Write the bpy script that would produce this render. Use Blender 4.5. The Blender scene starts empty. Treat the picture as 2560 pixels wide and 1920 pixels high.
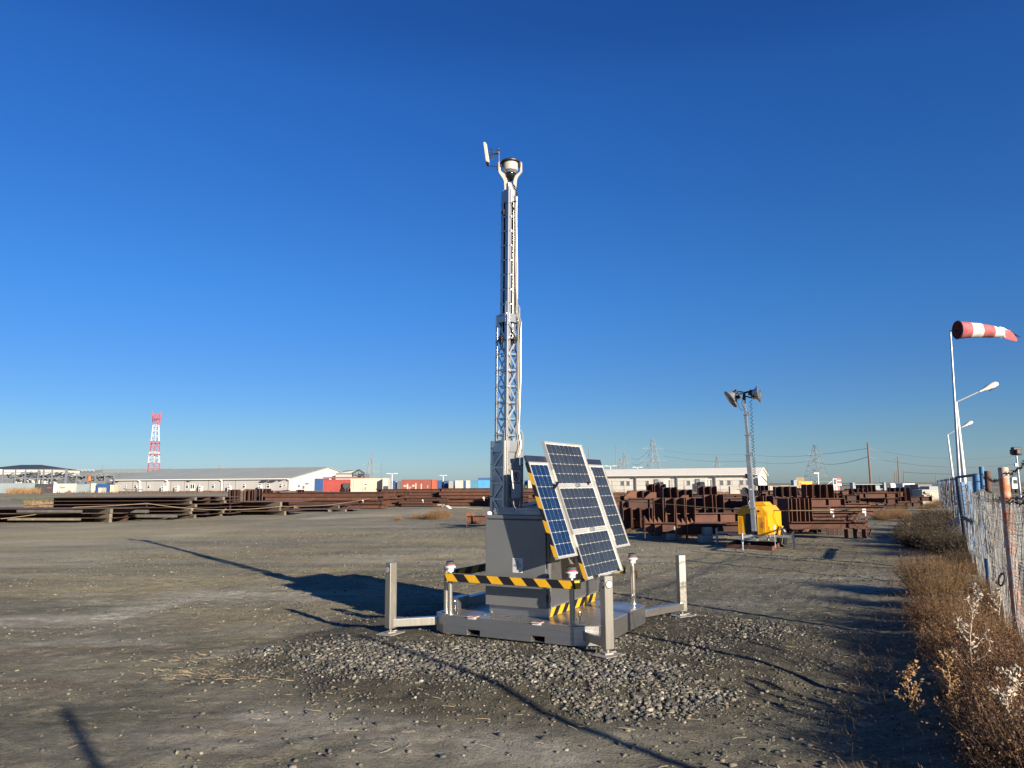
import bpy, bmesh, math, random
import numpy as np
from mathutils import Vector, Matrix, Euler, noise as mnoise
R = math.radians
random.seed(7); rng = np.random.default_rng(7)
S = bpy.context.scene
COL = S.collection
# ------------------------------------------------------------------ camera
F = 1900.0; CXP, CYP, EYE = 1280.0, 960.0, 1.7           # focal length and centre in pixels of a 2560x1920 frame
ROLL = math.atan(0.0053); PITCH = math.atan(251 / F)
cam = bpy.data.objects.new('camera', bpy.data.cameras.new('camera')); COL.objects.link(cam); S.camera = cam
cam.data.sensor_width = 36; cam.data.lens = F / 2560 * 36
cam.data.clip_start = .1; cam.data.clip_end = 9000
fw = Vector((0, math.cos(PITCH), math.sin(PITCH))); r0 = Vector((1, 0, 0)); u0 = r0.cross(fw)
cr = math.cos(ROLL) * r0 - math.sin(ROLL) * u0; cu = math.sin(ROLL) * r0 + math.cos(ROLL) * u0
CW = Vector((0, 0, EYE))
cam.matrix_world = Matrix(((cr.x, cu.x, -fw.x, 0), (cr.y, cu.y, -fw.y, 0), (cr.z, cu.z, -fw.z, EYE), (0, 0, 0, 1)))
# ------------------------------------------------------------------ world, sun, exposure
SUN_EL = 16.0; sun_h = Vector((.60, -.80, 0)).normalized()
W = bpy.data.worlds.new('World'); S.world = W; W.use_nodes = True
nt = W.node_tree; nt.nodes.clear()
sky = nt.nodes.new('ShaderNodeTexSky'); sky.sky_type = 'NISHITA'; sky.sun_disc = False
sky.sun_elevation = R(SUN_EL); sky.sun_rotation = math.atan2(sun_h.x, sun_h.y)
sky.altitude = 0; sky.air_density = 1.0; sky.dust_density = .3; sky.ozone_density = 4.0
hs = nt.nodes.new('ShaderNodeHueSaturation'); hs.inputs['Saturation'].default_value = 1.12; hs.inputs['Hue'].default_value = .508
bg = nt.nodes.new('ShaderNodeBackground'); bg.inputs['Strength'].default_value = .062
wo = nt.nodes.new('ShaderNodeOutputWorld')
tcw = nt.nodes.new('ShaderNodeTexCoord'); sx_ = nt.nodes.new('ShaderNodeSeparateXYZ'); nt.links.new(tcw.outputs['Generated'], sx_.inputs[0])
cr_ = nt.nodes.new('ShaderNodeValToRGB'); cr_.color_ramp.interpolation = 'EASE'; nt.links.new(sx_.outputs[2], cr_.inputs[0])   # clear dry air: deeper blue than the model sky
stops = [(.014, (.53, .655, .95)), (.057, (.46, .60, .80)), (.11, (.41, .595, .83)), (.264, (.365, .675, .94)), (.468, (.32, .67, 1.0)), (.545, (.265, .57, .90))]
el_ = cr_.color_ramp.elements; el_[0].position = stops[0][0]; el_[0].color = (*stops[0][1], 1); el_[1].position = stops[-1][0]; el_[1].color = (*stops[-1][1], 1)
for p_, c_ in stops[1:-1]: x_ = el_.new(p_); x_.color = (*c_, 1)
mxw = nt.nodes.new('ShaderNodeMix'); mxw.data_type = 'RGBA'; mxw.blend_type = 'MULTIPLY'; mxw.inputs[0].default_value = 1
nt.links.new(sky.outputs[0], hs.inputs['Color']); nt.links.new(hs.outputs[0], mxw.inputs[6]); nt.links.new(cr_.outputs[0], mxw.inputs[7]); nt.links.new(mxw.outputs[2], bg.inputs['Color']); nt.links.new(bg.outputs[0], wo.inputs[0])
sl = bpy.data.lights.new('sun', 'SUN'); sl.energy = 4.7; sl.angle = R(.5); sl.color = (1, .88, .71)
sun = bpy.data.objects.new('sun', sl); COL.objects.link(sun)
sdir = Vector((sun_h.x * math.cos(R(SUN_EL)), sun_h.y * math.cos(R(SUN_EL)), math.sin(R(SUN_EL))))
sun.rotation_euler = sdir.to_track_quat('Z', 'Y').to_euler()
S.view_settings.view_transform = 'Standard'; S.view_settings.look = 'None'
S.view_settings.exposure = 1.2; S.view_settings.gamma = 1; S.view_settings.use_curve_mapping = False
# ------------------------------------------------------------------ measuring helpers (photo pixel -> point of the place)
def ray(px, py): return fw + cr * ((px - CXP) / F) - cu * ((py - CYP) / F)
def G(px, py, z=0.0): r = ray(px, py); return CW + r * ((z - EYE) / r.z)
def P(px, py, Y): r = ray(px, py); return CW + r * (Y / r.y)
def PX(p): d = p - CW; k = d.dot(fw); return CXP + F * d.dot(cr) / k
# ------------------------------------------------------------------ materials
MATS = {}
def nd(nt, t, **kw):
    n = nt.nodes.new(t)
    for k, v in kw.items():
        if k.startswith('_'): setattr(n, k[1:], v)
        else: n.inputs[k.replace('0', ' ')].default_value = v
    return n
def mat(name, c, rough=.7, metal=0.0, c2=None, ns=3.0, bump=0.0, bs=40.0, rnd=0.0, stretch=(1, 1, 1), lo=.35, hi=.65, spec=.5, rvar=0.0, wear=None):
    """procedural material: two colours mixed by noise, fine bump, per object brightness, optional worn colour"""
    m = bpy.data.materials.new(name); m.use_nodes = True; t = m.node_tree; L = t.links.new
    b = t.nodes['Principled BSDF']; b.inputs['Roughness'].default_value = rough; b.inputs['Metallic'].default_value = metal
    b.inputs['Specular IOR Level'].default_value = spec
    tc = nd(t, 'ShaderNodeTexCoord'); mp = nd(t, 'ShaderNodeMapping'); mp.inputs['Scale'].default_value = stretch
    L(tc.outputs['Object'], mp.inputs['Vector'])
    n1 = nd(t, 'ShaderNodeTexNoise'); n1.inputs['Scale'].default_value = ns; n1.inputs['Detail'].default_value = 6; n1.inputs['Roughness'].default_value = .65
    L(mp.outputs[0], n1.inputs['Vector'])
    mr = nd(t, 'ShaderNodeMapRange'); mr.inputs[1].default_value = lo; mr.inputs[2].default_value = hi; L(n1.outputs[0], mr.inputs[0])
    if c2 is None: c2 = tuple(x * .78 for x in c)
    mx = nd(t, 'ShaderNodeMix', _data_type='RGBA'); mx.inputs[6].default_value = (*c, 1); mx.inputs[7].default_value = (*c2, 1)
    L(mr.outputs[0], mx.inputs[0]); out = mx.outputs[2]
    if wear:
        n3 = nd(t, 'ShaderNodeTexNoise'); n3.inputs['Scale'].default_value = wear[1]; n3.inputs['Detail'].default_value = 8; n3.inputs['Roughness'].default_value = .7
        L(tc.outputs['Object'], n3.inputs['Vector'])
        m3 = nd(t, 'ShaderNodeMapRange'); m3.inputs[1].default_value = wear[2]; m3.inputs[2].default_value = wear[2] + .05; L(n3.outputs[0], m3.inputs[0])
        x3 = nd(t, 'ShaderNodeMix', _data_type='RGBA'); L(m3.outputs[0], x3.inputs[0]); L(out, x3.inputs[6]); x3.inputs[7].default_value = (*wear[0], 1); out = x3.outputs[2]
    if rnd:
        oi = nd(t, 'ShaderNodeObjectInfo'); m2 = nd(t, 'ShaderNodeMapRange'); m2.inputs[3].default_value = 1 - rnd; m2.inputs[4].default_value = 1 + rnd
        L(oi.outputs['Random'], m2.inputs[0]); vm = nd(t, 'ShaderNodeVectorMath', _operation='SCALE'); L(out, vm.inputs[0]); L(m2.outputs[0], vm.inputs['Scale']); out = vm.outputs[0]
    L(out, b.inputs['Base Color'])
    if rvar:
        m4 = nd(t, 'ShaderNodeMapRange'); m4.inputs[3].default_value = max(.03, rough - rvar); m4.inputs[4].default_value = rough + rvar
        L(n1.outputs[0], m4.inputs[0]); L(m4.outputs[0], b.inputs['Roughness'])
    if bump:
        n2 = nd(t, 'ShaderNodeTexNoise'); n2.inputs['Scale'].default_value = bs; n2.inputs['Detail'].default_value = 4; L(mp.outputs[0], n2.inputs['Vector'])
        bp = nd(t, 'ShaderNodeBump'); bp.inputs['Strength'].default_value = bump; bp.inputs['Distance'].default_value = .01
        L(n2.outputs[0], bp.inputs['Height']); L(bp.outputs[0], b.inputs['Normal'])
    MATS[name] = m; return m
M = MATS
mat('stainless', (.50, .49, .48), .36, .92, (.41, .405, .40), 2.5, .12, 60, stretch=(1, 1, 14), rvar=.1)
mat('stainless_post', (.47, .44, .39), .30, .80, (.39, .365, .325), 3, .04, 60, stretch=(12, 12, 1), rvar=.1)
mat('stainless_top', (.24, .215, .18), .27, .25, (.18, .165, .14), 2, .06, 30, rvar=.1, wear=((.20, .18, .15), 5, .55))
mat('chrome', (.72, .70, .68), .12, 1.0, ns=4)
mat('cabinet_paint', (.235, .24, .24), .34, .5, (.195, .20, .205), 1.3, .05, 20, rvar=.1)
mat('dark_steel', (.05, .055, .065), .45, .5, ns=5)
mat('aluminium', (.50, .49, .47), .30, .68, (.42, .415, .405), 4, .05, 80, rvar=.1)
mat('frame_aluminium', (.62, .60, .54), .4, .6, (.54, .52, .47), 6)
mat('solar_frame_side', (.16, .16, .17), .35, .9, ns=6)
mat('backsheet', (.36, .355, .32), .35, 0, (.58, .56, .49), 8)
mat('solar_cell', (.020, .025, .032), .27, 0.0, (.028, .032, .038), 5, rvar=.06, spec=.6, rnd=.15)
mat('solar_cell_sky_tint', (.006, .018, .060), .10, 0.0, (.008, .022, .052), 5, rvar=.04, spec=.8, rnd=.2)  # bluer base colour stands in for sky reflected in the wing panel
mat('black', (.008, .008, .012), .5, 0, ns=6)
mat('rubber', (.012, .012, .013), .8, 0, ns=9)
mat('white_plastic', (.62, .60, .54), .4, 0, (.66, .64, .58), 5)
mat('white_paint', (.64, .62, .58), .5, 0, (.66, .64, .60), 3)
mat('hazard_yellow', (.62, .34, .012), .45, 0, (.55, .29, .012), 12, wear=((.02, .02, .02), 40, .69))
mat('yellow_paint', (.66, .33, .004), .42, 0, (.58, .27, .004), 2.2, .04, 20, wear=((.30, .14, .02), 9, .70))
mat('yellow_dark', (.40, .22, .02), .5, 0, ns=5)
mat('red_paint', (.52, .06, .05), .5, 0, ns=3)
mat('red_fabric', (.40, .15, .155), .8, 0, (.33, .06, .07), 3, .3, 9)
mat('head_paint', (.40, .385, .34), .45, 0, (.34, .33, .29), 5)
mat('white_fabric', (.66, .62, .60), .85, 0, (.56, .53, .52), 3, .3, 9)
mat('galvanised', (.42, .44, .46), .42, .7, (.30, .32, .35), 6, .05, 30, rvar=.1)
mat('dome_glass', (.006, .006, .008), .04, 0, ns=2, spec=.9)
mat('lamp_glass', (.34, .35, .36), .14, .75, (.26, .27, .28), 9)
mat('rust', (.100, .040, .023), .85, .0, (.052, .022, .015), 2.2, .5, 30, rnd=.35, lo=.3, hi=.7)
mat('rust_bright', (.150, .062, .036), .85, .0, (.085, .036, .023), 3, .5, 30, rnd=.3)
mat('rust_dark', (.055, .025, .017), .85, .0, (.034, .016, .012), 2.5, .5, 30, rnd=.35)
mat('sheet_rust', (.12, .070, .052), .8, .1, (.075, .045, .036), 1.4, .3, 20, rnd=.3)
mat('timber', (.155, .125, .088), .85, 0, (.095, .078, .058), 4, .4, 30, rnd=.3, stretch=(1, 6, 1))
mat('timber_grey', (.082, .075, .065), .9, 0, (.052, .048, .042), 3, .4, 30, rnd=.25, stretch=(1, 8, 1))
mat('concrete', (.38, .35, .30), .9, 0, (.27, .25, .21), 2, .4, 18, rnd=.1)
mat('rope', (.30, .24, .15), .9, 0, (.22, .17, .11), 20)
mat('blue_post', (.045, .16, .33), .6, 0, (.035, .12, .26), 5, .2, 30, wear=((.16, .14, .12), 14, .60))
mat('blue_dark', (.018, .035, .07), .6, 0, ns=5, wear=((.10, .08, .06), 14, .62))
mat('brown_post', (.10, .05, .035), .8, 0, ns=7, bump=.3)
mat('orange_post', (.55, .17, .06), .75, 0, (.45, .35, .30), 7, .3, 30, lo=.45, hi=.55)
mat('wire', (.36, .365, .36), .55, .4, (.25, .235, .20), 9)
mat('barbed', (.05, .04, .035), .8, .3, ns=9)
mat('bldg_grey', (.38, .365, .35), .7, 0, (.34, .33, .32), .5, stretch=(1, 1, .2))
mat('bldg_cream', (.60, .57, .49), .7, 0, (.55, .52, .45), .4)
mat('bldg_white', (.56, .53, .48), .7, 0, (.50, .475, .435), .6)
mat('roof_grey', (.33, .345, .30), .6, 0, (.29, .305, .27), .15)
mat('roof_white', (.86, .80, .66), .6, 0, (.80, .74, .62), .5)
mat('dark_grey', (.05, .055, .06), .6, 0, ns=1)
mat('mid_grey', (.13, .14, .15), .6, 0, ns=1)
mat('light_blue_grey', (.24, .28, .295), .6, 0, (.20, .24, .26), .5)
mat('factory_panel', (.17, .20, .215), .6, 0, ns=1)
mat('glass_dark', (.02, .025, .03), .1, 0, ns=2, spec=.8)
mat('pipe_red', (.24, .07, .055), .6, 0, ns=2)
mat('cont_red', (.36, .055, .045), .6, 0, (.26, .05, .04), .7, wear=((.45, .20, .12), 1.3, .62))
mat('cont_orange', (.42, .10, .055), .6, 0, ns=1)
mat('cont_brick', (.25, .065, .045), .65, 0, (.20, .055, .04), .7, wear=((.42, .33, .26), 1.4, .64))
mat('cont_cream', (.50, .45, .34), .6, 0, (.45, .40, .29), .5, wear=((.35, .26, .17), 1.5, .70))
mat('cont_blue', (.025, .075, .20), .6, 0, (.02, .06, .17), .6)
mat('cont_skyblue', (.06, .28, .55), .6, 0, (.05, .23, .46), .6)
mat('cont_white', (.44, .42, .39), .6, 0, (.38, .36, .33), .6)
mat('cont_teal', (.07, .22, .32), .6, 0, ns=1)
mat('green_mat', (.03, .17, .10), .8, 0, ns=2)
mat('tarp_black', (.012, .018, .016), .6, 0, ns=2)
mat('stone', (.165, .160, .150), .9, 0, (.10, .098, .092), 1.7, .3, 40)
mat('stone_pale', (.40, .37, .32), .9, 0, (.28, .26, .22), 30, .3, 60, rnd=.25)
mat('straw', (.50, .40, .24), .9, 0, (.38, .29, .17), 15)
mat('dry_brown', (.20, .105, .050), .9, 0, (.08, .04, .022), 5, rnd=.4)
mat('dry_tan', (.27, .165, .075), .9, 0, (.17, .10, .048), 9, rnd=.25)
mat('dry_green', (.065, .068, .034), .9, 0, (.11, .075, .038), 7, rnd=.3)
mat('dry_white', (.52, .44, .34), .9, 0, (.40, .32, .24), 9)
mat('dark_plant', (.050, .036, .024), .9, 0, (.09, .055, .036), 7, rnd=.3)
mat('green_grass', (.06, .11, .03), .9, 0, ns=2)
mat('pylon_steel', (.17, .18, .185), .6, .3, ns=1)
mat('tower_red', (.33, .05, .075), .6, 0, ns=1)
mat('tower_white', (.48, .48, .48), .6, 0, ns=1)
mat('pole_brown', (.16, .12, .10), .8, 0, ns=1)
mat('earth_pale', (.27, .25, .21), .95, 0, (.25, .225, .19), .8, .6, 6)
mat('cable', (.012, .012, .014), .5, 0, ns=9)
mat('cable_pale', (.27, .25, .19), .5, 0, ns=9)
mat('coil_blue', (.012, .016, .05), .45, 0, ns=9)
mat('print_red', (.45, .05, .05), .6, 0, ns=9)
mat('print_black', (.015, .015, .015), .6, 0, ns=9)
mat('orange', (.80, .18, .03), .6, 0, ns=3)
mat('dusty_plate', (.34, .32, .28), .6, .2, (.24, .22, .19), 9)
mat('sign_grey', (.50, .50, .50), .4, 0, ns=3)
# ------------------------------------------------------------------ mesh builder
class MB:
    def __init__(s): s.v = []; s.f = []; s.m = []
    def add(s, vs, fs, mi=0, T=None):
        n = len(s.v)
        s.v += [tuple(T @ Vector(p)) for p in vs] if T is not None else [tuple(p) for p in vs]
        s.f += [tuple(n + i for i in f) for f in fs]; s.m += [mi] * len(fs); return s
    def box(s, x0, x1, y0, y1, z0, z1, mi=0, T=None):
        return s.add([(x0, y0, z0), (x1, y0, z0), (x1, y1, z0), (x0, y1, z0), (x0, y0, z1), (x1, y0, z1), (x1, y1, z1), (x0, y1, z1)],
                     [(0, 3, 2, 1), (4, 5, 6, 7), (0, 1, 5, 4), (1, 2, 6, 5), (2, 3, 7, 6), (3, 0, 4, 7)], mi, T)
    def cbox(s, c, d, mi=0, T=None):
        return s.box(c[0] - d[0] / 2, c[0] + d[0] / 2, c[1] - d[1] / 2, c[1] + d[1] / 2, c[2] - d[2] / 2, c[2] + d[2] / 2, mi, T)
    def tube(s, pts, r, n=8, mi=0, cap=True, closed=False):
        pts = [Vector(p) for p in pts]; k = len(pts); rs = r if isinstance(r, (list, tuple)) else [r] * k
        vs = []; up = None
        for i, p in enumerate(pts):
            d = (pts[min(i + 1, k - 1)] - pts[max(i - 1, 0)])
            if closed: d = pts[(i + 1) % k] - pts[i - 1]
            d = d.normalized() if d.length > 1e-9 else Vector((0, 0, 1))
            if up is None: up = Vector((0, 0, 1)) if abs(d.z) < .9 else Vector((1, 0, 0))
            a = d.cross(up); a = a.normalized() if a.length > 1e-6 else d.orthogonal().normalized(); b = a.cross(d).normalized(); up = b
            for j in range(n):
                t = 2 * math.pi * j / n; vs.append(p + (a * math.cos(t) + b * math.sin(t)) * rs[i])
        fs = []
        for i in range(k if closed else k - 1):
            i2 = (i + 1) % k
            for j in range(n): j2 = (j + 1) % n; fs.append((i * n + j, i * n + j2, i2 * n + j2, i2 * n + j))
        if cap and not closed: fs.append(tuple(reversed(range(n)))); fs.append(tuple((k - 1) * n + j for j in range(n)))
        return s.add(vs, fs, mi)
    def bar(s, p0, p1, w, h=None, mi=0, up=(0, 0, 1)):
        """rectangular bar from p0 to p1, w across, h along up"""
        p0, p1 = Vector(p0), Vector(p1); h = h or w; d = (p1 - p0).normalized(); up = Vector(up)
        if abs(d.dot(up)) > .98: up = Vector((0, 1, 0)) if abs(d.y) < .9 else Vector((1, 0, 0))
        a = d.cross(up).normalized(); b = a.cross(d).normalized()
        vs = [q + a * (sx * w / 2) + b * (sy * h / 2) for q in (p0, p1) for sx, sy in ((-1, -1), (1, -1), (1, 1), (-1, 1))]
        return s.add(vs, [(0, 1, 2, 3), (7, 6, 5, 4), (0, 4, 5, 1), (1, 5, 6, 2), (2, 6, 7, 3), (3, 7, 4, 0)], mi)
    def lathe(s, prof, n=24, mi=0, T=None, cap=True):
        vs = [(r * math.cos(2 * math.pi * j / n), r * math.sin(2 * math.pi * j / n), z) for r, z in prof for j in range(n)]
        fs = [(i * n + j, i * n + (j + 1) % n, (i + 1) * n + (j + 1) % n, (i + 1) * n + j) for i in range(len(prof) - 1) for j in range(n)]
        if cap: fs += [tuple(reversed(range(n))), tuple((len(prof) - 1) * n + j for j in range(n))]
        return s.add(vs, fs, mi, T)
    def prism(s, poly, z0, z1, mi=0, T=None):
        n = len(poly); vs = [(x, y, z0) for x, y in poly] + [(x, y, z1) for x, y in poly]
        fs = [tuple(reversed(range(n))), tuple(range(n, 2 * n))] + [(i, (i + 1) % n, n + (i + 1) % n, n + i) for i in range(n)]
        return s.add(vs, fs, mi, T)
    def mesh(s, name, mats, smooth=False):
        me = bpy.data.meshes.new(name); me.from_pydata(s.v, [], s.f)
        for m in (mats if isinstance(mats, (list, tuple)) else [mats]): me.materials.append(M[m])
        me.polygons.foreach_set('material_index', s.m)
        if smooth:
            me.polygons.foreach_set('use_smooth', [True] * len(s.f)); me.update()
            try: me.set_sharp_from_angle(angle=R(40))
            except Exception: pass
        me.update(); return me
def tag(o, label=None, cat=None, group=None, kind=None):
    if label: o['label'] = label
    if cat: o['category'] = cat
    if group: o['group'] = group
    if kind: o['kind'] = kind
    return o
def obj(name, me, parent=None, loc=(0, 0, 0), rot=(0, 0, 0), bevel=0, **kw):
    o = bpy.data.objects.new(name, me); COL.objects.link(o); o.location = loc; o.rotation_euler = rot
    if parent: o.parent = parent
    if bevel: b = o.modifiers.new('bevel', 'BEVEL'); b.width = bevel; b.segments = 2; b.limit_method = 'ANGLE'; b.angle_limit = R(40)
    return tag(o, **kw)
def build(mb, name, mats, parent=None, smooth=False, **kw): return obj(name, mb.mesh(name, mats, smooth), parent, **kw)
def thing(name, label, cat, loc=(0, 0, 0), rz=0, group=None, rot=None):
    o = bpy.data.objects.new(name, None); o.empty_display_size = .2; COL.objects.link(o); o.location = loc
    o.rotation_euler = rot or (0, 0, rz); return tag(o, label, cat, group)
def dup(o, parent=None, loc=None, rot=None, label=None, group=None, scale=None):
    c = o.copy(); COL.objects.link(c); c.parent = parent
    if loc is not None: c.location = loc
    if rot is not None: c.rotation_euler = rot
    if scale is not None: c.scale = scale
    if label: c['label'] = label
    if group: c['group'] = group
    for ch in list(o.children): dup(ch, c)
    return c
def text_mesh(txt, size, mt, depth=.001):
    cu_ = bpy.data.curves.new('t', 'FONT'); cu_.body = txt; cu_.size = size; cu_.extrude = depth; cu_.align_x = 'CENTER'; cu_.align_y = 'CENTER'; cu_.resolution_u = 2
    o = bpy.data.objects.new('t', cu_); COL.objects.link(o); dg = bpy.context.evaluated_depsgraph_get()
    me = bpy.data.meshes.new_from_object(o.evaluated_get(dg)); bpy.data.objects.remove(o); me.materials.clear(); me.materials.append(M[mt]); return me
def vnoise(x, y, seed=0):
    """cheap vectorised value noise"""
    xi = np.floor(x).astype(int); yi = np.floor(y).astype(int); fx = x - xi; fy = y - yi
    fx = fx * fx * (3 - 2 * fx); fy = fy * fy * (3 - 2 * fy)
    def h(a, b):
        n = (a * 374761393 + b * 668265263 + seed * 1442695041) & 0x7fffffff; n = ((n ^ (n >> 13)) * 1274126177) & 0x7fffffff
        return ((n ^ (n >> 16)) & 0xffff) / 65535.0
    return (h(xi, yi) * (1 - fx) + h(xi + 1, yi) * fx) * (1 - fy) + (h(xi, yi + 1) * (1 - fx) + h(xi + 1, yi + 1) * fx) * fy
def fbm(x, y, seed=0, o=4): return sum(vnoise(x * 2 ** k, y * 2 ** k, seed + k) * .5 ** k for k in range(o)) / sum(.5 ** k for k in range(o))
def moundq(x, y):
    q = np.sqrt(((x - .45) / 2.15) ** 2 + ((y - 8.35) / 1.75) ** 2)
    return q + .35 * (fbm(x * .9 + 5, y * .9 + 3, 11, 3) - .5) + .16 * (fbm(x * 4 + 5, y * 4 + 3, 13, 3) - .5)
def gz(x, y):
    x = np.asarray(x, float); y = np.asarray(y, float); q = moundq(x, y)
    t = np.clip((1.52 - q) / .52, 0, 1); h = .10 * t * t * (3 - 2 * t)
    d = np.hypot(x - .3, y - 8.6)
    flat = np.clip((d - 1.9) / .8, 0, 1)
    h = h + .035 * (fbm(x * 1.6, y * 1.6, 3, 3) - .5) * np.clip(t * 2, 0, 1) * flat
    r = np.exp(-(np.hypot(x, y) / 60) ** 2)
    h = h + (.05 * (fbm(x * .25, y * .4, 5, 3) - .5) * np.clip((d - 2.5) / 3, 0, 1) + .022 * (fbm(x * 2.2, y * 3.1, 7, 4) - .5) * flat + .06 * (fbm(x * 5.5, y * 6, 9, 4) - .5) * (.10 + 1.1 * fbm(x * .8, y * 1.1, 19, 2) ** 1.5) * flat) * r
    # rut and small bank in front of the fence
    l = (x - 4.99) - (y - 7.77) * .543
    h = h + .10 * np.exp(-((l + .55) / .55) ** 2) * (.6 + .8 * fbm(x * .8, y * .8, 21, 3)) * np.clip((y - 1) / 3, 0, 1) * r
    return h
def gzf(x, y): return float(gz(x, y))
# ------------------------------------------------------------------ ground
def axis(lo, a, b, hi, step, gmul=1.13):
    v = list(np.arange(a, b, step)); s_ = step; p = v[-1]
    while p < hi: s_ *= gmul; p += s_; v.append(p)
    s_ = step; p = a; pre = []
    while p > lo: s_ *= gmul; p -= s_; pre.append(p)
    return np.array(pre[::-1] + v)
xs = axis(-5000, -6, 6.5, 5000, .036); ys = axis(-600, 3.4, 15, 8000, .036)
XX, YY = np.meshgrid(xs, ys); ZZ = gz(XX, YY)
nx, ny = len(xs), len(ys)
me = bpy.data.meshes.new('ground')
idx = np.arange(nx * ny).reshape(ny, nx)
quads = np.stack([idx[:-1, :-1], idx[:-1, 1:], idx[1:, 1:], idx[1:, :-1]], -1).reshape(-1, 4)
me.vertices.add(nx * ny); me.vertices.foreach_set('co', np.stack([XX, YY, ZZ], -1).ravel().astype(np.float32))
me.loops.add(quads.size); me.loops.foreach_set('vertex_index', quads.ravel().astype(np.int32))
me.polygons.add(len(quads)); me.polygons.foreach_set('loop_start', (np.arange(len(quads)) * 4).astype(np.int32)); me.polygons.foreach_set('loop_total', np.full(len(quads), 4, np.int32))
me.polygons.foreach_set('use_smooth', np.ones(len(quads), bool)); me.update(); me.validate()
att = me.color_attributes.new('soil', 'FLOAT_COLOR', 'POINT')           # r: gravel bed, g: salt crust, b: dry straw tint
q = moundq(XX, YY); grav = np.clip((1.66 - q) / .34, 0, 1)
# sweeping vehicle tracks left of the tower
arc = np.abs(np.hypot((XX + 1.5) / 1.5, YY - 30) - 12) ; trk = np.exp(-((arc % 1.7 - .5) / .28) ** 2) * np.exp(-((arc - 1.5) / 2.6) ** 2)
salt = np.clip(fbm(XX * .16 + 9, YY * .45, 31, 4) * 2.6 - 1.25, 0, 1) * np.clip(fbm(XX * .7, YY * 2.2, 33, 4) * 3 - 1.0, 0, 1)
salt = np.maximum(salt, .75 * np.exp(-(((XX + 4.6) / 2.6) ** 2 + ((YY - 12.2) / .9) ** 2)) * np.clip(fbm(XX * 1.3, YY * 3.2, 35, 4) * 3 - .9, 0, 1))
salt = np.maximum(salt, .6 * np.exp(-(((XX + 1.0) / 2.0) ** 2 + ((YY - 5.4) / .5) ** 2)) * np.clip(fbm(XX * 1.3, YY * 2.2, 36, 4) * 3 - .9, 0, 1))
def streak(pts, w0):
    a = np.zeros_like(XX)
    for (x0, y0_, wa), (x1, y1_, wb_) in zip(pts[:-1], pts[1:]):
        g0, g1 = G(x0, y0_), G(x1, y1_); d = np.array([g1.x - g0.x, g1.y - g0.y]); l2 = d @ d
        t_ = np.clip(((XX - g0.x) * d[0] + (YY - g0.y) * d[1]) / l2, 0, 1); dd = np.hypot(XX - g0.x - t_ * d[0], (YY - g0.y - t_ * d[1])); w = w0 * (wa + (wb_ - wa) * t_)
        a = np.maximum(a, np.exp(-(dd / w) ** 2))
    return a
brk = np.clip(fbm(XX * 1.1, YY * 2.8, 61, 4) * 3.2 - .9, 0, 1)
salt = np.maximum(salt, 1.0 * streak([(0, 1556, 1.5), (260, 1540, 1.6), (420, 1505, 1.0), (600, 1478, .5)], .30) * np.clip(brk + .35, 0, 1))
salt = np.maximum(salt, .7 * streak([(560, 1640, .8), (720, 1600, 1.3), (900, 1560, 1.2), (960, 1540, .8)], .28) * brk)
salt = np.maximum(salt, .8 * streak([(640, 1790, 1), (900, 1800, 1.8), (1200, 1850, 1.6), (1400, 1890, 1)], .24) * np.clip(brk + .2, 0, 1))
salt = np.maximum(salt, .45 * streak([(900, 1460, 1), (1100, 1480, 1), (1215, 1500, 1)], .30) * brk)
tan_s = np.maximum(.9 * streak([(0, 1490, 2), (350, 1470, 1.6), (700, 1445, 1.3), (980, 1400, 1), (1200, 1380, 1)], .33), .8 * streak([(0, 1350, 1), (600, 1335, 2), (900, 1330, 2), (1210, 1360, 1.5)], .7)) * np.clip(fbm(XX * .9, YY * 2.6, 71, 4) * 3 - .8, 0, 1)
tan_ = tan_s + np.clip(trk, 0, 1) * .8 + np.clip(fbm(XX * .13, YY * .33, 41, 4) * 3 - 1.5, 0, 1) * np.clip(-XX / 6 + .3, .1, 1)
tan_ = np.clip(tan_, 0, 1) * np.clip(1 - grav, 0, 1)
colr = np.stack([grav, np.clip(salt, 0, 1), tan_, np.ones_like(grav)], -1).ravel().astype(np.float32); att.data.foreach_set('color', colr)
gm = bpy.data.materials.new('ground'); gm.use_nodes = True; t = gm.node_tree; L = t.links.new; b = t.nodes['Principled BSDF']
b.inputs['Roughness'].default_value = .95; b.inputs['Specular IOR Level'].default_value = .15
geo = nd(t, 'ShaderNodeNewGeometry'); ca = nd(t, 'ShaderNodeVertexColor'); ca.layer_name = 'soil'; sep = nd(t, 'ShaderNodeSeparateColor'); L(ca.outputs[0], sep.inputs[0])
def nz(scale, detail=8, st=(1, 1, 1), ro=.65):
    mp = nd(t, 'ShaderNodeMapping'); mp.inputs['Scale'].default_value = st; L(geo.outputs['Position'], mp.inputs[0])
    n = nd(t, 'ShaderNodeTexNoise'); n.inputs['Scale'].default_value = scale; n.inputs['Detail'].default_value = detail; n.inputs['Roughness'].default_value = ro; L(mp.outputs[0], n.inputs['Vector']); return n.outputs[0]
def rng_(o, a, b_, c=0, d=1): m = nd(t, 'ShaderNodeMapRange'); m.inputs[1].default_value = a; m.inputs[2].default_value = b_; m.inputs[3].default_value = c; m.inputs[4].default_value = d; L(o, m.inputs[0]); return m.outputs[0]
def mix(f, a, b_, bl='MIX'):
    m = nd(t, 'ShaderNodeMix', _data_type='RGBA', _blend_type=bl)
    (L(f, m.inputs[0]) if not isinstance(f, float) else setattr(m.inputs[0], 'default_value', f))
    for s_, k in ((a, 6), (b_, 7)): (L(s_, m.inputs[k]) if not isinstance(s_, tuple) else setattr(m.inputs[k], 'default_value', (*s_, 1)))
    return m.outputs[2]
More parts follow.
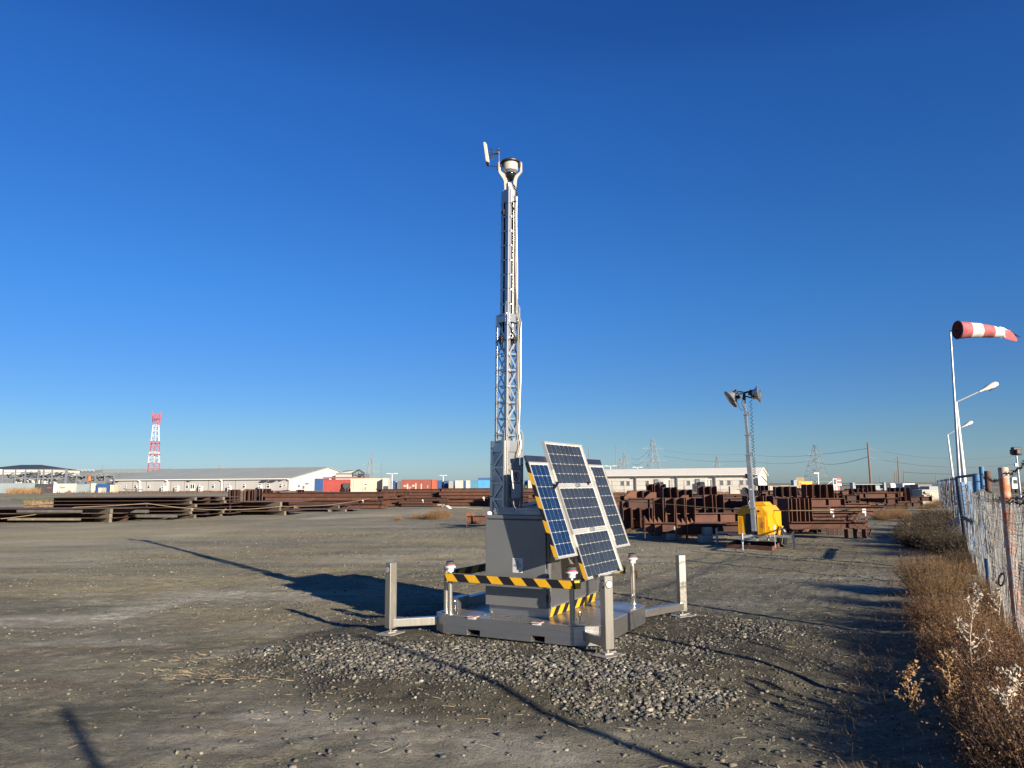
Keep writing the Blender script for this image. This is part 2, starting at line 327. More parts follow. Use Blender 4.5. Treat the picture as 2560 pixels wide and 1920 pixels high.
c = mix(rng_(nz(.35, 8, (.5, 1.1, 1)), .42, .58), (.150, .148, .106), (.280, .262, .190))
c = mix(rng_(nz(.8, 10, (.45, 1.5, 1), .7), .50, .60, 0, .75), c, (.225, .182, .128))
c = mix(rng_(nz(1.1, 10, (.4, 1.6, 1), .75), .54, .64, 0, .8), c, (.090, .085, .060))
c = mix(rng_(nz(3.2, 12, (.6, 1.5, 1), .8), .52, .62, 0, .7), c, (.105, .096, .068))
c = mix(rng_(nz(5, 12, (.7, 1.4, 1), .75), .50, .60, 0, .75), c, (.33, .295, .21))
c = mix(rng_(nz(9, 12, (.7, 1.5, 1), .8), .55, .66, 0, .8), c, (.060, .056, .044))
c = mix(rng_(nz(24, 10, (1, 1, 1), .8), .56, .66, 0, .7), c, (.34, .31, .24))
c = mix(rng_(nz(48, 8, (1, 1, 1), .75), .54, .62, 0, .85), c, (.045, .042, .036))
sgn = nd(t, 'ShaderNodeMath', _operation='MULTIPLY'); L(sep.outputs[1], sgn.inputs[0]); L(rng_(nz(9, 9), .35, .6, .35, 1), sgn.inputs[1])
c = mix(sgn.outputs[0], c, (.54, .505, .42))
tnn = nd(t, 'ShaderNodeMath', _operation='MULTIPLY'); L(sep.outputs[2], tnn.inputs[0]); L(rng_(nz(6, 9, (.5, 1.6, 1)), .36, .62, .1, .9), tnn.inputs[1])
c = mix(tnn.outputs[0], c, (.42, .345, .185))
gcol = mix(rng_(nz(7, 9), .4, .6), (.078, .071, .053), (.140, .124, .086))
c = mix(sep.outputs[0], c, gcol)
L(c, b.inputs['Base Color'])
vor = nd(t, 'ShaderNodeTexVoronoi'); vor.inputs['Scale'].default_value = 38; L(geo.outputs['Position'], vor.inputs['Vector'])
vl = nd(t, 'ShaderNodeVectorMath', _operation='LENGTH'); L(geo.outputs['Position'], vl.inputs[0]); dfade = rng_(vl.outputs['Value'], 12, 60, 1, .12)
bsum = nd(t, 'ShaderNodeMath', _operation='ADD'); L(nz(24, 10, (1, 1.5, 1), .75), bsum.inputs[0]); L(rng_(vor.outputs[0], 0, .5, .25, 0), bsum.inputs[1])
bp = nd(t, 'ShaderNodeBump'); L(dfade, bp.inputs['Strength']); bp.inputs['Distance'].default_value = .03; L(bsum.outputs[0], bp.inputs['Height'])
bp2 = nd(t, 'ShaderNodeBump'); L(dfade, bp2.inputs['Strength']); bp2.inputs['Distance'].default_value = .08; L(nz(6.5, 7, (1, .8, 1), .7), bp2.inputs['Height']); L(bp2.outputs[0], bp.inputs['Normal']); L(bp.outputs[0], b.inputs['Normal'])
me.materials.append(gm); obj('ground', me, kind='structure')
# ------------------------------------------------------------------ gravel, pebbles, straw (stuff)
def scatter_stones(name, pts, sizes, mt, flat=.65, kind='stuff'):
    bm = bmesh.new(); bmesh.ops.create_icosphere(bm, subdivisions=1, radius=1); bm.verts.ensure_lookup_table()
    bv = np.array([v.co[:] for v in bm.verts]); bf = np.array([[v.index for v in f_.verts] for f_ in bm.faces]); bm.free()
    n = len(pts); V = np.empty((n, len(bv), 3), np.float32)
    jit = 1 + .50 * (rng.random((n, len(bv), 1)) - .5) * 2
    sc = sizes[:, None, None] * np.stack([.8 + .7 * rng.random(n), .7 + .4 * rng.random(n), flat * (.6 + .7 * rng.random(n))], -1)[:, None, :]
    v = np.clip(bv[None] * jit, -.62 - .3 * rng.random((n, 1, 3)), .62 + .3 * rng.random((n, 1, 3))) * sc * 1.15
    a = rng.random(n) * 6.283; tl = (rng.random(n) - .5) * 1.6; ca_, sa, ct, st_ = np.cos(a), np.sin(a), np.cos(tl), np.sin(tl)
    x, y, z = v[..., 0], v[..., 1], v[..., 2]
    y2 = y * ct[:, None] - z * st_[:, None]; z2 = y * st_[:, None] + z * ct[:, None]
    V[..., 0] = x * ca_[:, None] - y2 * sa[:, None] + pts[:, 0:1]; V[..., 1] = x * sa[:, None] + y2 * ca_[:, None] + pts[:, 1:2]; V[..., 2] = z2 + pts[:, 2:3]
    Fc = (bf[None] + (np.arange(n) * len(bv))[:, None, None]).reshape(-1)
    me = bpy.data.meshes.new(name); me.vertices.add(n * len(bv)); me.vertices.foreach_set('co', V.ravel())
    k = n * len(bf); me.loops.add(k * 3); me.loops.foreach_set('vertex_index', Fc.astype(np.int32)); me.polygons.add(k)
    me.polygons.foreach_set('loop_start', (np.arange(k) * 3).astype(np.int32)); me.polygons.foreach_set('loop_total', np.full(k, 3, np.int32)); me.update()
    at = me.color_attributes.new('tone', 'FLOAT_COLOR', 'POINT'); tn = np.repeat(rng.random(n), len(bv)); at.data.foreach_set('color', np.stack([tn, tn, tn, np.ones_like(tn)], -1).ravel().astype(np.float32))
    me.materials.append(mt); return obj(name, me, kind=kind)
sm = bpy.data.materials.new('gravel_stone'); sm.use_nodes = True; t = sm.node_tree; L = t.links.new; b = t.nodes['Principled BSDF']; b.inputs['Roughness'].default_value = .85
ca = nd(t, 'ShaderNodeVertexColor'); ca.layer_name = 'tone'; rp = nd(t, 'ShaderNodeValToRGB'); L(ca.outputs[0], rp.inputs[0])
e = rp.color_ramp.elements; e[0].position = 0; e[0].color = (.035, .034, .032, 1); e[1].position = 1; e[1].color = (.34, .31, .25, 1)
for p_, c_ in ((.35, (.075, .074, .066, 1)), (.65, (.108, .104, .086, 1)), (.84, (.155, .134, .096, 1)), (.95, (.23, .21, .17, 1))): x = e.new(p_); x.color = c_
L(rp.outputs[0], b.inputs['Base Color'])
n = 240000; x = rng.uniform(-3.6, 4.8, n); y = rng.uniform(4.4, 12.0, n); q = moundq(x, y)
cl = fbm(x * 1.1, y * 1.4, 55, 3)
cl = .27 + .75 * (fbm(x * 2.6, y * 3.2, 57, 4) - .5)
for bx_, by_, rx_, ry_, am_ in ((830, 1640, 1.0, .55, .38), (1000, 1690, .8, .45, .42), (1180, 1640, .7, .45, .30), (1350, 1690, .9, .35, .30), (1560, 1700, .7, .35, .34), (1620, 1770, .7, .45, .55), (1720, 1650, .6, .6, .30), (1930, 1560, .9, .8, .42), (1840, 1600, .6, .5, .25), (1230, 1600, .8, .3, .22), (1480, 1640, .4, .3, .3)):
    g_ = G(bx_, by_); cl = cl + am_ * np.exp(-(((x - g_.x) / rx_) ** 2 + ((y - g_.y) / ry_) ** 2))
cl = np.clip(cl, 0, 1)
front = np.clip((9.0 - y) / 1.5, .25, 1)
keep = rng.random(n) < np.clip((1.66 - q) / .30, 0, 1) ** 1.4 * np.clip((cl - .34) * 3.6, .22, 1) * front
x, y = x[keep], y[keep]; cl = cl[keep]; n = len(x)
sz = (.0042 + .0175 * rng.random(n) ** 4.2) * np.clip(.30 + 1.35 * cl, .6, 1.35)
scatter_stones('gravel', np.stack([x, y, gz(x, y) + sz * .25], -1), sz, sm)
n = 60000; x = rng.uniform(-9, 9, n); y = 3.2 + 24 * rng.random(n) ** 1.5; q = moundq(x, y)
cl = fbm(x * .8, y * .8, 77, 4); keep = rng.random(n) < (np.clip((cl - .5) * 3, .04, 1) * .8 + .55 * np.exp(-((q - 1.65) / .3) ** 2))
x, y = x[keep], y[keep]; n = len(x); sz = .0035 + .019 * rng.random(n) ** 7
scatter_stones('pebbles', np.stack([x, y, gz(x, y) + sz * .25], -1), sz, sm)
sm2 = sm.copy(); sm2.name = 'clod_soil'
for n_ in sm2.node_tree.nodes:
    if n_.type == 'VALTORGB':
        for el_, c_ in zip(n_.color_ramp.elements, ((.05, .046, .034, 1), (.085, .078, .056, 1), (.115, .105, .075, 1), (.14, .128, .09, 1), (.17, .155, .11, 1), (.25, .23, .175, 1))): el_.color = c_
n = 90000; x = rng.uniform(-11, 9, n); y = 3.2 + 27 * rng.random(n) ** 1.4; q = moundq(x, y)
cl = fbm(x * .7, y * 1.0, 87, 4); keep = (rng.random(n) < np.clip((cl - .42) * 3.4, .08, .8)) & (q > 1.35)
x, y = x[keep], y[keep]; n = len(x); sz = (.004 + .017 * rng.random(n) ** 4) * (1 + y / 60)
scatter_stones('soil_clods', np.stack([x, y, gz(x, y) + sz * .1], -1), sz, sm2, flat=.6)
def blades(name, pts, length, width, mt, zup=.15, kind='stuff', seg=2, curve=.3):
    """thin bent stalks scattered as one mesh"""
    n = len(pts); a = rng.random(n) * 6.283; ln = length * (.4 + rng.random(n)); vs = np.empty((n, (seg + 1) * 2, 3), np.float32)
    el = rng.random(n) * zup; dx, dy = np.cos(a), np.sin(a)
    for i in range(seg + 1):
        tt = i / seg; w = width * (1 - .5 * tt); bend = curve * ln * tt * tt * (rng.random(n) - .5) * 2
        px_ = pts[:, 0] + dx * ln * tt * np.cos(el) - dy * bend; py_ = pts[:, 1] + dy * ln * tt * np.cos(el) + dx * bend; pz = pts[:, 2] + ln * tt * np.sin(el) + .004
        vs[:, i * 2] = np.stack([px_ - dy * w, py_ + dx * w, pz], -1); vs[:, i * 2 + 1] = np.stack([px_ + dy * w, py_ - dx * w, pz + w], -1)
    qf = np.array([[i * 2, i * 2 + 1, i * 2 + 3, i * 2 + 2] for i in range(seg)])
    fc = (qf[None] + (np.arange(n) * (seg + 1) * 2)[:, None, None]).reshape(-1, 4)
    me = bpy.data.meshes.new(name); me.from_pydata(vs.reshape(-1, 3).tolist(), [], fc.tolist()); me.materials.append(M[mt]); return obj(name, me, kind=kind)
pts = []
for cx_, cy_, k, sx_, sy_ in ((-2.95, 7.2, 110, .25, .12), (-2.35, 7.0, 60, .25, .1), (-3.1, 7.75, 70, .3, .1), (-1.6, 6.3, 40, .5, .2), (.2, 5.6, 50, 1, .3), (-4.5, 11.5, 80, 1.6, .5), (-3.5, 14, 90, 2.5, .6), (1.6, 6.2, 60, .8, .4), (2.6, 9.8, 120, .8, .4), (3.6, 9.3, 160, 1.2, 2.0), (-6, 20, 200, 4, 2.5), (0, 8, 350, 4.5, 3)):
    xx = rng.normal(cx_, sx_, k); yy = rng.normal(cy_, sy_, k); pts.append(np.stack([xx, yy, gz(xx, yy) + .01], -1))
blades('straw_litter', np.concatenate(pts), .085, .0022, 'straw')
# ================================================================== camera tower on its platform
OX, OY = .34425, 8.8814
TW = thing('camera_tower', 'stainless steel mobile camera tower with tall lattice mast and three solar panels on gravel', 'camera tower', (OX, OY, 0), R(-28))
TWM = Matrix.Translation((OX, OY, 0)) @ Matrix.Rotation(R(-28), 4, 'Z'); TWI = TWM.inverted()
def lw(x, y, z=0): return TWI @ Vector((x, y, z))
ZT, ZB = .315, .122
poly = [(-.761, -.9), (.761, -.9), (.975, -.775), (.985, .63), (.78, .77), (-.76, .77), (-.92, .64), (-.92, -.79)]
mb = MB()
for i, p in enumerate(poly):
    q = poly[(i + 1) % 8]
    if i == 0: continue
    mb.bar((p[0], p[1], (ZB + ZT - .008) / 2), (q[0], q[1], (ZB + ZT - .008) / 2), .008, ZT - .008 - ZB)
holes = [(-.463, -.306), (.298, .445)]
mb.box(-.761, .761, -.904, -.896, .185, ZT - .008)
xp = -.761
for a, b_ in holes: mb.box(xp, a, -.904, -.896, ZB, .185); xp = b_
mb.box(xp, .761, -.904, -.896, ZB, .185)
for a, b_ in holes:
    mb.box(a - .004, a, -.894, .76, ZB + .002, .19); mb.box(b_, b_ + .004, -.894, .76, ZB + .002, .19)
    mb.box(a, b_, -.894, .76, ZB + .002, ZB + .007); mb.box(a, b_, -.894, .76, .186, .19)
PB = build(mb, 'base_frame', 'stainless', TW, bevel=.0025)
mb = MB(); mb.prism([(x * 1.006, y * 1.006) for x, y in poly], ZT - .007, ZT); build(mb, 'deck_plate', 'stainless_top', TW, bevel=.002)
for x in (-.40, .36):
    mb = MB(); mb.box(x - .05, x + .05, -.935, -.84, ZT + .001, ZT + .004, 0); mb.box(x - .05, x + .05, -.912, -.909, ZT - .022, ZT + .004, 0); mb.box(x - .04, x + .04, -.90, -.85, ZT + .004, ZT + .0055, 1)
    build(mb, 'deck_label', ['white_paint', 'print_red'], TW)
mb = MB()
for x, y in ((-.36, -.72), (.1, -.76), (-.05, -.75), (.62, -.83), (.66, -.60), (-.80, -.84), (.80, -.74), (.83, .62), (-.66, -.80), (.72, -.84), (.55, .3)): mb.lathe([(.014, 0), (.014, .008), (.009, .013)], 8, T=Matrix.Translation((x, y, ZT)))
build(mb, 'bolts', 'chrome', TW, kind='stuff')
mb = MB(); mb.box(-.91, -.80, -.55, -.30, ZT, ZT + .125); build(mb, 'battery_tray', 'stainless', TW, bevel=.003)
mb = MB(); mb.box(-.90, -.80, -.297, .68, ZT, ZT + .10); build(mb, 'side_upstand', 'stainless', TW, bevel=.003)
for x, y in ((-.736, -.715), (.775, -.773), (.86, .58)):
    mb = MB(); mb.tube([(x, y, ZT), (x, y, ZT + .075)], .009, 8)
    mb.tube([(x + .018 * math.cos(a) * .7, y + .018 * math.cos(a) * .7, ZT + .093 + .022 * math.sin(a)) for a in np.linspace(0, 6.283, 15)[:-1]], .006, 8, closed=True)
    build(mb, 'lifting_eye', 'chrome', TW, smooth=True)
# cabinet
mb = MB(); mb.box(-.352, .36, -.622, .70, ZT, .416); build(mb, 'plinth', 'stainless', TW, bevel=.003)
mb = MB(); n = 11; y0, y1 = -.60, .70; st = (y1 - y0) / n
for i in range(n):
    a = y0 + i * st; sk = .05; vs = [(.3615, max(y0, a - sk), ZT + .006), (.3615, min(y1, a + st - sk), ZT + .006), (.3615, min(y1, a + st + sk), .412), (.3615, min(y1, a + sk), .412)]
    mb.add(vs, [(0, 1, 2, 3)], i % 2)
build(mb, 'hazard_strip', ['hazard_yellow', 'black'], TW)
mb = MB(); mb.box(-.352, .385, -.66, .72, .418, 1.33); build(mb, 'cabinet', 'cabinet_paint', TW, bevel=.004)
mb = MB(); mb.box(-.362, .362, -.690, -.664, .418, 1.322); DR = build(mb, 'cabinet_door', 'cabinet_paint', TW, bevel=.005)
for z in (.52, .86, 1.2): mb = MB(); mb.box(.364, .376, -.686, -.670, z - .035, z + .035); build(mb, 'hinge', 'dark_steel', DR)
mb = MB(); mb.box(-.026, .092, -.6925, -.6905, .772, .921); mb.box(-.019, .085, -.6935, -.6926, .780, .913, 1); ST = build(mb, 'sticker', ['white_paint', 'sign_grey'], DR)
mb = MB(); cx_, cz_ = .033, .847
mb.tube([(cx_ + .022 * math.cos(a), -.6945, cz_ + .022 * math.sin(a)) for a in np.linspace(0, 6.283, 21)[:-1]], .0018, 4, closed=True)
for dx, dz in ((1, 0), (0, 1)):
    mb.bar((cx_ - .046 * dx, -.6945, cz_ - .046 * dz), (cx_ + .046 * dx, -.6945, cz_ + .046 * dz), .0028)
    for s_ in (-1, 1):
        for e_ in (-.006, .006): mb.bar((cx_ + s_ * (.034 + 0) * dx + e_ * dz * 2, -.6945, cz_ + s_ * .034 * dz + e_ * dx * 2), (cx_ + s_ * .044 * dx, -.6945, cz_ + s_ * .044 * dz), .0022)
build(mb, 'crosshair', 'print_black', ST)
mb = MB(); mb.box(-.366, .39, -.694, .725, 1.332, 1.372); build(mb, 'cabinet_lid', 'cabinet_paint', TW, bevel=.004)
mb = MB(); mb.box(.386, .391, -.62, -.02, .44, 1.31); mb.box(.386, .391, 0, .68, .44, 1.31); build(mb, 'side_door', 'stainless', TW, bevel=.002)
mb = MB(); mb.tube([(.41, -.30, .98), (.44, -.30, .98), (.44, -.30, .90)], .008, 6); mb.box(.389, .41, -.33, -.27, .95, 1.01); build(mb, 'door_handle', 'dark_steel', TW)
# tray and linkage on top of cabinet
mb = MB(); mb.box(-.27, .37, -.66, -.65, 1.374, 1.44); mb.box(-.27, .37, -.66, -.62, 1.374, 1.38); mb.box(-.27, .37, .42, .43, 1.374, 1.44); mb.box(-.27, -.26, -.65, .42, 1.374, 1.44); mb.box(.36, .37, -.65, .42, 1.374, 1.44)
mb.box(-.23, -.02, -.668, -.661, 1.41, 1.455); mb.box(.02, .3, -.668, -.661, 1.42, 1.45); build(mb, 'tilt_frame', 'galvanised', TW, bevel=.003)
mb = MB()
for y in (-.5, -.44): mb.bar((.0, y, 1.47), (.44, y, 1.56), .02, .035)
mb.bar((.0, -.47, 1.46), (.33, -.47, 1.41), .05, .05); build(mb, 'tilt_arm', 'galvanised', TW, bevel=.002)
mb = MB(); mb.tube([(.22, -.56, 1.39), (.36, -.56, 1.60)], .028, 10); mb.tube([(.34, -.56, 1.57), (.46, -.56, 1.72)], .014, 10); build(mb, 'gas_strut', 'black', TW, smooth=True)
mb = MB(); mb.tube([(.22, .3, 1.39), (.36, .3, 1.60)], .028, 10); mb.tube([(.34, .3, 1.57), (.46, .3, 1.72)], .014, 10); build(mb, 'gas_strut', 'black', TW, smooth=True)
mb = MB(); mb.lathe([(.03, 0), (.034, .02), (.02, .035)], 12, T=Matrix.Translation((-.335, -.655, 1.372))); build(mb, 'foot_cap', 'white_plastic', TW, smooth=True)
# barrier posts, beacons and boards
def barrier_post(x, y, h, beacon):
    mb = MB(); mb.tube([(x, y, ZT), (x, y, h)], .027, 16); mb.lathe([(.045, 0), (.045, .006), (.03, .008)], 16, T=Matrix.Translation((x, y, ZT)))
    b_ = build(mb, 'barrier_post', 'stainless_post', TW, smooth=True)
    if beacon:
        mb = MB(); T = Matrix.Translation((x, y, h))
        mb.lathe([(.012, 0), (.012, .03), (.036, .03), (.036, .055), (.040, .058), (.040, .072), (.062, .074), (.064, .084), (.050, .088), (.046, .092)], 24, 0, T)
        mb.lathe([(.047, .092), (.050, .098), (.050, .104), (.047, .106)], 24, 1, T); mb.lathe([(.046, .106), (.047, .128), (.042, .134)], 24, 2, T); mb.lathe([(.042, .134), (.036, .142), (.01, .145)], 24, 3, T)
        build(mb, 'beacon', ['white_plastic', 'red_fabric', 'lamp_glass', 'black'], TW, smooth=True)
barrier_post(-.713, -.848, .735, True); barrier_post(.735, -.868, .745, True); barrier_post(.81, .74, .745, True)
barrier_post(-.70, .72, .745, True); barrier_post(-.86, -.70, .80, False)
def barrier_board(p0, p1, z0, z1, n, skew=.5, name='barrier_board', flip=1):
    p0, p1 = Vector((*p0, 0)), Vector((*p1, 0)); d = p1 - p0; Ln = d.length; d.normalize(); nrm = Vector((d.y, -d.x, 0)); mb = MB(); H_ = z1 - z0; st = Ln / n
    def pt(u, z, o): return p0 + d * min(max(u, 0), Ln) + nrm * o + Vector((0, 0, z))
    mb.bar(pt(0, (z0 + z1) / 2, 0), pt(Ln, (z0 + z1) / 2, 0), .010, H_, 1)
    sk = H_ * skew * flip
    for i in range(0, n + 1, 2):
        a, b_ = i * st, (i + 1) * st
        for o in (.0065, -.0065): mb.add([pt(a + sk, z0 + .002, o), pt(b_ + sk, z0 + .002, o), pt(b_ - sk, z1 - .002, o), pt(a - sk, z1 - .002, o)], [(0, 1, 2, 3)], 0)
    mb.bar(pt(0, z1 + .003, 0), pt(Ln, z1 + .003, 0), .016, .005, 2)
    return build(mb, name, ['hazard_yellow', 'black', 'stainless_post'], TW)
barrier_board((-.745, -.905), (.775, -.905), .668, .75, 11, .42)
barrier_board((-.92, .70), (-.92, -.52), .648, .735, 8, .42)
barrier_board((.775, -.905), (.815, -.84), .668, .75, 1, .2)
barrier_board((.86, .76), (.80, .80), .60, .69, 1, .2); barrier_board((.70, .80), (-.6, .80), .64, .73, 9, .4)
mb = MB()
for x in (-.713, .735): mb.lathe([(.034, 0), (.034, .03)], 12, T=Matrix.Translation((x, -.86, .69)))
build(mb, 'board_clamp', 'chrome', TW)
# outriggers
def outrigger(cx_, cy_, wx, wy, yaw, refl, zp=.86):
    p = lw(wx, wy); c0 = Vector((cx_, cy_, 0)); d = (Vector((p.x, p.y, 0)) - c0).normalized()
    mb = MB(); mb.bar((cx_, cy_, .222), (p.x - d.x * .02, p.y - d.y * .02, .222), .085, .085); arm = build(mb, 'outrigger', 'stainless_post', TW, bevel=.006)
    g = gzf(wx, wy); T = Matrix.Translation((p.x, p.y, 0)) @ Matrix.Rotation(R(yaw + 28), 4, 'Z')
    off = T @ Vector((-.0, .055, 0)) - Vector((p.x, p.y, 0)); T2 = Matrix.Translation(-off * 0) @ T
    mb = MB(); mb.cbox((0, 0, (zp + .165) / 2), (.092, .092, zp - .165), 0, T2); po = build(mb, 'post', 'stainless_post', arm, bevel=.006)
    mb = MB(); mb.tube([T2 @ Vector((0, 0, g + .012)), T2 @ Vector((0, 0, .17))], .012, 8); mb.cbox((0, 0, g + .012), (.26, .20, .008), 0, T2 @ Matrix.Rotation(.3, 4, 'Z'))
    mb.cbox((0, 0, g + .022), (.09, .06, .016), 0, T2); mb.bar(T2 @ Vector((.03, .05, g + .02)), T2 @ Vector((.11, .03, g + .025)), .015, .01)
    build(mb, 'foot_plate', 'dusty_plate', arm, bevel=.002)
    for (rx, ry, ax) in refl:
        mb = MB(); TT = T2 @ Matrix.Translation((rx, ry, zp - .075)) @ (Matrix.Rotation(R(90), 4, 'X') if ax == 'y' else Matrix.Rotation(R(90), 4, 'Y'))
        mb.lathe([(.038, -.004), (.038, .004)], 24, 1, TT); mb.lathe([(.033, -.006), (.033, .006)], 24, 0, TT); build(mb, 'reflector', ['sign_grey', 'black'], po)
outrigger(-.897, -.749, -1.33, 8.5, 45, [(-.048, 0, 'x')])
outrigger(.87, -.83, .885, 7.40, 24, [(0, -.048, 'y'), (-.048, 0, 'x'), (.048, 0, 'x')], .835)
outrigger(.95, .66, 2.055, 9.52, 13, [], .83)
pw = TWM @ Vector((-1.22, 1.15, 0)); outrigger(-.85, .70, pw.x, pw.y, 20, [], .85)
# ------------------------------------------------------------------ mast
MX, MY = -.075, 8.97
mroot = Matrix.Translation((MX, MY, 1.2)) @ Matrix.Rotation(.0125, 4, 'Y') @ Matrix.Rotation(R(41), 4, 'Z')
def mlocal(o): o.matrix_basis = TWI @ mroot; return o
def truss(mb, w, z0, z1, pitch, ch, rw, dw, solid_top=.13, th=.006, dirn=1, diag=True):
    for k in range(4):
        T = Matrix.Rotation(k * math.pi / 2, 4, 'Z') @ Matrix.Translation((0, -w / 2, 0))
        for s_ in (-1, 1):
            xo = s_ * (w / 2 - ch / 2); mb.box(xo - ch / 2 + .001, xo + ch / 2 - .001, -th / 2, th / 2, z0, z1, 0, T)
        zt = z1 - solid_top; mb.box(-w / 2 + ch, w / 2 - ch, -th / 2 + .0005, th / 2 - .0005, zt, z1, 0, T)
        n = max(1, int(round((zt - z0) / pitch))); p_ = (zt - z0) / n; xi = w / 2 - ch
        for i in range(n):
            za = z0 + i * p_; mb.box(-xi, xi, -th / 2 + .0005, th / 2 - .0005, za - rw / 2, za + rw / 2, 0, T)
            if diag:
                s_ = dirn if i % 2 else -dirn
                mb.bar(T @ Vector((-s_ * xi, 0, za)), T @ Vector((s_ * xi, 0, za + p_)), dw, th * .7, 0, T.to_3x3() @ Vector((0, 1, 0)))
    # corner rails
    for sx in (-1, 1):
        for sy in (-1, 1): mb.cbox((sx * (w / 2 - .004), sy * (w / 2 - .004), (z0 + z1) / 2), (.012, .012, z1 - z0))
secs = [(.272, .15, 1.005, .187, .047, .024, .026, .13), (.205, .3, 2.52, .187, .036, .020, .022, .10), (.134, 2.1, 4.08, .178, .052, .020, .018, .16), (.078, 3.9, 4.17, .12, .03, .016, .012, .1)]
so = []
for i, (w, z0, z1, pi_, ch, rw, dw, stp) in enumerate(secs):
    mb = MB(); truss(mb, w, z0, z1, pi_, ch, rw, dw, stp, diag=(i < 2)); o = mlocal(build(mb, 'mast_section', 'aluminium', TW, bevel=.0012)); so.append(o)
    mb = MB(); z = z0 + .02
    while z < z1 - .02:
        if i < 3 and z > .2:
            for T in (Matrix.Identity(4), Matrix.Rotation(-math.pi / 2, 4, 'Z')):
                for s_ in (-1, 1): mb.lathe([(.0065, 0), (.0065, .010)], 8, T=T @ Matrix.Translation((s_ * (w / 2 - ch * .45), -w / 2 - .003, z)) @ Matrix.Rotation(R(90), 4, 'X'))
        z += pi_
    if i < 2:
        for k in range(6): mb.lathe([(.0045, 0), (.0045, .004)], 6, T=Matrix.Rotation(-math.pi / 2, 4, 'Z') @ Matrix.Translation((-.045 + .018 * k, -w / 2 - .002, z1 - .02)) @ Matrix.Rotation(R(90), 4, 'X'))
    if mb.v: build(mb, 'bolts', 'dark_steel', o, kind='stuff')
# solid skin behind upper plates (closed profile of third section)
mb = MB(); mb.box(-.045, .045, -.045, .045, 2.2, 4.06); build(mb, 'inner_profile', 'dark_steel', so[2])
mb = MB(); mb.box(-.055, .055, -.055, .055, .2, .98); mb.box(-.03, .03, -.03, .03, .98, 2.3); mb.tube([(.05, -.02, .2), (.05, -.02, .95)], .03, 12); build(mb, 'inner_tube', 'aluminium', so[0], bevel=.004)
# frosted backing plates behind the lowest lattice
mb = MB(); mb.box(-.085, .085, -.128, -.125, .2, .87); mb.box(-.128, -.125, -.085, .085, .2, .87); build(mb, 'backing_plate', 'galvanised', so[0])
# front corner cable rail and clamps
mb = MB()
for dx, dy in ((-.150, -.125), (-.125, -.150)): mb.box(dx - .006, dx + .006, dy - .006, dy + .006, .25, 1.0)
mb.box(-.116, -.106, -.124, -.110, 1.0, 2.5); mb.box(-.080, -.070, -.088, -.075, 2.5, 4.1); build(mb, 'corner_rail', 'frame_aluminium', so[0])
def tw3(px, py, Y): return (mroot.inverted() @ P(px, py, Y))
# guide brackets: bent straps at section heads
for (z, w1, w2) in ((1.0, .272, .205), (2.52, .205, .134)):
    for T in (Matrix.Rotation(-math.pi / 2, 4, 'Z'), Matrix.Identity(4)):
        mb = MB(); s_ = 1 if T != Matrix.Identity(4) else 1
        pts = [(s_ * (w1 / 2 - .02), -w1 / 2 - .010, z - .11), (s_ * (w1 / 2 - .02), -w1 / 2 - .010, z + .09), (s_ * (w2 / 2 - .012), -w2 / 2 - .012, z + .15)]
        pts = [T @ Vector(p) for p in pts]; mb.bar(pts[0], pts[1], .020, .008, 0, T.to_3x3() @ Vector((0, 1, 0))); mb.bar(pts[1], pts[2], .020, .008, 0, T.to_3x3() @ Vector((0, 1, 0)))
        build(mb, 'guide_bracket', 'aluminium', so[0 if z < 2 else 1])
mb = MB()
for T in (Matrix.Rotation(-math.pi / 2, 4, 'Z'), Matrix.Identity(4)): mb.box(-.01, .045, -.135, -.095, 2.20, 2.235, 0, T); mb.box(.0, .03, -.125, -.095, 2.165, 2.20, 0, T)
build(mb, 'roller_clamp', 'black', so[1], bevel=.003)
mb = MB(); mb.box(-.03, .015, -.10, -.065, 3.78, 3.80, 0, Matrix.Rotation(-math.pi / 2, 4, 'Z')); mb.box(-.015, .01, -.095, -.065, 3.76, 3.83, 0, Matrix.Rotation(-math.pi / 2, 4, 'Z')); build(mb, 'cable_clamp', 'black', so[2], bevel=.002)
# cables down the right hand face
for k, (m_, r_, w0) in enumerate((('cable_pale', .0065, .055), ('cable_pale', .0055, .07), ('cable', .005, .042), ('aluminium', .008, .085))):
    pts = []
    for j in range(26):
        tt = j / 25; z = 4.0 - 3.02 * tt; w = .134 if z > 2.55 else (.205 if z > 1.03 else .272)
        wl = w0 * (.62 if z > 2.55 else 1) * (1 + .25 * max(0, 1.6 - abs(z - 2.6)) / 1.6 * (1 if k != 2 else 0)) + .006 * math.sin(z * 5 + k * 1.7)
        pts.append((wl, -w / 2 - .013 - .006 * (k % 2) - .02 * math.exp(-((z - 2.6) / .25) ** 2) * (1 if k < 2 else .5), z))
    pts += [(w0 + .0, -.15, .93), (w0 - .03, -.15, .85), (w0 - .035, -.14, .80)]
    mb = MB(); mb.tube(pts, r_, 6); mlocal(build(mb, 'cable', m_, TW, smooth=True))
mb = MB(); mb.tube([(.03 + .05 * math.cos(a), -.085 + .01 * math.sin(a * 3), 3.88 + .055 * math.sin(a)) for a in np.linspace(.5, 6.7, 24)], .0045, 6)
mb.tube([(.0, -.06, 4.16), (.05, -.075, 4.08), (.04, -.075, 3.98), (.01, -.075, 3.92)], .0045, 6); mb.tube([(-.0, -.05, 4.18), (.065, -.08, 4.1), (.05, -.08, 3.95)], .004, 6); mlocal(build(mb, 'cable_loop', 'cable', TW, smooth=True))
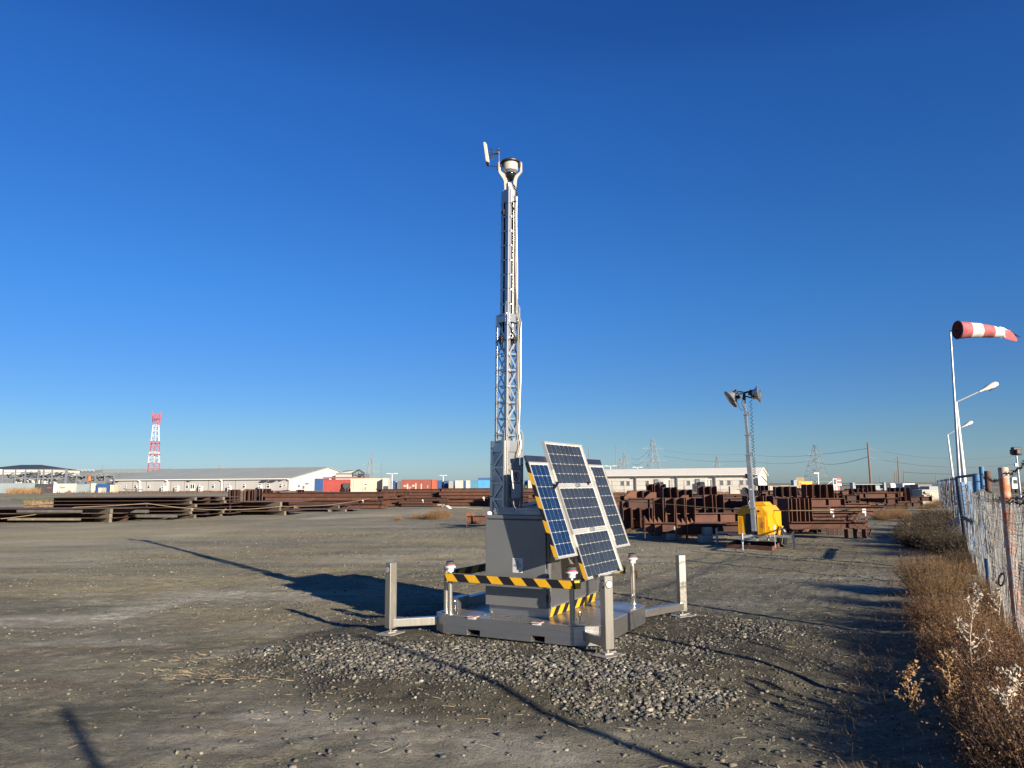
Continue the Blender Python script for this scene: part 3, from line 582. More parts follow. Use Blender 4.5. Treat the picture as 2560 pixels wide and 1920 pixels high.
# prohibition sign on lower section
mb = MB(); mb.box(-.055, .085, -.149, -.146, .345, .665); SG = mlocal(build(mb, 'warning_sign', 'white_paint', TW))
mb = MB(); mb.tube([(.015 + .044 * math.cos(a), -.151, .595 + .05 * math.sin(a)) for a in np.linspace(0, 6.283, 29)[:-1]], .0045, 5, closed=True); mb.bar((-.018, -.151, .63), (.048, -.151, .56), .009, .003, 0, (0, 1, 0)); build(mb, 'prohibition_ring', 'print_red', SG)
mb = MB(); mb.tube([(.015, -.1502, .622), (.015, -.1502, .59)], .011, 6); mb.lathe([(.007, 0), (.007, .001)], 10, T=Matrix.Translation((.015, -.150, .633)) @ Matrix.Rotation(R(90), 4, 'X'))
for s_ in (-1, 1): mb.bar((.015, -.150, .615), (.015 + s_ * .02, -.150, .628), .005, .002); mb.bar((.015, -.150, .59), (.015 + s_ * .010, -.150, .562), .006, .002)
mb.box(-.0, .003, -.151, -.149, .555, .60); mb.box(.028, .031, -.151, -.149, .555, .60); build(mb, 'climbing_figure', 'print_black', SG)
o = obj('lettering', text_mesh('No climbing', .022, 'print_black'), SG, (.015, -.1505, .52), (R(90), 0, 0))
mb = MB()
for k, wd in enumerate((.05, .085, .07, .09)): mb.box(.015 - wd / 2, .015 + wd / 2, -.1503, -.1493, .475 - k * .026, .482 - k * .026)
build(mb, 'small_print', 'sign_grey', SG, kind='stuff')
# ------------------------------------------------------------------ camera head
hx = P(1276.5, 475, MY); HB = Matrix.Translation((hx.x, hx.y, hx.z))
def head(o): o.matrix_basis = TWI @ HB; return o
K = 1 / 2090.0
def hp(x, y): return ((x - 1000) * K, (1400 - y) * K * 1.02)
def xz_prism(pts, y0, y1, mb=None, mi=0):
    mb = mb or MB(); mb.prism([hp(*p) for p in pts], -y1, -y0, mi, Matrix.Rotation(R(90), 4, 'X')); return mb
FK = head(build(xz_prism([(840, 1440), (828, 1190), (800, 1120), (700, 960), (684, 900), (684, 690), (705, 668), (740, 660), (768, 715), (748, 760), (748, 905), (800, 950), (862, 1000), (900, 1090), (920, 1180), (916, 1440)], -.022, .022), 'fork_arm', 'head_paint', TW, bevel=.003))
head(build(xz_prism([(1045, 1440), (1058, 1340), (1075, 1160), (1110, 1050), (1150, 1010), (1245, 925), (1250, 760), (1235, 715), (1205, 700), (1262, 662), (1300, 700), (1302, 930), (1190, 1070), (1162, 1150), (1148, 1360), (1100, 1440)], -.022, .022), 'fork_arm', 'head_paint', TW, bevel=.003))
mb = MB(); T = Matrix.Translation((0, 0, 0))
zz = lambda y: (1400 - y) * K * 1.02
mb.lathe([(.088, zz(684)), (.119, zz(690)), (.121, zz(676)), (.119, zz(655)), (.09, zz(618)), (.02, zz(598))], 32)
for s_ in (-1, 1): mb.box(s_ * .118 - .008, s_ * .118 + .008, -.03, .03, zz(800), zz(680)); mb.box(min(s_ * .09, s_ * .118), max(s_ * .09, s_ * .118), -.012, .012, zz(790), zz(760))
head(build(mb, 'sun_hood', 'dark_steel', TW, smooth=True))
mb = MB(); mb.lathe([(.091, zz(905)), (.093, zz(890)), (.092, zz(700)), (.088, zz(684))], 32); CH = head(build(mb, 'dome_camera', 'head_paint', TW, smooth=True))
mb = MB(); mb.lathe([(.066, zz(965)), (.080, zz(925)), (.0905, zz(905))], 32); build(mb, 'trim_ring', 'aluminium', CH, smooth=True)
mb = MB(); mb.lathe([(.066 * math.cos(a), zz(980) - .092 * math.sin(a)) for a in np.linspace(1.57, 0, 12)] + [(.064, zz(950))], 28); build(mb, 'camera_dome', 'dome_glass', CH, smooth=True)
mb = MB(); mb.tube([(0, 0, zz(1185)), (.003, 0, zz(1260)), (.004, 0, zz(1420))], .003, 6); mb.tube([(.02, 0, zz(1340)), (.014, 0, zz(1400)), (-.01, 0, zz(1440))], .003, 6); head(build(mb, 'head_cable', 'cable', TW))
mb = MB(); mb.tube([(-.143, 0, zz(850)), (-.143, 0, zz(300))], .009, 10); head(build(mb, 'antenna_pole', 'chrome', TW, smooth=True))
AN = head(build(xz_prism([(295, 180), (330, 168), (365, 185), (395, 240), (418, 420), (455, 640), (458, 718), (428, 716), (362, 680)], -.06, .07), 'antenna', 'head_paint', TW, bevel=.006))
mb = MB(); xz_prism([(370, 678), (428, 705), (420, 735), (385, 715)], -.04, .05, mb); build(mb, 'antenna_base', 'black', AN)
mb = MB(); xz_prism([(470, 290), (525, 280), (535, 345), (478, 350)], -.03, .03, mb); xz_prism([(462, 395), (560, 375), (565, 450), (470, 475)], -.03, .03, mb); xz_prism([(478, 480), (555, 480), (560, 560), (490, 572)], -.03, .03, mb); xz_prism([(405, 395), (470, 385), (470, 405), (405, 415)], -.005, .005, mb, 1); xz_prism([(405, 470), (480, 480), (480, 495), (410, 490)], -.005, .005, mb, 1)
xz_prism([(420, 560), (490, 545), (490, 560), (420, 580)], -.005, .005, mb, 1); xz_prism([(560, 400), (690, 350), (690, 430), (570, 445)], -.02, .02, mb, 1); xz_prism([(610, 345), (690, 330), (730, 345), (735, 365), (610, 375)], -.025, .025, mb)
build(mb, 'antenna_mount', ['chrome', 'dark_steel'], AN)
mb = MB(); mb.tube([((x - 1000) * K, -.01, zz(y)) for x, y in ((410, 720), (440, 760), (480, 778), (600, 772), (650, 790), (690, 850), (770, 860))], .0045, 6); xz_prism([(630, 740), (690, 740), (690, 860), (650, 850)], -.02, .02, mb); head(build(mb, 'antenna_cable', 'cable', TW))
# ------------------------------------------------------------------ solar array
px0, pz0, pyaw, ptil = .768, .71, .042, .332
hu = Vector((math.sin(pyaw), math.cos(pyaw), 0)); hn = Vector((math.cos(pyaw), -math.sin(pyaw), 0)); pv = -hn * math.sin(ptil) + Vector((0, 0, math.cos(ptil))); pn = hn * math.cos(ptil) + Vector((0, 0, math.sin(ptil)))
PM = Matrix(((hu.x, pv.x, pn.x, px0), (hu.y, pv.y, pn.y, 0), (hu.z, pv.z, pn.z, pz0), (0, 0, 0, 1)))
def cell_mesh(w, h, mt):
    c_ = .0075; mb = MB(); p_ = [(-w / 2 + c_, -h / 2), (w / 2 - c_, -h / 2), (w / 2, -h / 2 + c_), (w / 2, h / 2 - c_), (w / 2 - c_, h / 2), (-w / 2 + c_, h / 2), (-w / 2, h / 2 - c_), (-w / 2, -h / 2 + c_)]
    mb.prism(p_, 0, .0012); return mb.mesh('solar_cell', mt)
def panel(u0, u1, v0, v1, sects, ncol, nrow, mt, rail_l, rail_r, top, nz_, hazard, label=None, mR=.02, mL=.02, flipfold=0):
    mb = MB(); d = .035; W_, H_ = u1 - u0, v1 - v0
    mb.box(u0 + .004, u1 - .004, v0 + .004, v1 - .004, nz_ - .012, nz_, 1)
    for a, b_ in ((u0, u0 + .014), (u1 - .014, u1)): mb.box(a, b_, v0, v1, nz_ - d, nz_ + .004, 0)
    mb.box(u0 + .014, u1 - .014, v0, v0 + .022, nz_ - d, nz_ + .004, 0); mb.box(u0 + .014, u1 - .014, v1 - .016, v1, nz_ - d, nz_ + .004, 0)
    for a, b_, hh in rail_l + rail_r: mb.box(a, b_, v0 + .002, v1 - .002, nz_ - .01, nz_ + hh, 0)
    if top: mb.box(u0, u1, v1 - .002, v1 + top, nz_ - d, nz_ - .01, 2)
    pa = obj('solar_panel', mb.mesh('solar_panel', ['frame_aluminium', 'backsheet', 'solar_frame_side']), TW, label=label); pa.matrix_basis = PM
    sh = H_ / sects; pu = (W_ - mL - mR) / ncol; cm = None
    for s_ in range(sects):
        va = v0 + s_ * sh + (.026 if sects > 1 else .026); vb = v0 + (s_ + 1) * sh - (.030 if sects > 1 else .030); ph = (vb - va) / nrow
        if cm is None: cm = cell_mesh(pu - .0045, ph - .0024, mt)
        for i in range(ncol):
            for j in range(nrow): obj('solar_cell', cm, pa, (u0 + mL + (i + .5) * pu, va + (j + .5) * ph, nz_ + .0005))
        if s_: 
            v = v0 + s_ * sh; mb = MB(); mb.box(u0 + .016, u1 - mR * .7, v - .022, v - .002, nz_ + .001, nz_ + .004); mb.box(u0 + .016, u1 - mR * .7, v + .002, v + .02, nz_ + .001, nz_ + .004); build(mb, 'section_hinge', 'frame_aluminium', pa)
            mb = MB(); mb.box(-.055, .0, v - .022, v + .022, nz_ + .010, nz_ + .035); mb.box(-.0, .045, v - .012, v + .028, nz_ + .010, nz_ + .022); build(mb, 'latch', 'galvanised', pa, bevel=.003)
    if hazard:
        mb = MB(); va, vb, k = hazard; st = (vb - va) / k
        for i in range(k):
            a, b_ = va + i * st, va + (i + 1) * st; sk = .03
            mb.add([(u0 - .002, a, nz_ - .002), (u0 - .002, b_, nz_ - .002), (u0 - .002, min(b_ + sk, v1), nz_ - .042), (u0 - .002, min(a + sk, v1), nz_ - .042)], [(0, 1, 2, 3)], i % 2)
            mb.add([(u0 - .0005, a, nz_ - .002), (u0 - .0005, b_, nz_ - .002), (u0 - .0005, min(b_ + sk, v1), nz_ - .042), (u0 - .0005, min(a + sk, v1), nz_ - .042)], [(3, 2, 1, 0)], i % 2)
        build(mb, 'hazard_edge', ['hazard_yellow', 'black'], pa)
    return pa
Wc, Lc = .965, 1.542
panel(-Wc / 2, Wc / 2, 0, Lc, 3, 8, 4, 'solar_cell', [], [(Wc / 2 - .040, Wc / 2 - .028, .016)], .0, 0, (0, .50, 3), 'tall middle solar panel in three sections', mR=.075, mL=.022)
panel(-.509 - .447, -.509, .266, 1.297, 1, 4, 8, 'solar_cell_sky_tint', [], [(-.509 - .036, -.509 - .03, .008), (-.509 - .024, -.509 - .018, .008)], .075, -.012, (.27, 1.297, 8), 'narrow side panel nearest the mast, cells tinted blue for reflected sky', mR=.045, mL=.022)
panel(.509, .509 + .447, .266, 1.297, 1, 4, 8, 'solar_cell', [(.509 + .03, .509 + .036, .008)], [(.509 + .447 - .026, .509 + .447 - .02, .012)], .075, -.012, None, 'narrow grey side panel away from the mast', mR=.036, mL=.040)
for u in (-.496, .496):
    for v in (.42, 1.14):
        mb = MB(); mb.box(u - .016, u + .016, v - .065, v + .065, -.006, .012); mb.tube([(u, v - .07, .014), (u, v + .07, .014)], .008, 8); o = build(mb, 'wing_hinge', 'frame_aluminium', TW); o.matrix_basis = PM
mb = MB()
for u in (-.33, .33): mb.box(u - .02, u + .02, .15, 1.40, -.09, -.05)
for v in (.35, 1.15): mb.box(-.85, .85, v - .02, v + .02, -.048, -.036)
o = build(mb, 'support_frame', 'galvanised', TW); o.matrix_basis = PM
mb = MB()
for y in (-.33, .33): mb.bar((.39, y, .62), (.80, y, .74), .03, .03, 0); mb.bar((.39, y, 1.2), (.50, y, 1.32), .03, .03, 0)
build(mb, 'support_strut', 'dark_steel', TW)
mb = MB(); mb.tube([(-.70, .262, -.03), (-.69, .23, -.03), (-.72, .21, -.025), (-.67, .20, -.03), (-.68, .24, -.03), (-.64, .19, -.028)], .004, 6); o = build(mb, 'loose_wire', 'cable_pale', TW); o.matrix_basis = PM
# ================================================================== yellow floodlight trailer
lp = P(1883, 1333, 20.3); LT = thing('light_tower', 'yellow towable floodlight tower with grey mast in front of the rusty steel', 'light tower', (lp.x, lp.y, 0), R(-35))
def section(z0, z1, wb, wt, zc): return [(-wb / 2, z0), (wb / 2, z0), (wb / 2, zc), (wt / 2, z1), (-wt / 2, z1), (-wb / 2, zc)]
def ypr(mb, pts, y0, y1, mi=0): mb.prism(pts, -y1, -y0, mi, Matrix.Rotation(R(90), 4, 'X')); return mb
mb = MB(); ypr(mb, section(.36, 1.10, .80, .52, .93), .02, 1.22); ypr(mb, [(-.05, 1.10), (.29, 1.10), (.20, 1.20), (-.05, 1.20)], .35, .9); BD = build(mb, 'housing', 'yellow_paint', LT, bevel=.012)
mb = MB(); ypr(mb, section(.74, 1.08, .76, .48, .92), .0, .022); build(mb, 'front_plate', 'yellow_paint', BD, bevel=.006)
mb = MB(); mb.box(-.18, .12, -.005, .02, .36, .90); build(mb, 'dark_grille', 'black', BD)
mb = MB()
for z in np.arange(.40, .88, .035): mb.box(-.17, .11, -.012, -.004, z, z + .014)
build(mb, 'grille_slats', 'dark_steel', BD, kind='stuff')
for x0, x1 in ((-.38, -.20), (.13, .345)):
    mb = MB(); mb.box(x0, x1, -.045, .0, .36, .835); lv = build(mb, 'louvre_door', 'yellow_paint', BD, bevel=.006); mb = MB()
    for z in np.arange(.42, .80, .022): mb.box(x0 + .05, x1 - .06, -.051, -.044, z, z + .008)
    build(mb, 'louvres', 'yellow_dark', lv, kind='stuff')
mb = MB(); mb.box(.10, .24, -.012, 0, .91, 1.02); mb.lathe([(.03, 0), (.03, .02)], 12, 1, Matrix.Translation((.17, -.01, .97)) @ Matrix.Rotation(R(90), 4, 'X')); build(mb, 'control_panel', ['yellow_paint', 'coil_blue'], BD)
mb = MB()
for k in range(4): mb.bar((.225 + k * .022, -.053, .55 - .02 * (k % 2)), (.245 + k * .022, -.053, .68 + .02 * (k % 2)), .008, .002)
build(mb, 'decal', 'print_red', BD)
mb = MB(); mb.box(.391, .394, .55, .60, .64, .70); mb.box(.391, .41, .75, .9, .50, .52); mb.box(.391, .394, .74, .76, .50, .58); build(mb, 'side_latch', 'black', BD)
mb = MB(); mb.box(-.36, .36, .0, 1.3, .30, .355); mb.box(-.05, .05, -.35, 1.9, .26, .32); mb.box(-.42, .42, .06, .12, .30, .36); mb.box(-.42, .42, 1.1, 1.16, .30, .36); mb.box(-.25, .12, -.12, .1, .2, .26); build(mb, 'chassis', 'galvanised', LT, bevel=.004)
wid = lambda a, y, m_=0: None
for x, y in ((-.62, .06), (.62, .06)): pass
for (fx_, fy_) in ((1857, 1376), (1985, 1374), (1793, 1361), (1921.6, 1362)):
    g = G(fx_, fy_); l_ = Matrix.Rotation(R(35), 4, 'Z') @ (g - Vector((lp.x, lp.y, 0)))
    mb = MB(); mb.tube([(l_.x, l_.y, .0), (l_.x, l_.y, .22)], .022, 10); mb.tube([(l_.x, l_.y, .18), (l_.x, l_.y, .44)], .032, 10); mb.lathe([(.05, 0), (.05, .012)], 12, T=Matrix.Translation((l_.x, l_.y, 0)))
    yb = .09 if l_.y < .6 else 1.18
    mb.bar((max(-.3, min(.3, l_.x)), yb, .33), (l_.x, l_.y, .33), .05, .06); mb.tube([(l_.x, l_.y, .44), (l_.x + .05, l_.y - .03, .47)], .01, 6); build(mb, 'stabiliser_leg', 'galvanised', LT, smooth=True)
for x in (-.47, .47):
    T = Matrix.Translation((x, .95, .26)) @ Matrix.Rotation(R(90), 4, 'Y')
    mb = MB(); mb.lathe([(.15, -.07), (.24, -.075), (.26, -.04), (.26, .04), (.24, .075), (.15, .07)], 24, 0, T); w_ = build(mb, 'wheel', 'rubber', LT, smooth=True); mb = MB(); mb.lathe([(.15, -.06), (.05, -.045), (.05, .045), (.15, .06)], 20, 0, T); build(mb, 'rim', 'white_paint', w_, smooth=True)
    mb = MB(); s_ = 1 if x > 0 else -1
    mb.tube([(x, .95 - .31 * math.cos(a), .24 + .29 * math.sin(a)) for a in np.linspace(.3, 2.8, 9)], .035, 6); build(mb, 'mudguard', 'yellow_paint', LT)
mb = MB(); mb.tube([(.8, .1, .45), (.72, .1, .56), (.62, .12, .46)], .015, 6); mb.box(.53, .57, -.02, .04, .50, .62); mb.tube([(.55, .0, .5), (.56, .0, .05)], .006, 5); mb.tube([(.78, .0, .4), (.72, .0, .15), (.8, .02, .1)], .008, 6, 1); build(mb, 'jack_handle', ['white_paint', 'cable_pale'], LT)
def ltl(px, py, Y): return Matrix.Rotation(R(35), 4, 'Z') @ (P(px, py, Y) - Vector((lp.x, lp.y, 0)))
my = 20.22; mp_ = [ltl(1886, 1328, my), ltl(1882.5, 1270, my), ltl(1871.5, 1138, my), ltl(1869, 1088, my), ltl(1864, 1037, my), ltl(1861, 992, my)]
for k, (a, b_, w_) in enumerate(((0, 2, .115), (2, 3, .088), (3, 4, .07), (4, 5, .05))):
    mb = MB(); mb.bar(mp_[a], mp_[b_], w_, w_ * .9, 0, (0, 1, 0)); ms = build(mb, 'mast_tube', 'galvanised', LT, bevel=.004)
    if k: mb = MB(); mb.cbox(mp_[a], (w_ + .07, w_ + .05, .022)); mb.cbox(mp_[a] + Vector((w_ / 2 + .06, 0, .03)), (.05, .05, .09)); build(mb, 'mast_collar', 'galvanised', ms)
mb = MB(); mb.cbox(mp_[1], (.17, .15, .05)); mb.tube([mp_[1] + Vector((-.05, -.06, 0)), mp_[1] + Vector((-.08, -.09, .12)), mp_[1] + Vector((-.06, -.06, .2))], .006, 6); build(mb, 'mast_pivot', 'galvanised', LT, bevel=.004)
mb = MB()
for z_ in (.36, .49):
    q = mp_[1] + (mp_[2] - mp_[1]) * ((z_) / 1.5) ; q = mp_[1] + (mp_[2] - mp_[1]).normalized() * (z_ - .02)
    mb.add([q + Vector((-.045, -.056, 0)), q + Vector((.045, -.056, 0)), q + Vector((0, -.056, .07))], [(0, 1, 2)])
build(mb, 'arrow_decal', 'white_paint', LT)
mb = MB(); q = mp_[1] + (mp_[2] - mp_[1]).normalized() * .44 + Vector((-.17, -.02, 0))
mb.lathe([(.10, -.02), (.10, -.012), (.045, -.012), (.045, .012), (.10, .012), (.10, .02)], 24, 0, Matrix.Translation(q) @ Matrix.Rotation(R(80), 4, 'X') @ Matrix.Rotation(R(20), 4, 'Y')); mb.bar(q, q + Vector((.15, .02, -.02)), .05, .06); mb.tube([q, q + Vector((-.2, -.03, .05))], .008, 6); build(mb, 'winch', 'dark_steel', LT)
mb = MB(); q = mp_[2] + (mp_[1] - mp_[2]).normalized() * .55 + Vector((-.09, 0, 0)); mb.cbox(q, (.08, .08, .12)); build(mb, 'junction_box', 'dark_steel', LT)
top = mp_[5]; mb = MB()
def hpnt(px, py, dy=0): return ltl(px, py, my + dy)
mb.bar(hpnt(1861, 1000), hpnt(1860, 983), .06, .06); mb.bar(hpnt(1838, 988, -.2), hpnt(1880, 977, .2), .05, .04); mb.bar(hpnt(1842, 1000, -.1), hpnt(1862, 992), .03, .03); mb.bar(hpnt(1862, 990), hpnt(1888, 997, .2), .03, .03); mb.bar(hpnt(1835, 978, .1), hpnt(1858, 980), .03, .03); mb.bar(hpnt(1858, 983), hpnt(1884, 976, -.1), .045, .045)
build(mb, 'crossbar', 'black', LT)
def flood(px, py, dy, nx_, nz_, ny_=-.25, s=.185):
    c_ = hpnt(px, py, dy); n_ = (Matrix.Rotation(R(35), 4, 'Z') @ Vector((nx_, ny_, nz_))).normalized(); q = n_.to_track_quat('Z', 'Y').to_matrix().to_4x4(); T = Matrix.Translation(c_) @ q
    mb = MB(); mb.lathe([(.04, -.17), (.055, -.15), (.11, -.07), (s, .0), (s + .008, .004), (s + .006, .012)], 28, 0, T); f_ = build(mb, 'floodlight', 'galvanised', LT, smooth=True)
    mb = MB(); mb.lathe([(s - .006, .013), (s * .6, .03), (.01, .034)], 28, 0, T); build(mb, 'lens', 'lamp_glass', f_, smooth=True)
    mb = MB(); mb.lathe([(.06, -.25), (.06, -.16)], 16, 0, T); mb.box(-.02, .02, -.09, .09, -.2, -.17, 0, T); build(mb, 'lamp_bracket', 'black', f_)
flood(1824, 992.5, -.25, -.79, -.62, -.03); flood(1830, 1004, .25, -.76, -.60, .0); flood(1895, 980.5, -.25, .90, .05, -.42); flood(1902, 990.5, .25, .90, -.10, -.42)
mb = MB(); a0, a1 = hpnt(1876.5, 1000, .05), hpnt(1889, 1238, .05); turns = 34; pts = []
for i in range(turns * 10 + 1):
    tt = i / (turns * 10); s_ = 1 - (1 - tt) ** 1.75 if False else tt
    zf = 1.55 * s_ - .55 * s_ * s_; c_ = a0 + (a1 - a0) * zf; a = 2 * math.pi * turns * tt; pts.append(c_ + Vector((.030 * math.cos(a), .030 * math.sin(a), 0)))
mb.tube(pts, .0075, 5); build(mb, 'coiled_cable', 'coil_blue', LT, smooth=True)
mb = MB(); mb.tube([hpnt(1843, 1003), hpnt(1848, 1018), hpnt(1854, 1026), hpnt(1861, 1024)], .007, 6); mb.tube([hpnt(1857, 996), hpnt(1854, 1008), hpnt(1861, 1024)], .007, 6); build(mb, 'lamp_cable', 'cable', LT)
# drip tray under it
tg = [G(1816, 1371), G(1931, 1378), G(1952, 1366), G(1842, 1360)]
mb = MB(); mb.add([(p_.x, p_.y, .012) for p_ in tg], [(0, 1, 2, 3)])
for i in range(4): a, b_ = tg[i], tg[(i + 1) % 4]; mb.bar((a.x, a.y, .06), (b_.x, b_.y, .06), .012, .11)
tag(build(mb, 'drip_tray', 'rust_bright', bevel=.003), 'shallow rusty steel tray on the ground beneath the yellow light tower', 'tray')
# ================================================================== fence on the right
FL0 = Vector((4.99, 7.77, 0)); FLD = Vector((.543, 1, 0)).normalized()
def fpt(Y, z=0, off=0): p = Vector((4.99 + (Y - 7.77) * .543, Y, 0)); n_ = Vector((-FLD.y, FLD.x, 0)); p += n_ * off; p.z = z + gzf(p.x, p.y); return p
FE = thing('chain_link_fence', 'worn chain link fence on mismatched pipe posts with barbed wire beside the dry bushes', 'fence', (0, 0, 0))
def post_px(bx, by, tx, ty, r, m_, lab=None, name='fence_post'):
    b_ = G(bx, by); t_ = P(tx, ty, b_.y); b_.z = gzf(b_.x, b_.y) - .1
    mb = MB(); mb.tube([b_, t_], r, 12); mb.tube([t_ - Vector((0, 0, .004)), t_ + Vector((0, 0, .003))], r * .8, 10)
    return build(mb, name, m_, FE, smooth=True, label=lab), b_, t_
tops = []
pl_ = [(2553, 1640, 2507.5, 1169, .046, 'orange_post', 'thick post with flaking orange paint'), (2488, 1478, 2468, 1178, .046, 'brown_post', 'rust brown fence post'), (2474, 1442, 2453.5, 1167, .043, 'blue_post', 'tall blue fence post'), (2459, 1432, 2441, 1187, .072, 'blue_post', 'stout blue gate post'), (2420, 1388, 2393, 1193, .055, 'blue_dark', 'dark blue gate end post')]
for a in pl_: o, b_, t_ = post_px(*a); tops.append(t_)
for bx, by, tx, ty in ((2433, 1401, 2407, 1205), (2448, 1407, 2422, 1203)):
    b_ = G(bx, by); t_ = P(tx, ty, b_.y); b_.z = gzf(b_.x, b_.y) - .05; mb = MB(); mb.bar(b_, t_, .095, .03, 0, (0, 1, 0)); build(mb, 'gate_slat', 'blue_post', FE, bevel=.003)
mb = MB(); mb.tube([tops[4], tops[3]], .028, 8); build(mb, 'gate_rail', 'blue_dark', FE); mb = MB(); a = P(2403, 1292, 17.5); b_ = P(2441, 1308, 14.9); mb.bar(a, b_, .05, .07); build(mb, 'gate_bolt', 'blue_dark', FE)
mb = MB(); b_ = fpt(11.4); mb.tube([b_, b_ + Vector((0, 0, .55))], .04, 10); build(mb, 'post_stub', 'blue_post', FE, smooth=True)
near = []
for b_, hh_ in ((fpt(5.3), 1.92), (Vector((5.55, -1.15, 0)), 3.55), (Vector((3.95, -3.75, 0)), 3.55), (Vector((7.1, 1.4, 0)), 2.0)):     mb = MB(); mb.tube([b_ - Vector((0, 0, .1)), Vector((b_.x, b_.y, hh_))], .04, 12); build(mb, 'fence_post', 'brown_post', FE, smooth=True); near.append(Vector((b_.x, b_.y, hh_ - .04)))  # tall pair out of view, added behind the camera to throw foreground shadows
far_ = []
for i, Y in enumerate((21, 23.5, 26, 29, 32, 35.5, 39, 43, 48, 54, 61, 70)):
    b_ = fpt(Y); mb = MB(); mb.tube([b_, Vector((b_.x, b_.y, 1.85))], .04, 8); build(mb, 'fence_post', ('galvanised', 'blue_post', 'brown_post')[i % 3], FE, smooth=True); far_.append(Vector((b_.x, b_.y, 1.8)))
# wire mesh: crossing diagonal wires with slack
def wire_mesh(Ya, Yb, z0, z1, sp, r, name, slack=.05):
    mb = MB(); Ln = (fpt(Yb) - fpt(Ya)).length; H_ = z1 - z0
    def pt(u, z):
        Y = Ya + (Yb - Ya) * u / Ln; n1 = mnoise.noise(Vector((u * .9, z * 1.1, 3))); n2 = mnoise.noise(Vector((u * 5, z * 4, 8)))
        n3 = mnoise.noise(Vector((u * .5, 7, 1))); return fpt(Y, z * (1 + .05 * n3) + .01 * n2, slack * n1 + .02 * n2)
    k = int((Ln + H_) / sp); ns_ = max(3, int(H_ / .28))
    for s_ in (1, -1):
        for i in range(k):
            u0_ = i * sp - (H_ if s_ > 0 else 0); pts = []
            for j in range(ns_ + 1):
                z = H_ * j / ns_; u = u0_ + (z if s_ > 0 else (H_ - z) - 0) if s_ > 0 else i * sp - z
                if -.001 <= u <= Ln: pts.append(pt(u, z0 + z))
            if len(pts) > 1: mb.tube(pts, r, 3, cap=False)
    for z in (np.arange(z0 + .04, z1, .10) if r < .003 else (z0 + .02, (z0 + z1) / 2, z1 - .01)): mb.tube([pt(u, z) for u in np.arange(0, Ln, .25)], r * 1.1, 3, cap=False)
    return build(mb, name, 'wire', FE, kind='stuff')
wire_mesh(5.3, 14.6, .05, 1.52, .062, .0021, 'wire_mesh'); wire_mesh(15.0, 20.5, .05, 1.6, .075, .0028, 'wire_mesh'); wire_mesh(20.8, 56, .05, 1.6, .16, .006, 'wire_mesh', .03)
def barbed(pts, name='barbed_wire', sag=.04):
    mb = MB(); full = []
    for a, b_ in zip(pts[:-1], pts[1:]):
        n_ = max(4, int((b_ - a).length / .12))
        for i in range(n_): tt = i / n_; p_ = a.lerp(b_, tt); p_.z -= sag * 4 * tt * (1 - tt); p_ += Vector((mnoise.noise(p_ * 3), mnoise.noise(p_ * 3 + Vector((5, 0, 0))), mnoise.noise(p_ * 4 + Vector((0, 9, 0))))) * .035; full.append(p_)
    full.append(pts[-1]); mb.tube(full, .006, 5)
    for i in range(1, len(full) - 1):
        for k in range(2): d = Vector((random.uniform(-1, 1), random.uniform(-1, 1), random.uniform(-1, 1))).normalized() * .028; mb.tube([full[i] - d, full[i] + d], .0028, 3)
    build(mb, name, 'barbed', FE)
b1 = [near[0] + Vector((.02, 0, .08)), tops[0] + Vector((0, 0, -.06)), tops[1] + Vector((0, 0, -.10)), tops[2] + Vector((0, 0, -.12)), tops[3] + Vector((0, 0, -.10))]
barbed(b1, sag=.07); barbed([p - Vector((0, 0, .22 + .03 * math.sin(i * 2))) for i, p in enumerate(b1)], sag=.06); barbed([p - Vector((0, 0, .30 + .04 * math.cos(i * 2))) for i, p in enumerate(b1)], sag=.03)
barbed([near[0], near[3], near[1], near[2]], sag=.05); barbed(far_, sag=.03)
mb = MB(); q = fpt(8.9, .55, .02)
mb.tube([q + Vector((.02 * math.cos(a), .05 * math.sin(a), .07 * math.cos(a))) for a in np.linspace(0, 6.28, 13)[:-1]], .012, 5, closed=True); build(mb, 'wire_coil', 'barbed', FE)
# ================================================================== windsock, lamps, poles
def pole(name, lab, cat, bx, by, tx, ty, Y, r0_, r1_, m_, group=None, base_z=0):
    b_ = P(bx, by, Y); t_ = P(tx, ty, Y); d = t_ - b_; b_ = b_ + d * ((base_z - b_.z) / d.z)
    T_ = thing(name, lab, cat, b_, 0, group); mb = MB(); mb.tube([(0, 0, 0), t_ - b_], [r0_, r1_], 12); build(mb, 'pole', m_, T_, smooth=True); return T_, b_, t_
WS, wb, wt = pole('windsock', 'red and white striped windsock on a tall pole above the fence', 'windsock', 2398, 1190, 2376, 830, 31, .075, .035, 'galvanised')
mb = MB(); a = P(2376, 827, 31) - wb; b_ = P(2394, 826, 31) - wb; mb.tube([P(2379, 870, 31) - wb, a, b_], .035, 8); build(mb, 'swivel_arm', 'dark_steel', WS)
mb = MB(); prof = [(2394, 825, 22.2), (2405, 825, 21.5), (2423, 825.5, 20.5), (2437, 826, 19.3), (2451, 826.5, 18), (2466, 827.5, 16.8), (2481, 829, 15.5), (2494, 831, 13.6), (2506, 833, 11.5)]
s31 = 31 / F
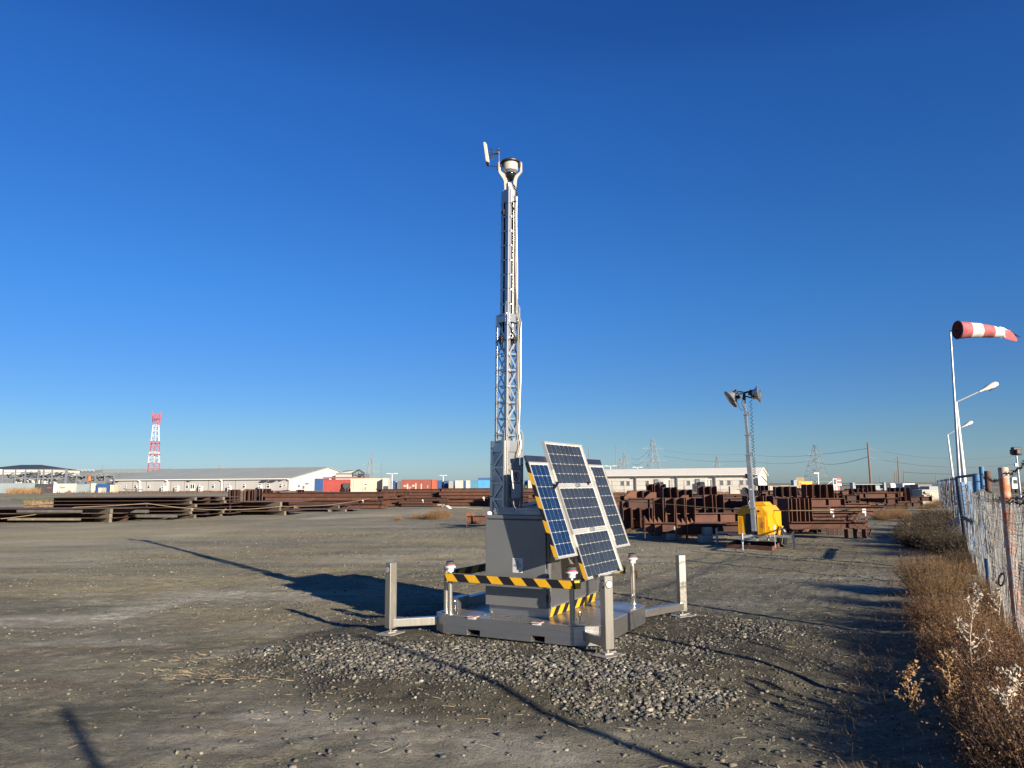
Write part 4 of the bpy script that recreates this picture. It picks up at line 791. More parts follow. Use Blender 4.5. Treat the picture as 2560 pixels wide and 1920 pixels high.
for i in range(len(prof) - 1):
    for s_ in range(3):
        t0, t1 = s_ / 3, (s_ + 1) / 3; A, B = prof[i], prof[i + 1]; ring = []
        for tt in (t0, t1):
            c_ = P(A[0] + (B[0] - A[0]) * tt, A[1] + (B[1] - A[1]) * tt, 31) - wb; r_ = (A[2] + (B[2] - A[2]) * tt) * s31
            for j in range(20):
                a_ = 2 * math.pi * j / 20; rr = r_ * (1 + .07 * mnoise.noise(Vector((c_.x * 4, math.cos(a_) * 2, math.sin(a_) * 2))))
                ring.append(c_ + Vector((.05 * rr * math.cos(a_), rr * math.cos(a_), rr * math.sin(a_))))
        mi = 0 if (A[0] < 2423 or 2449 < A[0] < 2480) else 1
        mb.add(ring, [(j, (j + 1) % 20, 20 + (j + 1) % 20, 20 + j) for j in range(20)], mi)
build(mb, 'sock', ['red_fabric', 'white_fabric'], WS, smooth=True)
mb = MB(); c_ = P(2394, 825, 31) - wb; mb.tube([c_ + Vector((0, 22.6 * s31 * math.cos(a_), 22.6 * s31 * math.sin(a_))) for a_ in np.linspace(0, 6.283, 25)[:-1]], .025, 6, closed=True); build(mb, 'hoop', 'black', WS)
def rag(pts, mi, dz=.0):
    mb = MB(); vs = [P(x, y, 31 + d) - wb for x, y, d in pts]; mb.add(vs, [tuple(range(len(vs)))], 0); vs2 = [v + Vector((0, .02, 0)) for v in vs]; mb.add(vs2, [tuple(reversed(range(len(vs))))], 0); return mb
for nm, pts_, m_ in (('torn_tail', [(2511, 824, .1), (2526, 825, .15), (2535, 835, .0), (2544, 850, -.2), (2541, 854, -.2), (2513, 847, -.1), (2508, 838, 0)], 'red_fabric'), ('torn_tail', [(2526, 826, .1), (2540, 836, .0), (2553, 843, -.1), (2542, 841, 0), (2530, 833, .1)], 'red_fabric'), ('torn_tail', [(2498, 816, .15), (2510, 819, .2), (2520, 825, .1), (2506, 823, .1)], 'white_fabric'), ('torn_tail', [(2499, 840, -.1), (2513, 838, -.1), (2516, 845, 0), (2500, 845, 0)], 'white_fabric')):
    build(rag(pts_, 0), nm, m_, WS)
def street_lamp(lab, bx, by, tx, ty, Y, hx_, hy_, r_):
    T_, b_, t_ = pole('street_lamp', lab, 'street lamp', bx, by, tx, ty, Y, r_, r_ * .55, 'white_paint', 'street lamps beyond the fence')
    e_ = P(hx_, hy_, Y) - b_; s_ = t_ - b_; mb = MB(); mb.tube([s_, s_ + (e_ - s_) * .8], r_ * .4, 8); build(mb, 'lamp_arm', 'galvanised', T_, smooth=True)
    d = (e_ - s_).normalized(); q = d.to_track_quat('Z', 'Y').to_matrix().to_4x4(); k = 1.0
    mb = MB(); mb.lathe([(.05 * k, -.35 * k), (.12 * k, -.3 * k), (.16 * k, .1 * k), (.34 * k, .45 * k), (.40 * k, .9 * k), (.30 * k, 1.25 * k), (.06 * k, 1.42 * k)], 16, 0, Matrix.Translation(e_ - d * .2 * k) @ q @ Matrix.Diagonal((1, .62, 1, 1)).to_4x4()); hd = build(mb, 'lamp_head', 'white_paint', T_, smooth=True)
    mb = MB(); mb.lathe([(.05, 0), (.3 * k, .06), (.26 * k, .6 * k), (.05, .7 * k)], 12, 0, Matrix.Translation(e_ + d * .35 * k + Vector((0, 0, -.16 * k))) @ q @ Matrix.Diagonal((1, .5, 1, 1)).to_4x4()); build(mb, 'lamp_bowl', 'lamp_glass', hd, smooth=True)
street_lamp('white street lamp just right of the windsock pole, larger of the two', 2411, 1200, 2390, 1006, 60, 2461, 973, .17)
street_lamp('smaller farther white street lamp left of the windsock pole', 2383, 1200, 2369, 1087, 101, 2412, 1064, .17)
T_, b_, t_ = pole('floodlight_mast', 'grey pole with a black floodlight at the right edge behind the fence', 'floodlight', 2550, 1226, 2541, 1138, 34, .05, .035, 'galvanised')
c_ = P(2541, 1128, 34) - b_; mb = MB(); mb.cbox(c_, (.38, .22, .36), 0, None); mb.cbox(c_ + Vector((-.05, 0, -.03)), (.20, .5, .22)); build(mb, 'lamp_housing', 'black', T_, bevel=.03)
mb = MB(); q = P(2544, 1162, 34) - b_; mb.cbox(q + Vector((-.08, 0, 0)), (.08, .1, .12)); build(mb, 'pole_bracket', 'galvanised', T_)
# ropes on stakes
def stake(lab, bx, by, h, tilt=0):
    b_ = G(bx, by); T_ = thing('stake', lab, 'stake', b_); mb = MB(); mb.tube([(0, 0, 0), (tilt, 0, h)], .012 if b_.y > 35 else .010, 6); build(mb, 'rod', 'brown_post', T_); return b_ + Vector((tilt, 0, h))
s1 = stake('thin stake holding the rope up in front of the left plate stack', 362, 1300, .84, .06)
s2 = stake('thin stake holding the rope in front of the long beam pile', 937, 1272, .84, .05)
s3 = stake('leaning stake with yellow tape and a white tag standing alone on the gravel yard', 1087, 1320, .92, .16)
s0 = stake('thin rope stake at the left edge of the yard', 15, 1262, .85, .0)
def catenary(pts, r, lab, sag=.15, tags=()):
    full = []
    for k, (a, b_) in enumerate(zip(pts[:-1], pts[1:])):
        for i in range(12): tt = i / 12; p_ = a.lerp(b_, tt); p_.z -= (sag[k] if isinstance(sag, (list, tuple)) else sag) * 4 * tt * (1 - tt); full.append(p_)
    full.append(pts[-1]); T_ = thing('rope', lab, 'rope', full[0]); mb = MB(); mb.tube([p - full[0] for p in full], r, 5); build(mb, 'cord', 'rope', T_)
    for p_ in tags: mb = MB(); mb.cbox(p_ - full[0], (.09, .02, .10)); mb.cbox(p_ - full[0] + Vector((.03, 0, -.09)), (.03, .01, .12)); build(mb, 'rag_marker', 'white_fabric', T_)
catenary([P(2, 1297, 36), P(190, 1268, 38), s1, P(700, 1266, 42), P(806, 1264, 50), s2, P(1057, 1252, 50), P(1240, 1242, 40)], .013, 'thin pale rope strung on stakes past the left stacks to the tower', [.05, .02, .25, .02, .06, .15, .08], (P(907, 1251, 55), P(1057, 1251, 50), P(1209, 1244.5, 41)))
catenary([P(1500, 1247, 27), P(1690, 1262, 24), P(1850, 1273.5, 22), P(1975, 1276.5, 20), P(2384, 1273, 18.1)], .012, 'taut pale rope crossing in front of the rusty steel to the blue gate', .01, (P(2080, 1278, 19.5), P(2160, 1277, 19.3)))
catenary([s0, P(75, 1263, 40), P(110, 1268, 38)], .012, 'short slack rope running down from the left edge stake', .04)
catenary([s3, P(1165, 1268, 31), P(1206, 1270, 33)], .012, 'rope end trailing right from the leaning stake', .05)
mb = MB(); mb.box(-.06, .22, -.02, .02, -.04, .02); mb.box(.12, .17, -.02, .02, -.10, 0); tag(build(mb, 'tape_knot', 'cable_pale', loc=s3), 'knotted strip of yellow tape on top of the leaning stake', 'tape')
mb = MB(); vs = [P(1114, 1264, s3.y), P(1122, 1264, s3.y), P(1130, 1271, s3.y - .1), P(1124, 1272, s3.y - .1)]; mb.add(vs, [(0, 1, 2, 3)]); mb.add([v + Vector((0, .004, 0)) for v in vs], [(3, 2, 1, 0)]); tag(build(mb, 'paper_tag', 'white_paint'), 'white paper tag fluttering beside the leaning stake', 'tag')
# ================================================================== steel yard
def ibeam(L_, h, w, t_=.016, tf=.022, stiff=0, ends=False, axis_up=False):
    mb = MB(); mb.box(0, L_, -w / 2, w / 2, 0, tf); mb.box(0, L_, -w / 2, w / 2, h - tf, h); mb.box(0, L_, -t_ / 2, t_ / 2, tf, h - tf)
    for k in range(stiff): x = L_ * (k + .5) / stiff; mb.box(x - .008, x + .008, -w / 2 + .01, w / 2 - .01, tf, h - tf)
    if ends: mb.box(-.02, 0, -w / 2 - .03, w / 2 + .03, -.03, h + .03); mb.box(L_, L_ + .02, -w / 2 - .03, w / 2 + .03, -.03, h + .03)
    return mb
def stub_mesh():
    mb = MB(); mb.box(0, .9, -.22, .22, -.15, -.13); mb.box(0, .9, -.22, .22, .13, .15); mb.box(0, .9, .20, .215, -.13, .13); return mb
ORD = ['first', 'second', 'third', 'fourth', 'fifth', 'sixth', 'seventh', 'eighth', 'ninth', 'tenth', 'eleventh', 'twelfth'] + ['%dth' % i if i % 10 not in (1, 2, 3) else '%d%s' % (i, ('st', 'nd', 'rd')[i % 10 - 1]) for i in range(13, 200)]
ORD = [o if o not in ('13rd',) else '13th' for o in ORD]
beam_meshes = {}
def beam(kind_, m_):
    k = (kind_, m_)
    if k not in beam_meshes:
        d = dict(long=lambda: ibeam(9, .30, .22), mid=lambda: ibeam(6, .35, .2, stiff=4), short=lambda: ibeam(2.4, .3, .24, stiff=2, ends=True), heavy=lambda: ibeam(5, .45, .25, stiff=6), stub=lambda: stub_mesh(),
                 girder=lambda: ibeam(3.4, .62, .25, stiff=9), thin=lambda: ibeam(7, .2, .15), pack=lambda: ibeam(11, .26, .20), far=lambda: ibeam(10, .35, .3))
        mb = d[kind_](); beam_meshes[k] = mb.mesh('steel_beam', m_)
    return beam_meshes[k]
RU = ['rust', 'rust', 'rust_dark', 'rust', 'rust_bright']
def put_beam(kind_, p_, rz, lab, grp, m_=None, rx=0, ry=0, name='girder', cat='steel beam', sc=1):
    o = obj(name, beam(kind_, m_ or random.choice(RU)), None, p_, (rx, ry, rz), label=lab, cat=cat, group=grp)
    if sc != 1: o.scale = (sc, 1, 1)
    return o
# --- plates on timbers, far left (front stack and main stack)
def plate_stack(x0, x1, ybase, Y, layers, dep, gap, ncol, labp, grp, lens=None, rz=0.0, top=None, yaw=0):
    """layers of steel plate on timber spacers; x0,x1 photo columns, Y depth of the near edge"""
    X0, X1 = P(x0, ybase, Y).x, P(x1, ybase, Y).x; z = .0; Ln = X1 - X0; rr = Matrix.Rotation(yaw, 4, 'Z'); o_ = Vector((X0, Y, 0))
    for i in range(layers):
        for c_ in range(ncol):
            u = Ln * (.93 if c_ == ncol - 1 else .12 + .80 * c_ / max(1, ncol - 1)) + random.uniform(-.15, .15); hh = gap - .02; rec = (-.05 + random.uniform(-.15, .1)) if (c_ == ncol - 1 or (i == 0 and random.random() < .5)) else 1.1
            mb = MB(); mb.box(-.07, .07, rec, (1.7 if c_ == ncol - 1 else dep + .1), 0, hh); p_ = o_ + rr @ Vector((u, 0, z))
            tag(build(mb, 'timber_spacer', 'timber', loc=p_, rot=(0, 0, yaw + random.uniform(-.05, .05) + (R(52) if c_ == ncol - 1 else 0)), bevel=.008), 'timber under the %s plate of the ' % ORD[i] + labp, 'timber', 'timber spacers in the ' + labp)
        bt = obj('gap_blocker', beam('long', 'rust_dark'), None, o_ + rr @ Vector((.15, 1.0, z + .004)), (0, 0, yaw), label='added dark beam blocking light in the %s gap of the ' % ORD[i] + labp, cat='steel beam', group='added light-blocking beams in the plate stacks'); bt.scale = ((Ln - .3) / 9, 1, (gap - .03) / .30)  # made-up beam, added in each gap to block light and keep it dark
        z += gap - .02
        a = random.uniform(-.5, .3); b_ = Ln + random.uniform(-.3, .7); mb = MB(); mb.box(a, b_, random.uniform(-.12, .12), dep, 0, .022)
        tag(build(mb, 'steel_plate', 'sheet_rust', loc=o_ + Vector((0, 0, z)), rot=(0, 0, yaw)), 'steel plate, %s from the ground in the ' % ORD[i] + labp, 'steel plate', grp); z += .022
    return z
plate_stack(97, 512, 1292, 41.5, 6, 2.4, .185, 3, 'tall dark plate stack on the left', 'plates in the tall left stack')
plate_stack(480, 562, 1290, 43.5, 6, 2.2, .18, 2, 'short right end of the tall plate stack', 'plates at the right end of the tall stack')
plate_stack(-90, 300, 1305, 36.8, 3, 2.4, .22, 4, 'low plate stack at the left edge', 'plates in the low left stack')
plate_stack(290, 440, 1299, 39.3, 1, 1.6, .24, 2, 'single plate between the two left stacks', 'plate between stacks')
plate_stack(555, 715, 1287, 44.5, 3, 3.0, .26, 3, 'brown plate stack right of the tall stack', 'plates right of the tall stack')
plate_stack(705, 880, 1278, 50, 1, 2.4, .16, 4, 'thin low sheets near the beam pile', 'low sheets near the beam pile')
plate_stack(720, 860, 1274, 53, 1, 2.4, .34, 2, 'sheets behind the low sheets', 'sheets behind the low sheets')
for x0, x1, py, Y, h, m_, lab in ((42, 204, 1278, 36.7, .13, 'timber_grey', 'long grey plank on the low left plate stack'), (204, 371, 1278, 37.5, .14, 'timber_grey', 'long grey plank resting against the tall left stack'), (305, 442, 1290, 38.9, .14, 'timber_grey', 'grey plank across the lowest plate left of centre'), (19, 200, 1298, 36.3, .10, 'timber', 'brown plank at the bottom of the low left stack'), (60, 95, 1264, 43, .08, 'timber', 'short pale plank in the dry grass at left'), (355, 460, 1245, 43.2, .07, 'white_paint', 'white board lying on top of the tall left stack'), (460, 540, 1246, 44, .05, 'timber', 'pale board beside the white one on the tall stack')):
    a = P(x0, py, Y); b_ = P(x1, py, Y); mb = MB(); mb.box(0, (b_ - a).length, -.02, .10, -h / 2, h / 2); tag(build(mb, 'plank', m_, loc=a, rot=(0, R(.4), 0), bevel=.004), lab, 'plank')
for x0, x1, py, Y in ((0, 90, 1262, 45), (0, 130, 1266, 43.5), (30, 128, 1268, 42), (0, 60, 1271, 41)):
    a = P(x0, py, Y); b_ = P(x1, py, Y); mb = MB(); mb.box(0, b_.x - a.x, 0, 1.2, 0, .12); tag(build(mb, 'steel_plate', 'rust_dark', loc=(a.x, a.y, 0.02)), 'rusty flat section lying in dry grass at the left edge', 'steel plate', 'flat sections at the left edge')
for x0, x1, py, Y, kd in ((430, 640, 1240, 60, 'long'), (500, 660, 1244, 56, 'long'), (560, 690, 1250, 54, 'thin'), (440, 560, 1237, 66, 'long')):
    a = P(x0, py, Y); put_beam(kd, (a.x, a.y, 0.02), R(3), 'low dark steel beam lying behind the left plate stacks', 'beams behind the left plate stacks')
# --- upright stubs left of the long pile
for x, y0_, y1_, Y in ((576, 1237, 1224, 62), (587, 1237, 1224, 62), (593, 1237, 1224, 62.5), (614, 1248, 1225, 56), (620, 1248, 1223, 57), (626, 1248, 1223, 56), (632, 1248, 1223, 57), (640, 1247, 1224, 58), (648, 1243, 1221, 60), (665, 1246, 1222, 58), (671, 1240, 1222, 62), (677, 1240, 1226, 63), (694, 1236, 1227, 66), (745, 1232, 1224, 72), (754, 1232, 1224, 72), (856, 1231, 1222, 75), (871, 1230, 1221, 75)):
    a = P(x, y0_, Y); t_ = P(x, y1_, Y); o = put_beam('stub', (a.x, a.y, 0), 0, 'upright rusty steel stub standing left of the long beam pile', 'upright stubs left of the long pile', ry=R(-90), m_=random.choice(['rust', 'rust_dark']), name='steel_stub', cat='steel stub'); o.scale = (max(.5, t_.z / .9), 1, 1); o.rotation_euler = (0, R(-90), R(random.uniform(0, 60)))
# --- long beam piles left of the tower
def pile(xl, xr, Y, top_py, kd, L_, h, w, rows, yaw, lab, grp, jit=.6):
    n_lay = max(1, int(round((P((xl + xr) / 2, top_py, Y).z) / h))); X0 = P(xl, 1260, Y).x; hh = P((xl + xr) / 2, top_py, Y).z / n_lay
    sx = (P(xr, 1260, Y).x - X0) / L_
    for i in range(n_lay):
        for j in range(rows if i < n_lay - 1 else max(1, rows)):
            if 0 < j < rows - 1 and i < n_lay - 1 and 0 < i: 
                if j > 1: continue
            p_ = Vector((X0 + random.uniform(-jit, jit), Y, i * hh + .05)) + Matrix.Rotation(yaw, 4, 'Z') @ Vector((0, j * w * 1.06, 0)); o = put_beam(kd, p_, yaw, lab + ', %s layer up, %s row back' % (ORD[i], ORD[j]), grp, m_='rust' if random.random() < .8 else 'rust_dark'); o.scale = (sx, 1, hh / h * .985)
pile(668, 968, 57, 1233, 'pack', 11, .26, .20, 9, R(-13), 'rust brown beam in the long left pile', 'beams in the long left pile')
pile(760, 1010, 62, 1231, 'pack', 11, .26, .20, 9, R(-13), 'beam in the pile behind the long left pile', 'beams in the second left pile')
pile(955, 1130, 66, 1224, 'pack', 11, .26, .20, 10, R(-13), 'beam in the high pile behind the tagged stake', 'beams in the high middle pile')
pile(1015, 1100, 60, 1246, 'pack', 11, .26, .20, 8, R(-13), 'beam in the low pile behind the dry weeds', 'beams in the low middle pile')
pile(1105, 1262, 62, 1222, 'pack', 11, .26, .20, 10, R(-13), 'beam in the brown pile directly left of the mast', 'beams in the pile beside the mast')
pile(1255, 1420, 58, 1222, 'pack', 11, .26, .20, 8, R(-13), 'beam in the pile between mast and solar panels', 'beams in the pile behind the panels')
pile(1330, 1560, 50, 1236, 'pack', 11, .26, .20, 5, R(2), 'beam in the pile hidden behind the solar panels', 'beams hidden by the panels')
for x in (1322, 1333, 1345, 1360): a = P(x, 1270, 38); o = put_beam('stub', (a.x, a.y, 0), 0, 'upright steel stub seen between mast and solar panels', 'upright stubs behind the mast', m_='rust_dark', name='steel_stub', cat='steel stub'); o.scale = (.8, 1, 1); o.rotation_euler = (0, R(-90), R(20))
# the near fabricated beam end left of the cabinet
q = G(1168, 1316); T_ = thing('fabricated_beam', 'rusty welded beam end poking out left of the grey cabinet', 'steel beam', (q.x, q.y, 0)); mb = ibeam(3.2, .34, .26, stiff=0); build(mb, 'beam', 'rust_bright', T_, loc=(0, 0, .1))
for x, y0_ in ((.0, 0), (.16, 0), (.66, 0), (.82, 0)):
    mb = MB(); mb.add([(x, -.13, .44), (x + .2, -.13, .44), (x + .06, -.13, .60), (x, -.13, .60), (x, -.11, .44), (x + .2, -.11, .44), (x + .06, -.11, .60), (x, -.11, .60)], [(0, 1, 2, 3), (7, 6, 5, 4), (0, 4, 5, 1), (1, 5, 6, 2), (2, 6, 7, 3), (3, 7, 4, 0)]); build(mb, 'gusset', 'rust_bright', T_)
mb = MB(); mb.box(-.03, 0, -.17, .17, -.0, .62); build(mb, 'end_plate', 'rust_bright', T_)
for x in (.24,): mb = MB(); mb.box(x, x + .02, -.12, .12, .12, .42); build(mb, 'stiffener', 'rust_bright', T_)
# --- right hand jumble
def jb(px_, Y, z, kd, yaw, lab, grp, **k): a = P(px_, 1280, Y); return put_beam(kd, (a.x, a.y, z), R(yaw), lab, grp, **k)
JR = [ # depth, photo span, height of top
 (24.8, 1640, 1860, .95), (27.5, 1560, 1950, 1.08), (30.5, 1555, 2010, 1.22), (34, 1545, 2060, 1.34), (38.5, 1550, 1860, 1.42), (39, 1880, 2110, 1.1), (44, 1900, 2200, 1.15), (50, 1880, 2250, 1.25), (57, 1850, 2230, 1.3)]
names = ['front row of the rusty steel right of the panels', 'second row of rusty steel behind the light tower', 'third row of rusty steel behind the light tower', 'high back row of rusty steel below the white building', 'rearmost row below the white building', 'middle rows right of the light tower', 'rows in front of the blue grey girder', 'back rows near the concrete blocks', 'last row before the open plain']
for ri, (Y, xa, xb, ht) in enumerate(JR):
    lab, grp = 'rusty beam in the ' + names[ri], 'beams in the ' + names[ri]; z = .12; lay = 0
    while z < ht - .25:
        x = xa + random.uniform(0, 25)
        while x < xb - 10:
            kd = random.choice(['mid', 'heavy', 'short', 'thin', 'mid', 'long'] if Y < 40 else ['far', 'long', 'mid', 'heavy']); Ln = dict(mid=6, heavy=5, short=2.4, thin=7, long=9, far=10)[kd]; Ln_px = Ln * F / Y
            if x + Ln_px > xb + 40: kd, Ln = 'short', 2.4; Ln_px = Ln * F / Y
            jb(x, Y + random.uniform(-.3, .3), z, kd, random.uniform(-4, 9), lab, grp); x += Ln_px + random.uniform(2, 26)
        z += random.choice([.31, .36, .34]); lay += 1
    # uprights standing on or in the row
    x = xa + 6; l2, g2 = 'upright rusty stub in the ' + names[ri], 'upright stubs in the ' + names[ri]
    while x < xb:
        if random.random() < (.50 if ri in (1, 2, 3, 4) else .25):
            nseq = random.choice([2, 3, 4]); zb = ht - random.choice([.75, .6, .5, .9]); zb = max(0, zb); hsc = random.uniform(.7, 1.0)
            for k in range(nseq):
                a = P(x, 1280, Y - .25); o = put_beam('stub', (a.x, a.y, zb), 0, l2, g2, name='steel_stub', cat='steel stub', m_=random.choice(['rust', 'rust_dark', 'rust'])); o.rotation_euler = (0, R(-90 + random.uniform(-2, 2)), R(random.choice([-6, 0, 3, 8]))); o.scale = (hsc, 1, 1); x += F / Y * random.uniform(.31, .36)
            x += random.uniform(5, 40)
        else: x += random.uniform(20, 60)
# tall columns and long planks of steel right of the light tower
for x in (1966, 1976, 1984, 1996, 2006, 2014): a = P(x, 1330, 24.4 + (x % 4) * .15); o = put_beam('stub', (a.x, a.y, .26), 0, 'tall upright rusty column right of the yellow light tower', 'tall columns right of the light tower', m_='rust', name='steel_column', cat='steel column'); o.rotation_euler = (0, R(-90), R(10)); o.scale = (1.06, 1, 1)
for i, (xa, xb, py, Y, h) in enumerate(((2015, 2138, 1306, 25.2, .20), (2015, 2135, 1295, 25.6, .16), (2015, 2150, 1288, 26.2, .2), (2012, 2190, 1281, 27.5, .18), (2015, 2075, 1272, 27, .16), (2070, 2215, 1273, 29.5, .22), (1985, 2180, 1264, 33, .2))):
    a = P(xa, py, Y); b_ = P(xb, py, Y); mb = ibeam(b_.x - a.x, h, .28, .012, .018); tag(build(mb, 'girder', 'rust', loc=(a.x, a.y, a.z - h / 2), rot=(0, R(.5), R(2))), 'long rust brown girder lying right of the tall columns', 'steel beam', 'long girders right of the tall columns')
T_ = thing('welded_steelwork', 'low rusty frame with bolted plate and bent feet right of the light tower', 'steel frame', (P(1975, 1330, 23.6).x, 23.6, 0)); wdt = P(2171, 1330, 23.6).x - P(1975, 1330, 23.6).x
mb = MB(); mb.box(0, wdt, -.15, .15, .30, .325); mb.box(0, wdt, -.15, .15, .50, .52); mb.box(0, wdt, .0, .015, .325, .50); build(mb, 'beam', 'rust', T_)
for k in range(6): mb = MB(); u = .9 + k * .27; mb.box(u, u + .02, -.14, .14, .02 if k > 2 else .2, .30); build(mb, 'stiffener', 'rust', T_)
mb = MB(); mb.box(1.05, 1.48, -.17, -.155, .12, .32); build(mb, 'bolted_plate', 'rust_dark', T_); mb = MB()
for i in range(3):
    for j in range(2): mb.lathe([(.02, 0), (.02, .02)], 6, T=Matrix.Translation((1.13 + .14 * i, -.17, .17 + .09 * j)) @ Matrix.Rotation(R(90), 4, 'X'))
build(mb, 'bolts', 'rust_bright', T_, kind='stuff')
for u in (1.65, 1.95, 2.25): mb = MB(); mb.add([(u, -.02, .52), (u + .14, -.02, .52), (u + .14, -.02, .74), (u, .0, .52), (u + .14, .0, .52), (u + .14, .0, .74)], [(0, 1, 2), (5, 4, 3), (0, 3, 4, 1), (1, 4, 5, 2), (2, 5, 3, 0)]); build(mb, 'gusset', 'rust', T_)
for u in (1.95, 2.36): mb = MB(); mb.bar((u + .06, -.16, .30), (u - .05, -.2, .08), .05, .02); mb.bar((u - .05, -.2, .08), (u + .14, -.3, .03), .05, .02); build(mb, 'bent_foot', 'rust_bright', T_)
# front girder on blocks with gussets
for (xa, xb, Y, nm) in ((1610, 1800, 23.6, 'left of the light tower on concrete blocks'), (1690, 1935, 22.7, 'just behind the light tower')):
    a = P(xa, 1320, Y); b_ = P(xb, 1320, Y); T_ = thing('fabricated_beam', 'rusty welded girder lying ' + nm, 'steel beam', (a.x, a.y, 0), R(-3)); Ln = b_.x - a.x
    build(ibeam(Ln, .30, .24), 'beam', 'rust', T_, loc=(0, 0, .22))
    for u in (.0, .30): mb = MB(); mb.box(u, u + .02, -.14, .14, .05, .72); build(mb, 'end_plate', 'rust_bright', T_)
    for k in range(4): mb = MB(); u = .03 + k * .13; mb.add([(u, -.12, .52), (u + .12, -.12, .52), (u, -.12, .70), (u, -.105, .52), (u + .12, -.105, .52), (u, -.105, .70)], [(0, 1, 2), (5, 4, 3), (0, 3, 4, 1), (1, 4, 5, 2), (2, 5, 3, 0)]); build(mb, 'gusset', 'rust_bright', T_)
for i, (x, py, w, h, Y) in enumerate(((1681, 1338, .34, .2, 23.5), (1688, 1330, .22, .22, 23.7), (1763, 1347, .38, .2, 22.4), (1767, 1335, .24, .24, 22.6))):
    a = P(x, py, Y); mb = MB(); mb.cbox((0, 0, h / 2), (w, .3, h)); tag(build(mb, 'concrete_block', 'concrete', loc=(a.x, a.y, .0 if i % 2 == 0 else .2), rot=(0, 0, R(12)), bevel=.03), ('wide' if i % 2 == 0 else 'small upper') + ' tan concrete block under the rusty girder, ' + ('left' if i < 2 else 'right') + ' pair', 'block')
# extra fabricated pieces: triangular and plated ends near the top
for i, (x, py, Y) in enumerate(((1575, 1240, 31), (1625, 1243, 30), (1706, 1250, 28.5), (2093, 1255, 36))):
    a = P(x, py, Y); s_ = Y / F; mb = MB()
    if i < 3: ypr(mb, [(-14 * s_, -9 * s_), (16 * s_, -9 * s_), (16 * s_, 12 * s_), (2 * s_, 12 * s_), (-14 * s_, -2 * s_)], 0, .2); lab = ('left', 'middle', 'right')[i] + ' one of three slanted rusty gusset plates high in the pile'
    else: mb.cbox((0, 0, 0), (22 * s_, .3, 12 * s_)); lab = 'orange brown rusty box on the steel right of the columns'
    tag(build(mb, 'steel_plate' if i < 3 else 'steel_box', 'rust_bright', loc=a, bevel=.006), lab, 'steel plate' if i < 3 else 'steel box')
T_ = None
a = P(2133, 1219, 62); b_ = P(2206, 1217, 62); mb = MB(); L_ = b_.x - a.x
mb.box(0, L_, -.2, .2, .28, .34); mb.box(0, L_, -.2, .2, -.1, -.04); mb.box(0, L_, -.02, .02, -.04, .28); mb.box(-.15, 0, -.3, .3, -.2, .45); mb.box(L_, L_ + .15, -.3, .3, -.2, .45); tag(build(mb, 'painted_girder', 'light_blue_grey', loc=(a.x, a.y, a.z - .05)), 'pale blue grey painted girder on top of the far rusty steel', 'girder')
# ================================================================== buildings
class Wall:
    """vertical wall line through two ground points; gives distance along it and height for photo points"""
    def __init__(s, A, B): s.A = Vector((A[0], A[1], 0)); s.d = Vector((B[0] - A[0], B[1] - A[1], 0)); s.L = s.d.length; s.d.normalize(); s.ang = math.atan2(s.d.y, s.d.x); s.n = Vector((s.d.y, -s.d.x, 0))
    def at(s, px, py):
        r = ray(px, py); t_ = (s.A - CW).dot(s.n) / r.dot(s.n); w = CW + r * t_; return (w - s.A).dot(s.d), w.z
# --- long grey building
AL, BL = (-129, 247), (-66.6, 229); w = Wall(AL, BL); HB_ = 3.75
B1 = thing('warehouse', 'long low grey building with cream gable end and grey pitched roof on the left', 'building', (AL[0], AL[1], 0), w.ang); Wd, RH = 44, 7.5
mb = MB(); mb.box(0, w.L, 0, .25, 0, HB_); mb.box(0, .25, 0, Wd, 0, HB_); build(mb, 'long_wall', 'bldg_grey', B1)
mb = MB(); mb.prism([(0, 0), (Wd, 0), (Wd, HB_), (Wd / 2, RH - .1), (0, HB_)], 0, .3, 0, Matrix.Translation((w.L - .28, 0, 0)) @ Matrix.Rotation(R(90), 4, 'Z') @ Matrix.Rotation(R(90), 4, 'X') ); build(mb, 'gable_wall', 'bldg_cream', B1)
mb = MB()
for y0_, z0_, y1_, z1_ in ((-.6, HB_ - .05, Wd / 2, RH), (Wd / 2, RH, Wd + .6, HB_ - .05)):
    mb.add([(-.5, y0_, z0_), (w.L + .5, y0_, z0_), (w.L + .5, y1_, z1_), (-.5, y1_, z1_), (-.5, y0_, z0_ + .18), (w.L + .5, y0_, z0_ + .18), (w.L + .5, y1_, z1_ + .18), (-.5, y1_, z1_ + .18)], [(0, 3, 2, 1), (4, 5, 6, 7), (0, 1, 5, 4), (1, 2, 6, 5), (2, 3, 7, 6), (3, 0, 4, 7)])
RF = build(mb, 'roof', 'roof_grey', B1); mb = MB(); mb.box(-.3, w.L + .3, -.75, -.58, HB_ - .15, HB_ + .08); build(mb, 'gutter', 'white_paint', RF)
for x in (350, 418.7, 555, 724): u, _ = w.at(x, 1215); mb = MB(); mb.box(u - .15, u + .15, -.35, -.05, 0, HB_ - .1); mb.box(u - .3, u + .3, -.75, -.1, HB_ - .45, HB_ - .1); build(mb, 'downpipe', 'white_paint', B1)
for x in (332, 366, 427, 461, 521, 558, 589, 665, 721): u, _ = w.at(x, 1215); mb = MB(); mb.box(u - .06, u + .06, -.06, -.005, 0, HB_ - .1); build(mb, 'wall_joint', 'mid_grey', B1)
for x in (338.8, 372, 406, 441, 468, 495.6, 532.7, 570.8, 609.8, 649.8, 670.7, 701.5):
    u, _ = w.at(x, 1212); mb = MB(); mb.box(u - .55, u + .55, -.06, -.01, 1.0, 2.3); wf = build(mb, 'window', 'white_paint', B1)
    mb = MB(); mb.box(u - .40, u + .40, -.08, -.062, 1.12, 1.72); build(mb, 'pane', 'glass_dark', wf); mb = MB(); mb.box(u - .40, u + .40, -.08, -.062, 1.9, 2.18); build(mb, 'pane', 'glass_dark', wf)
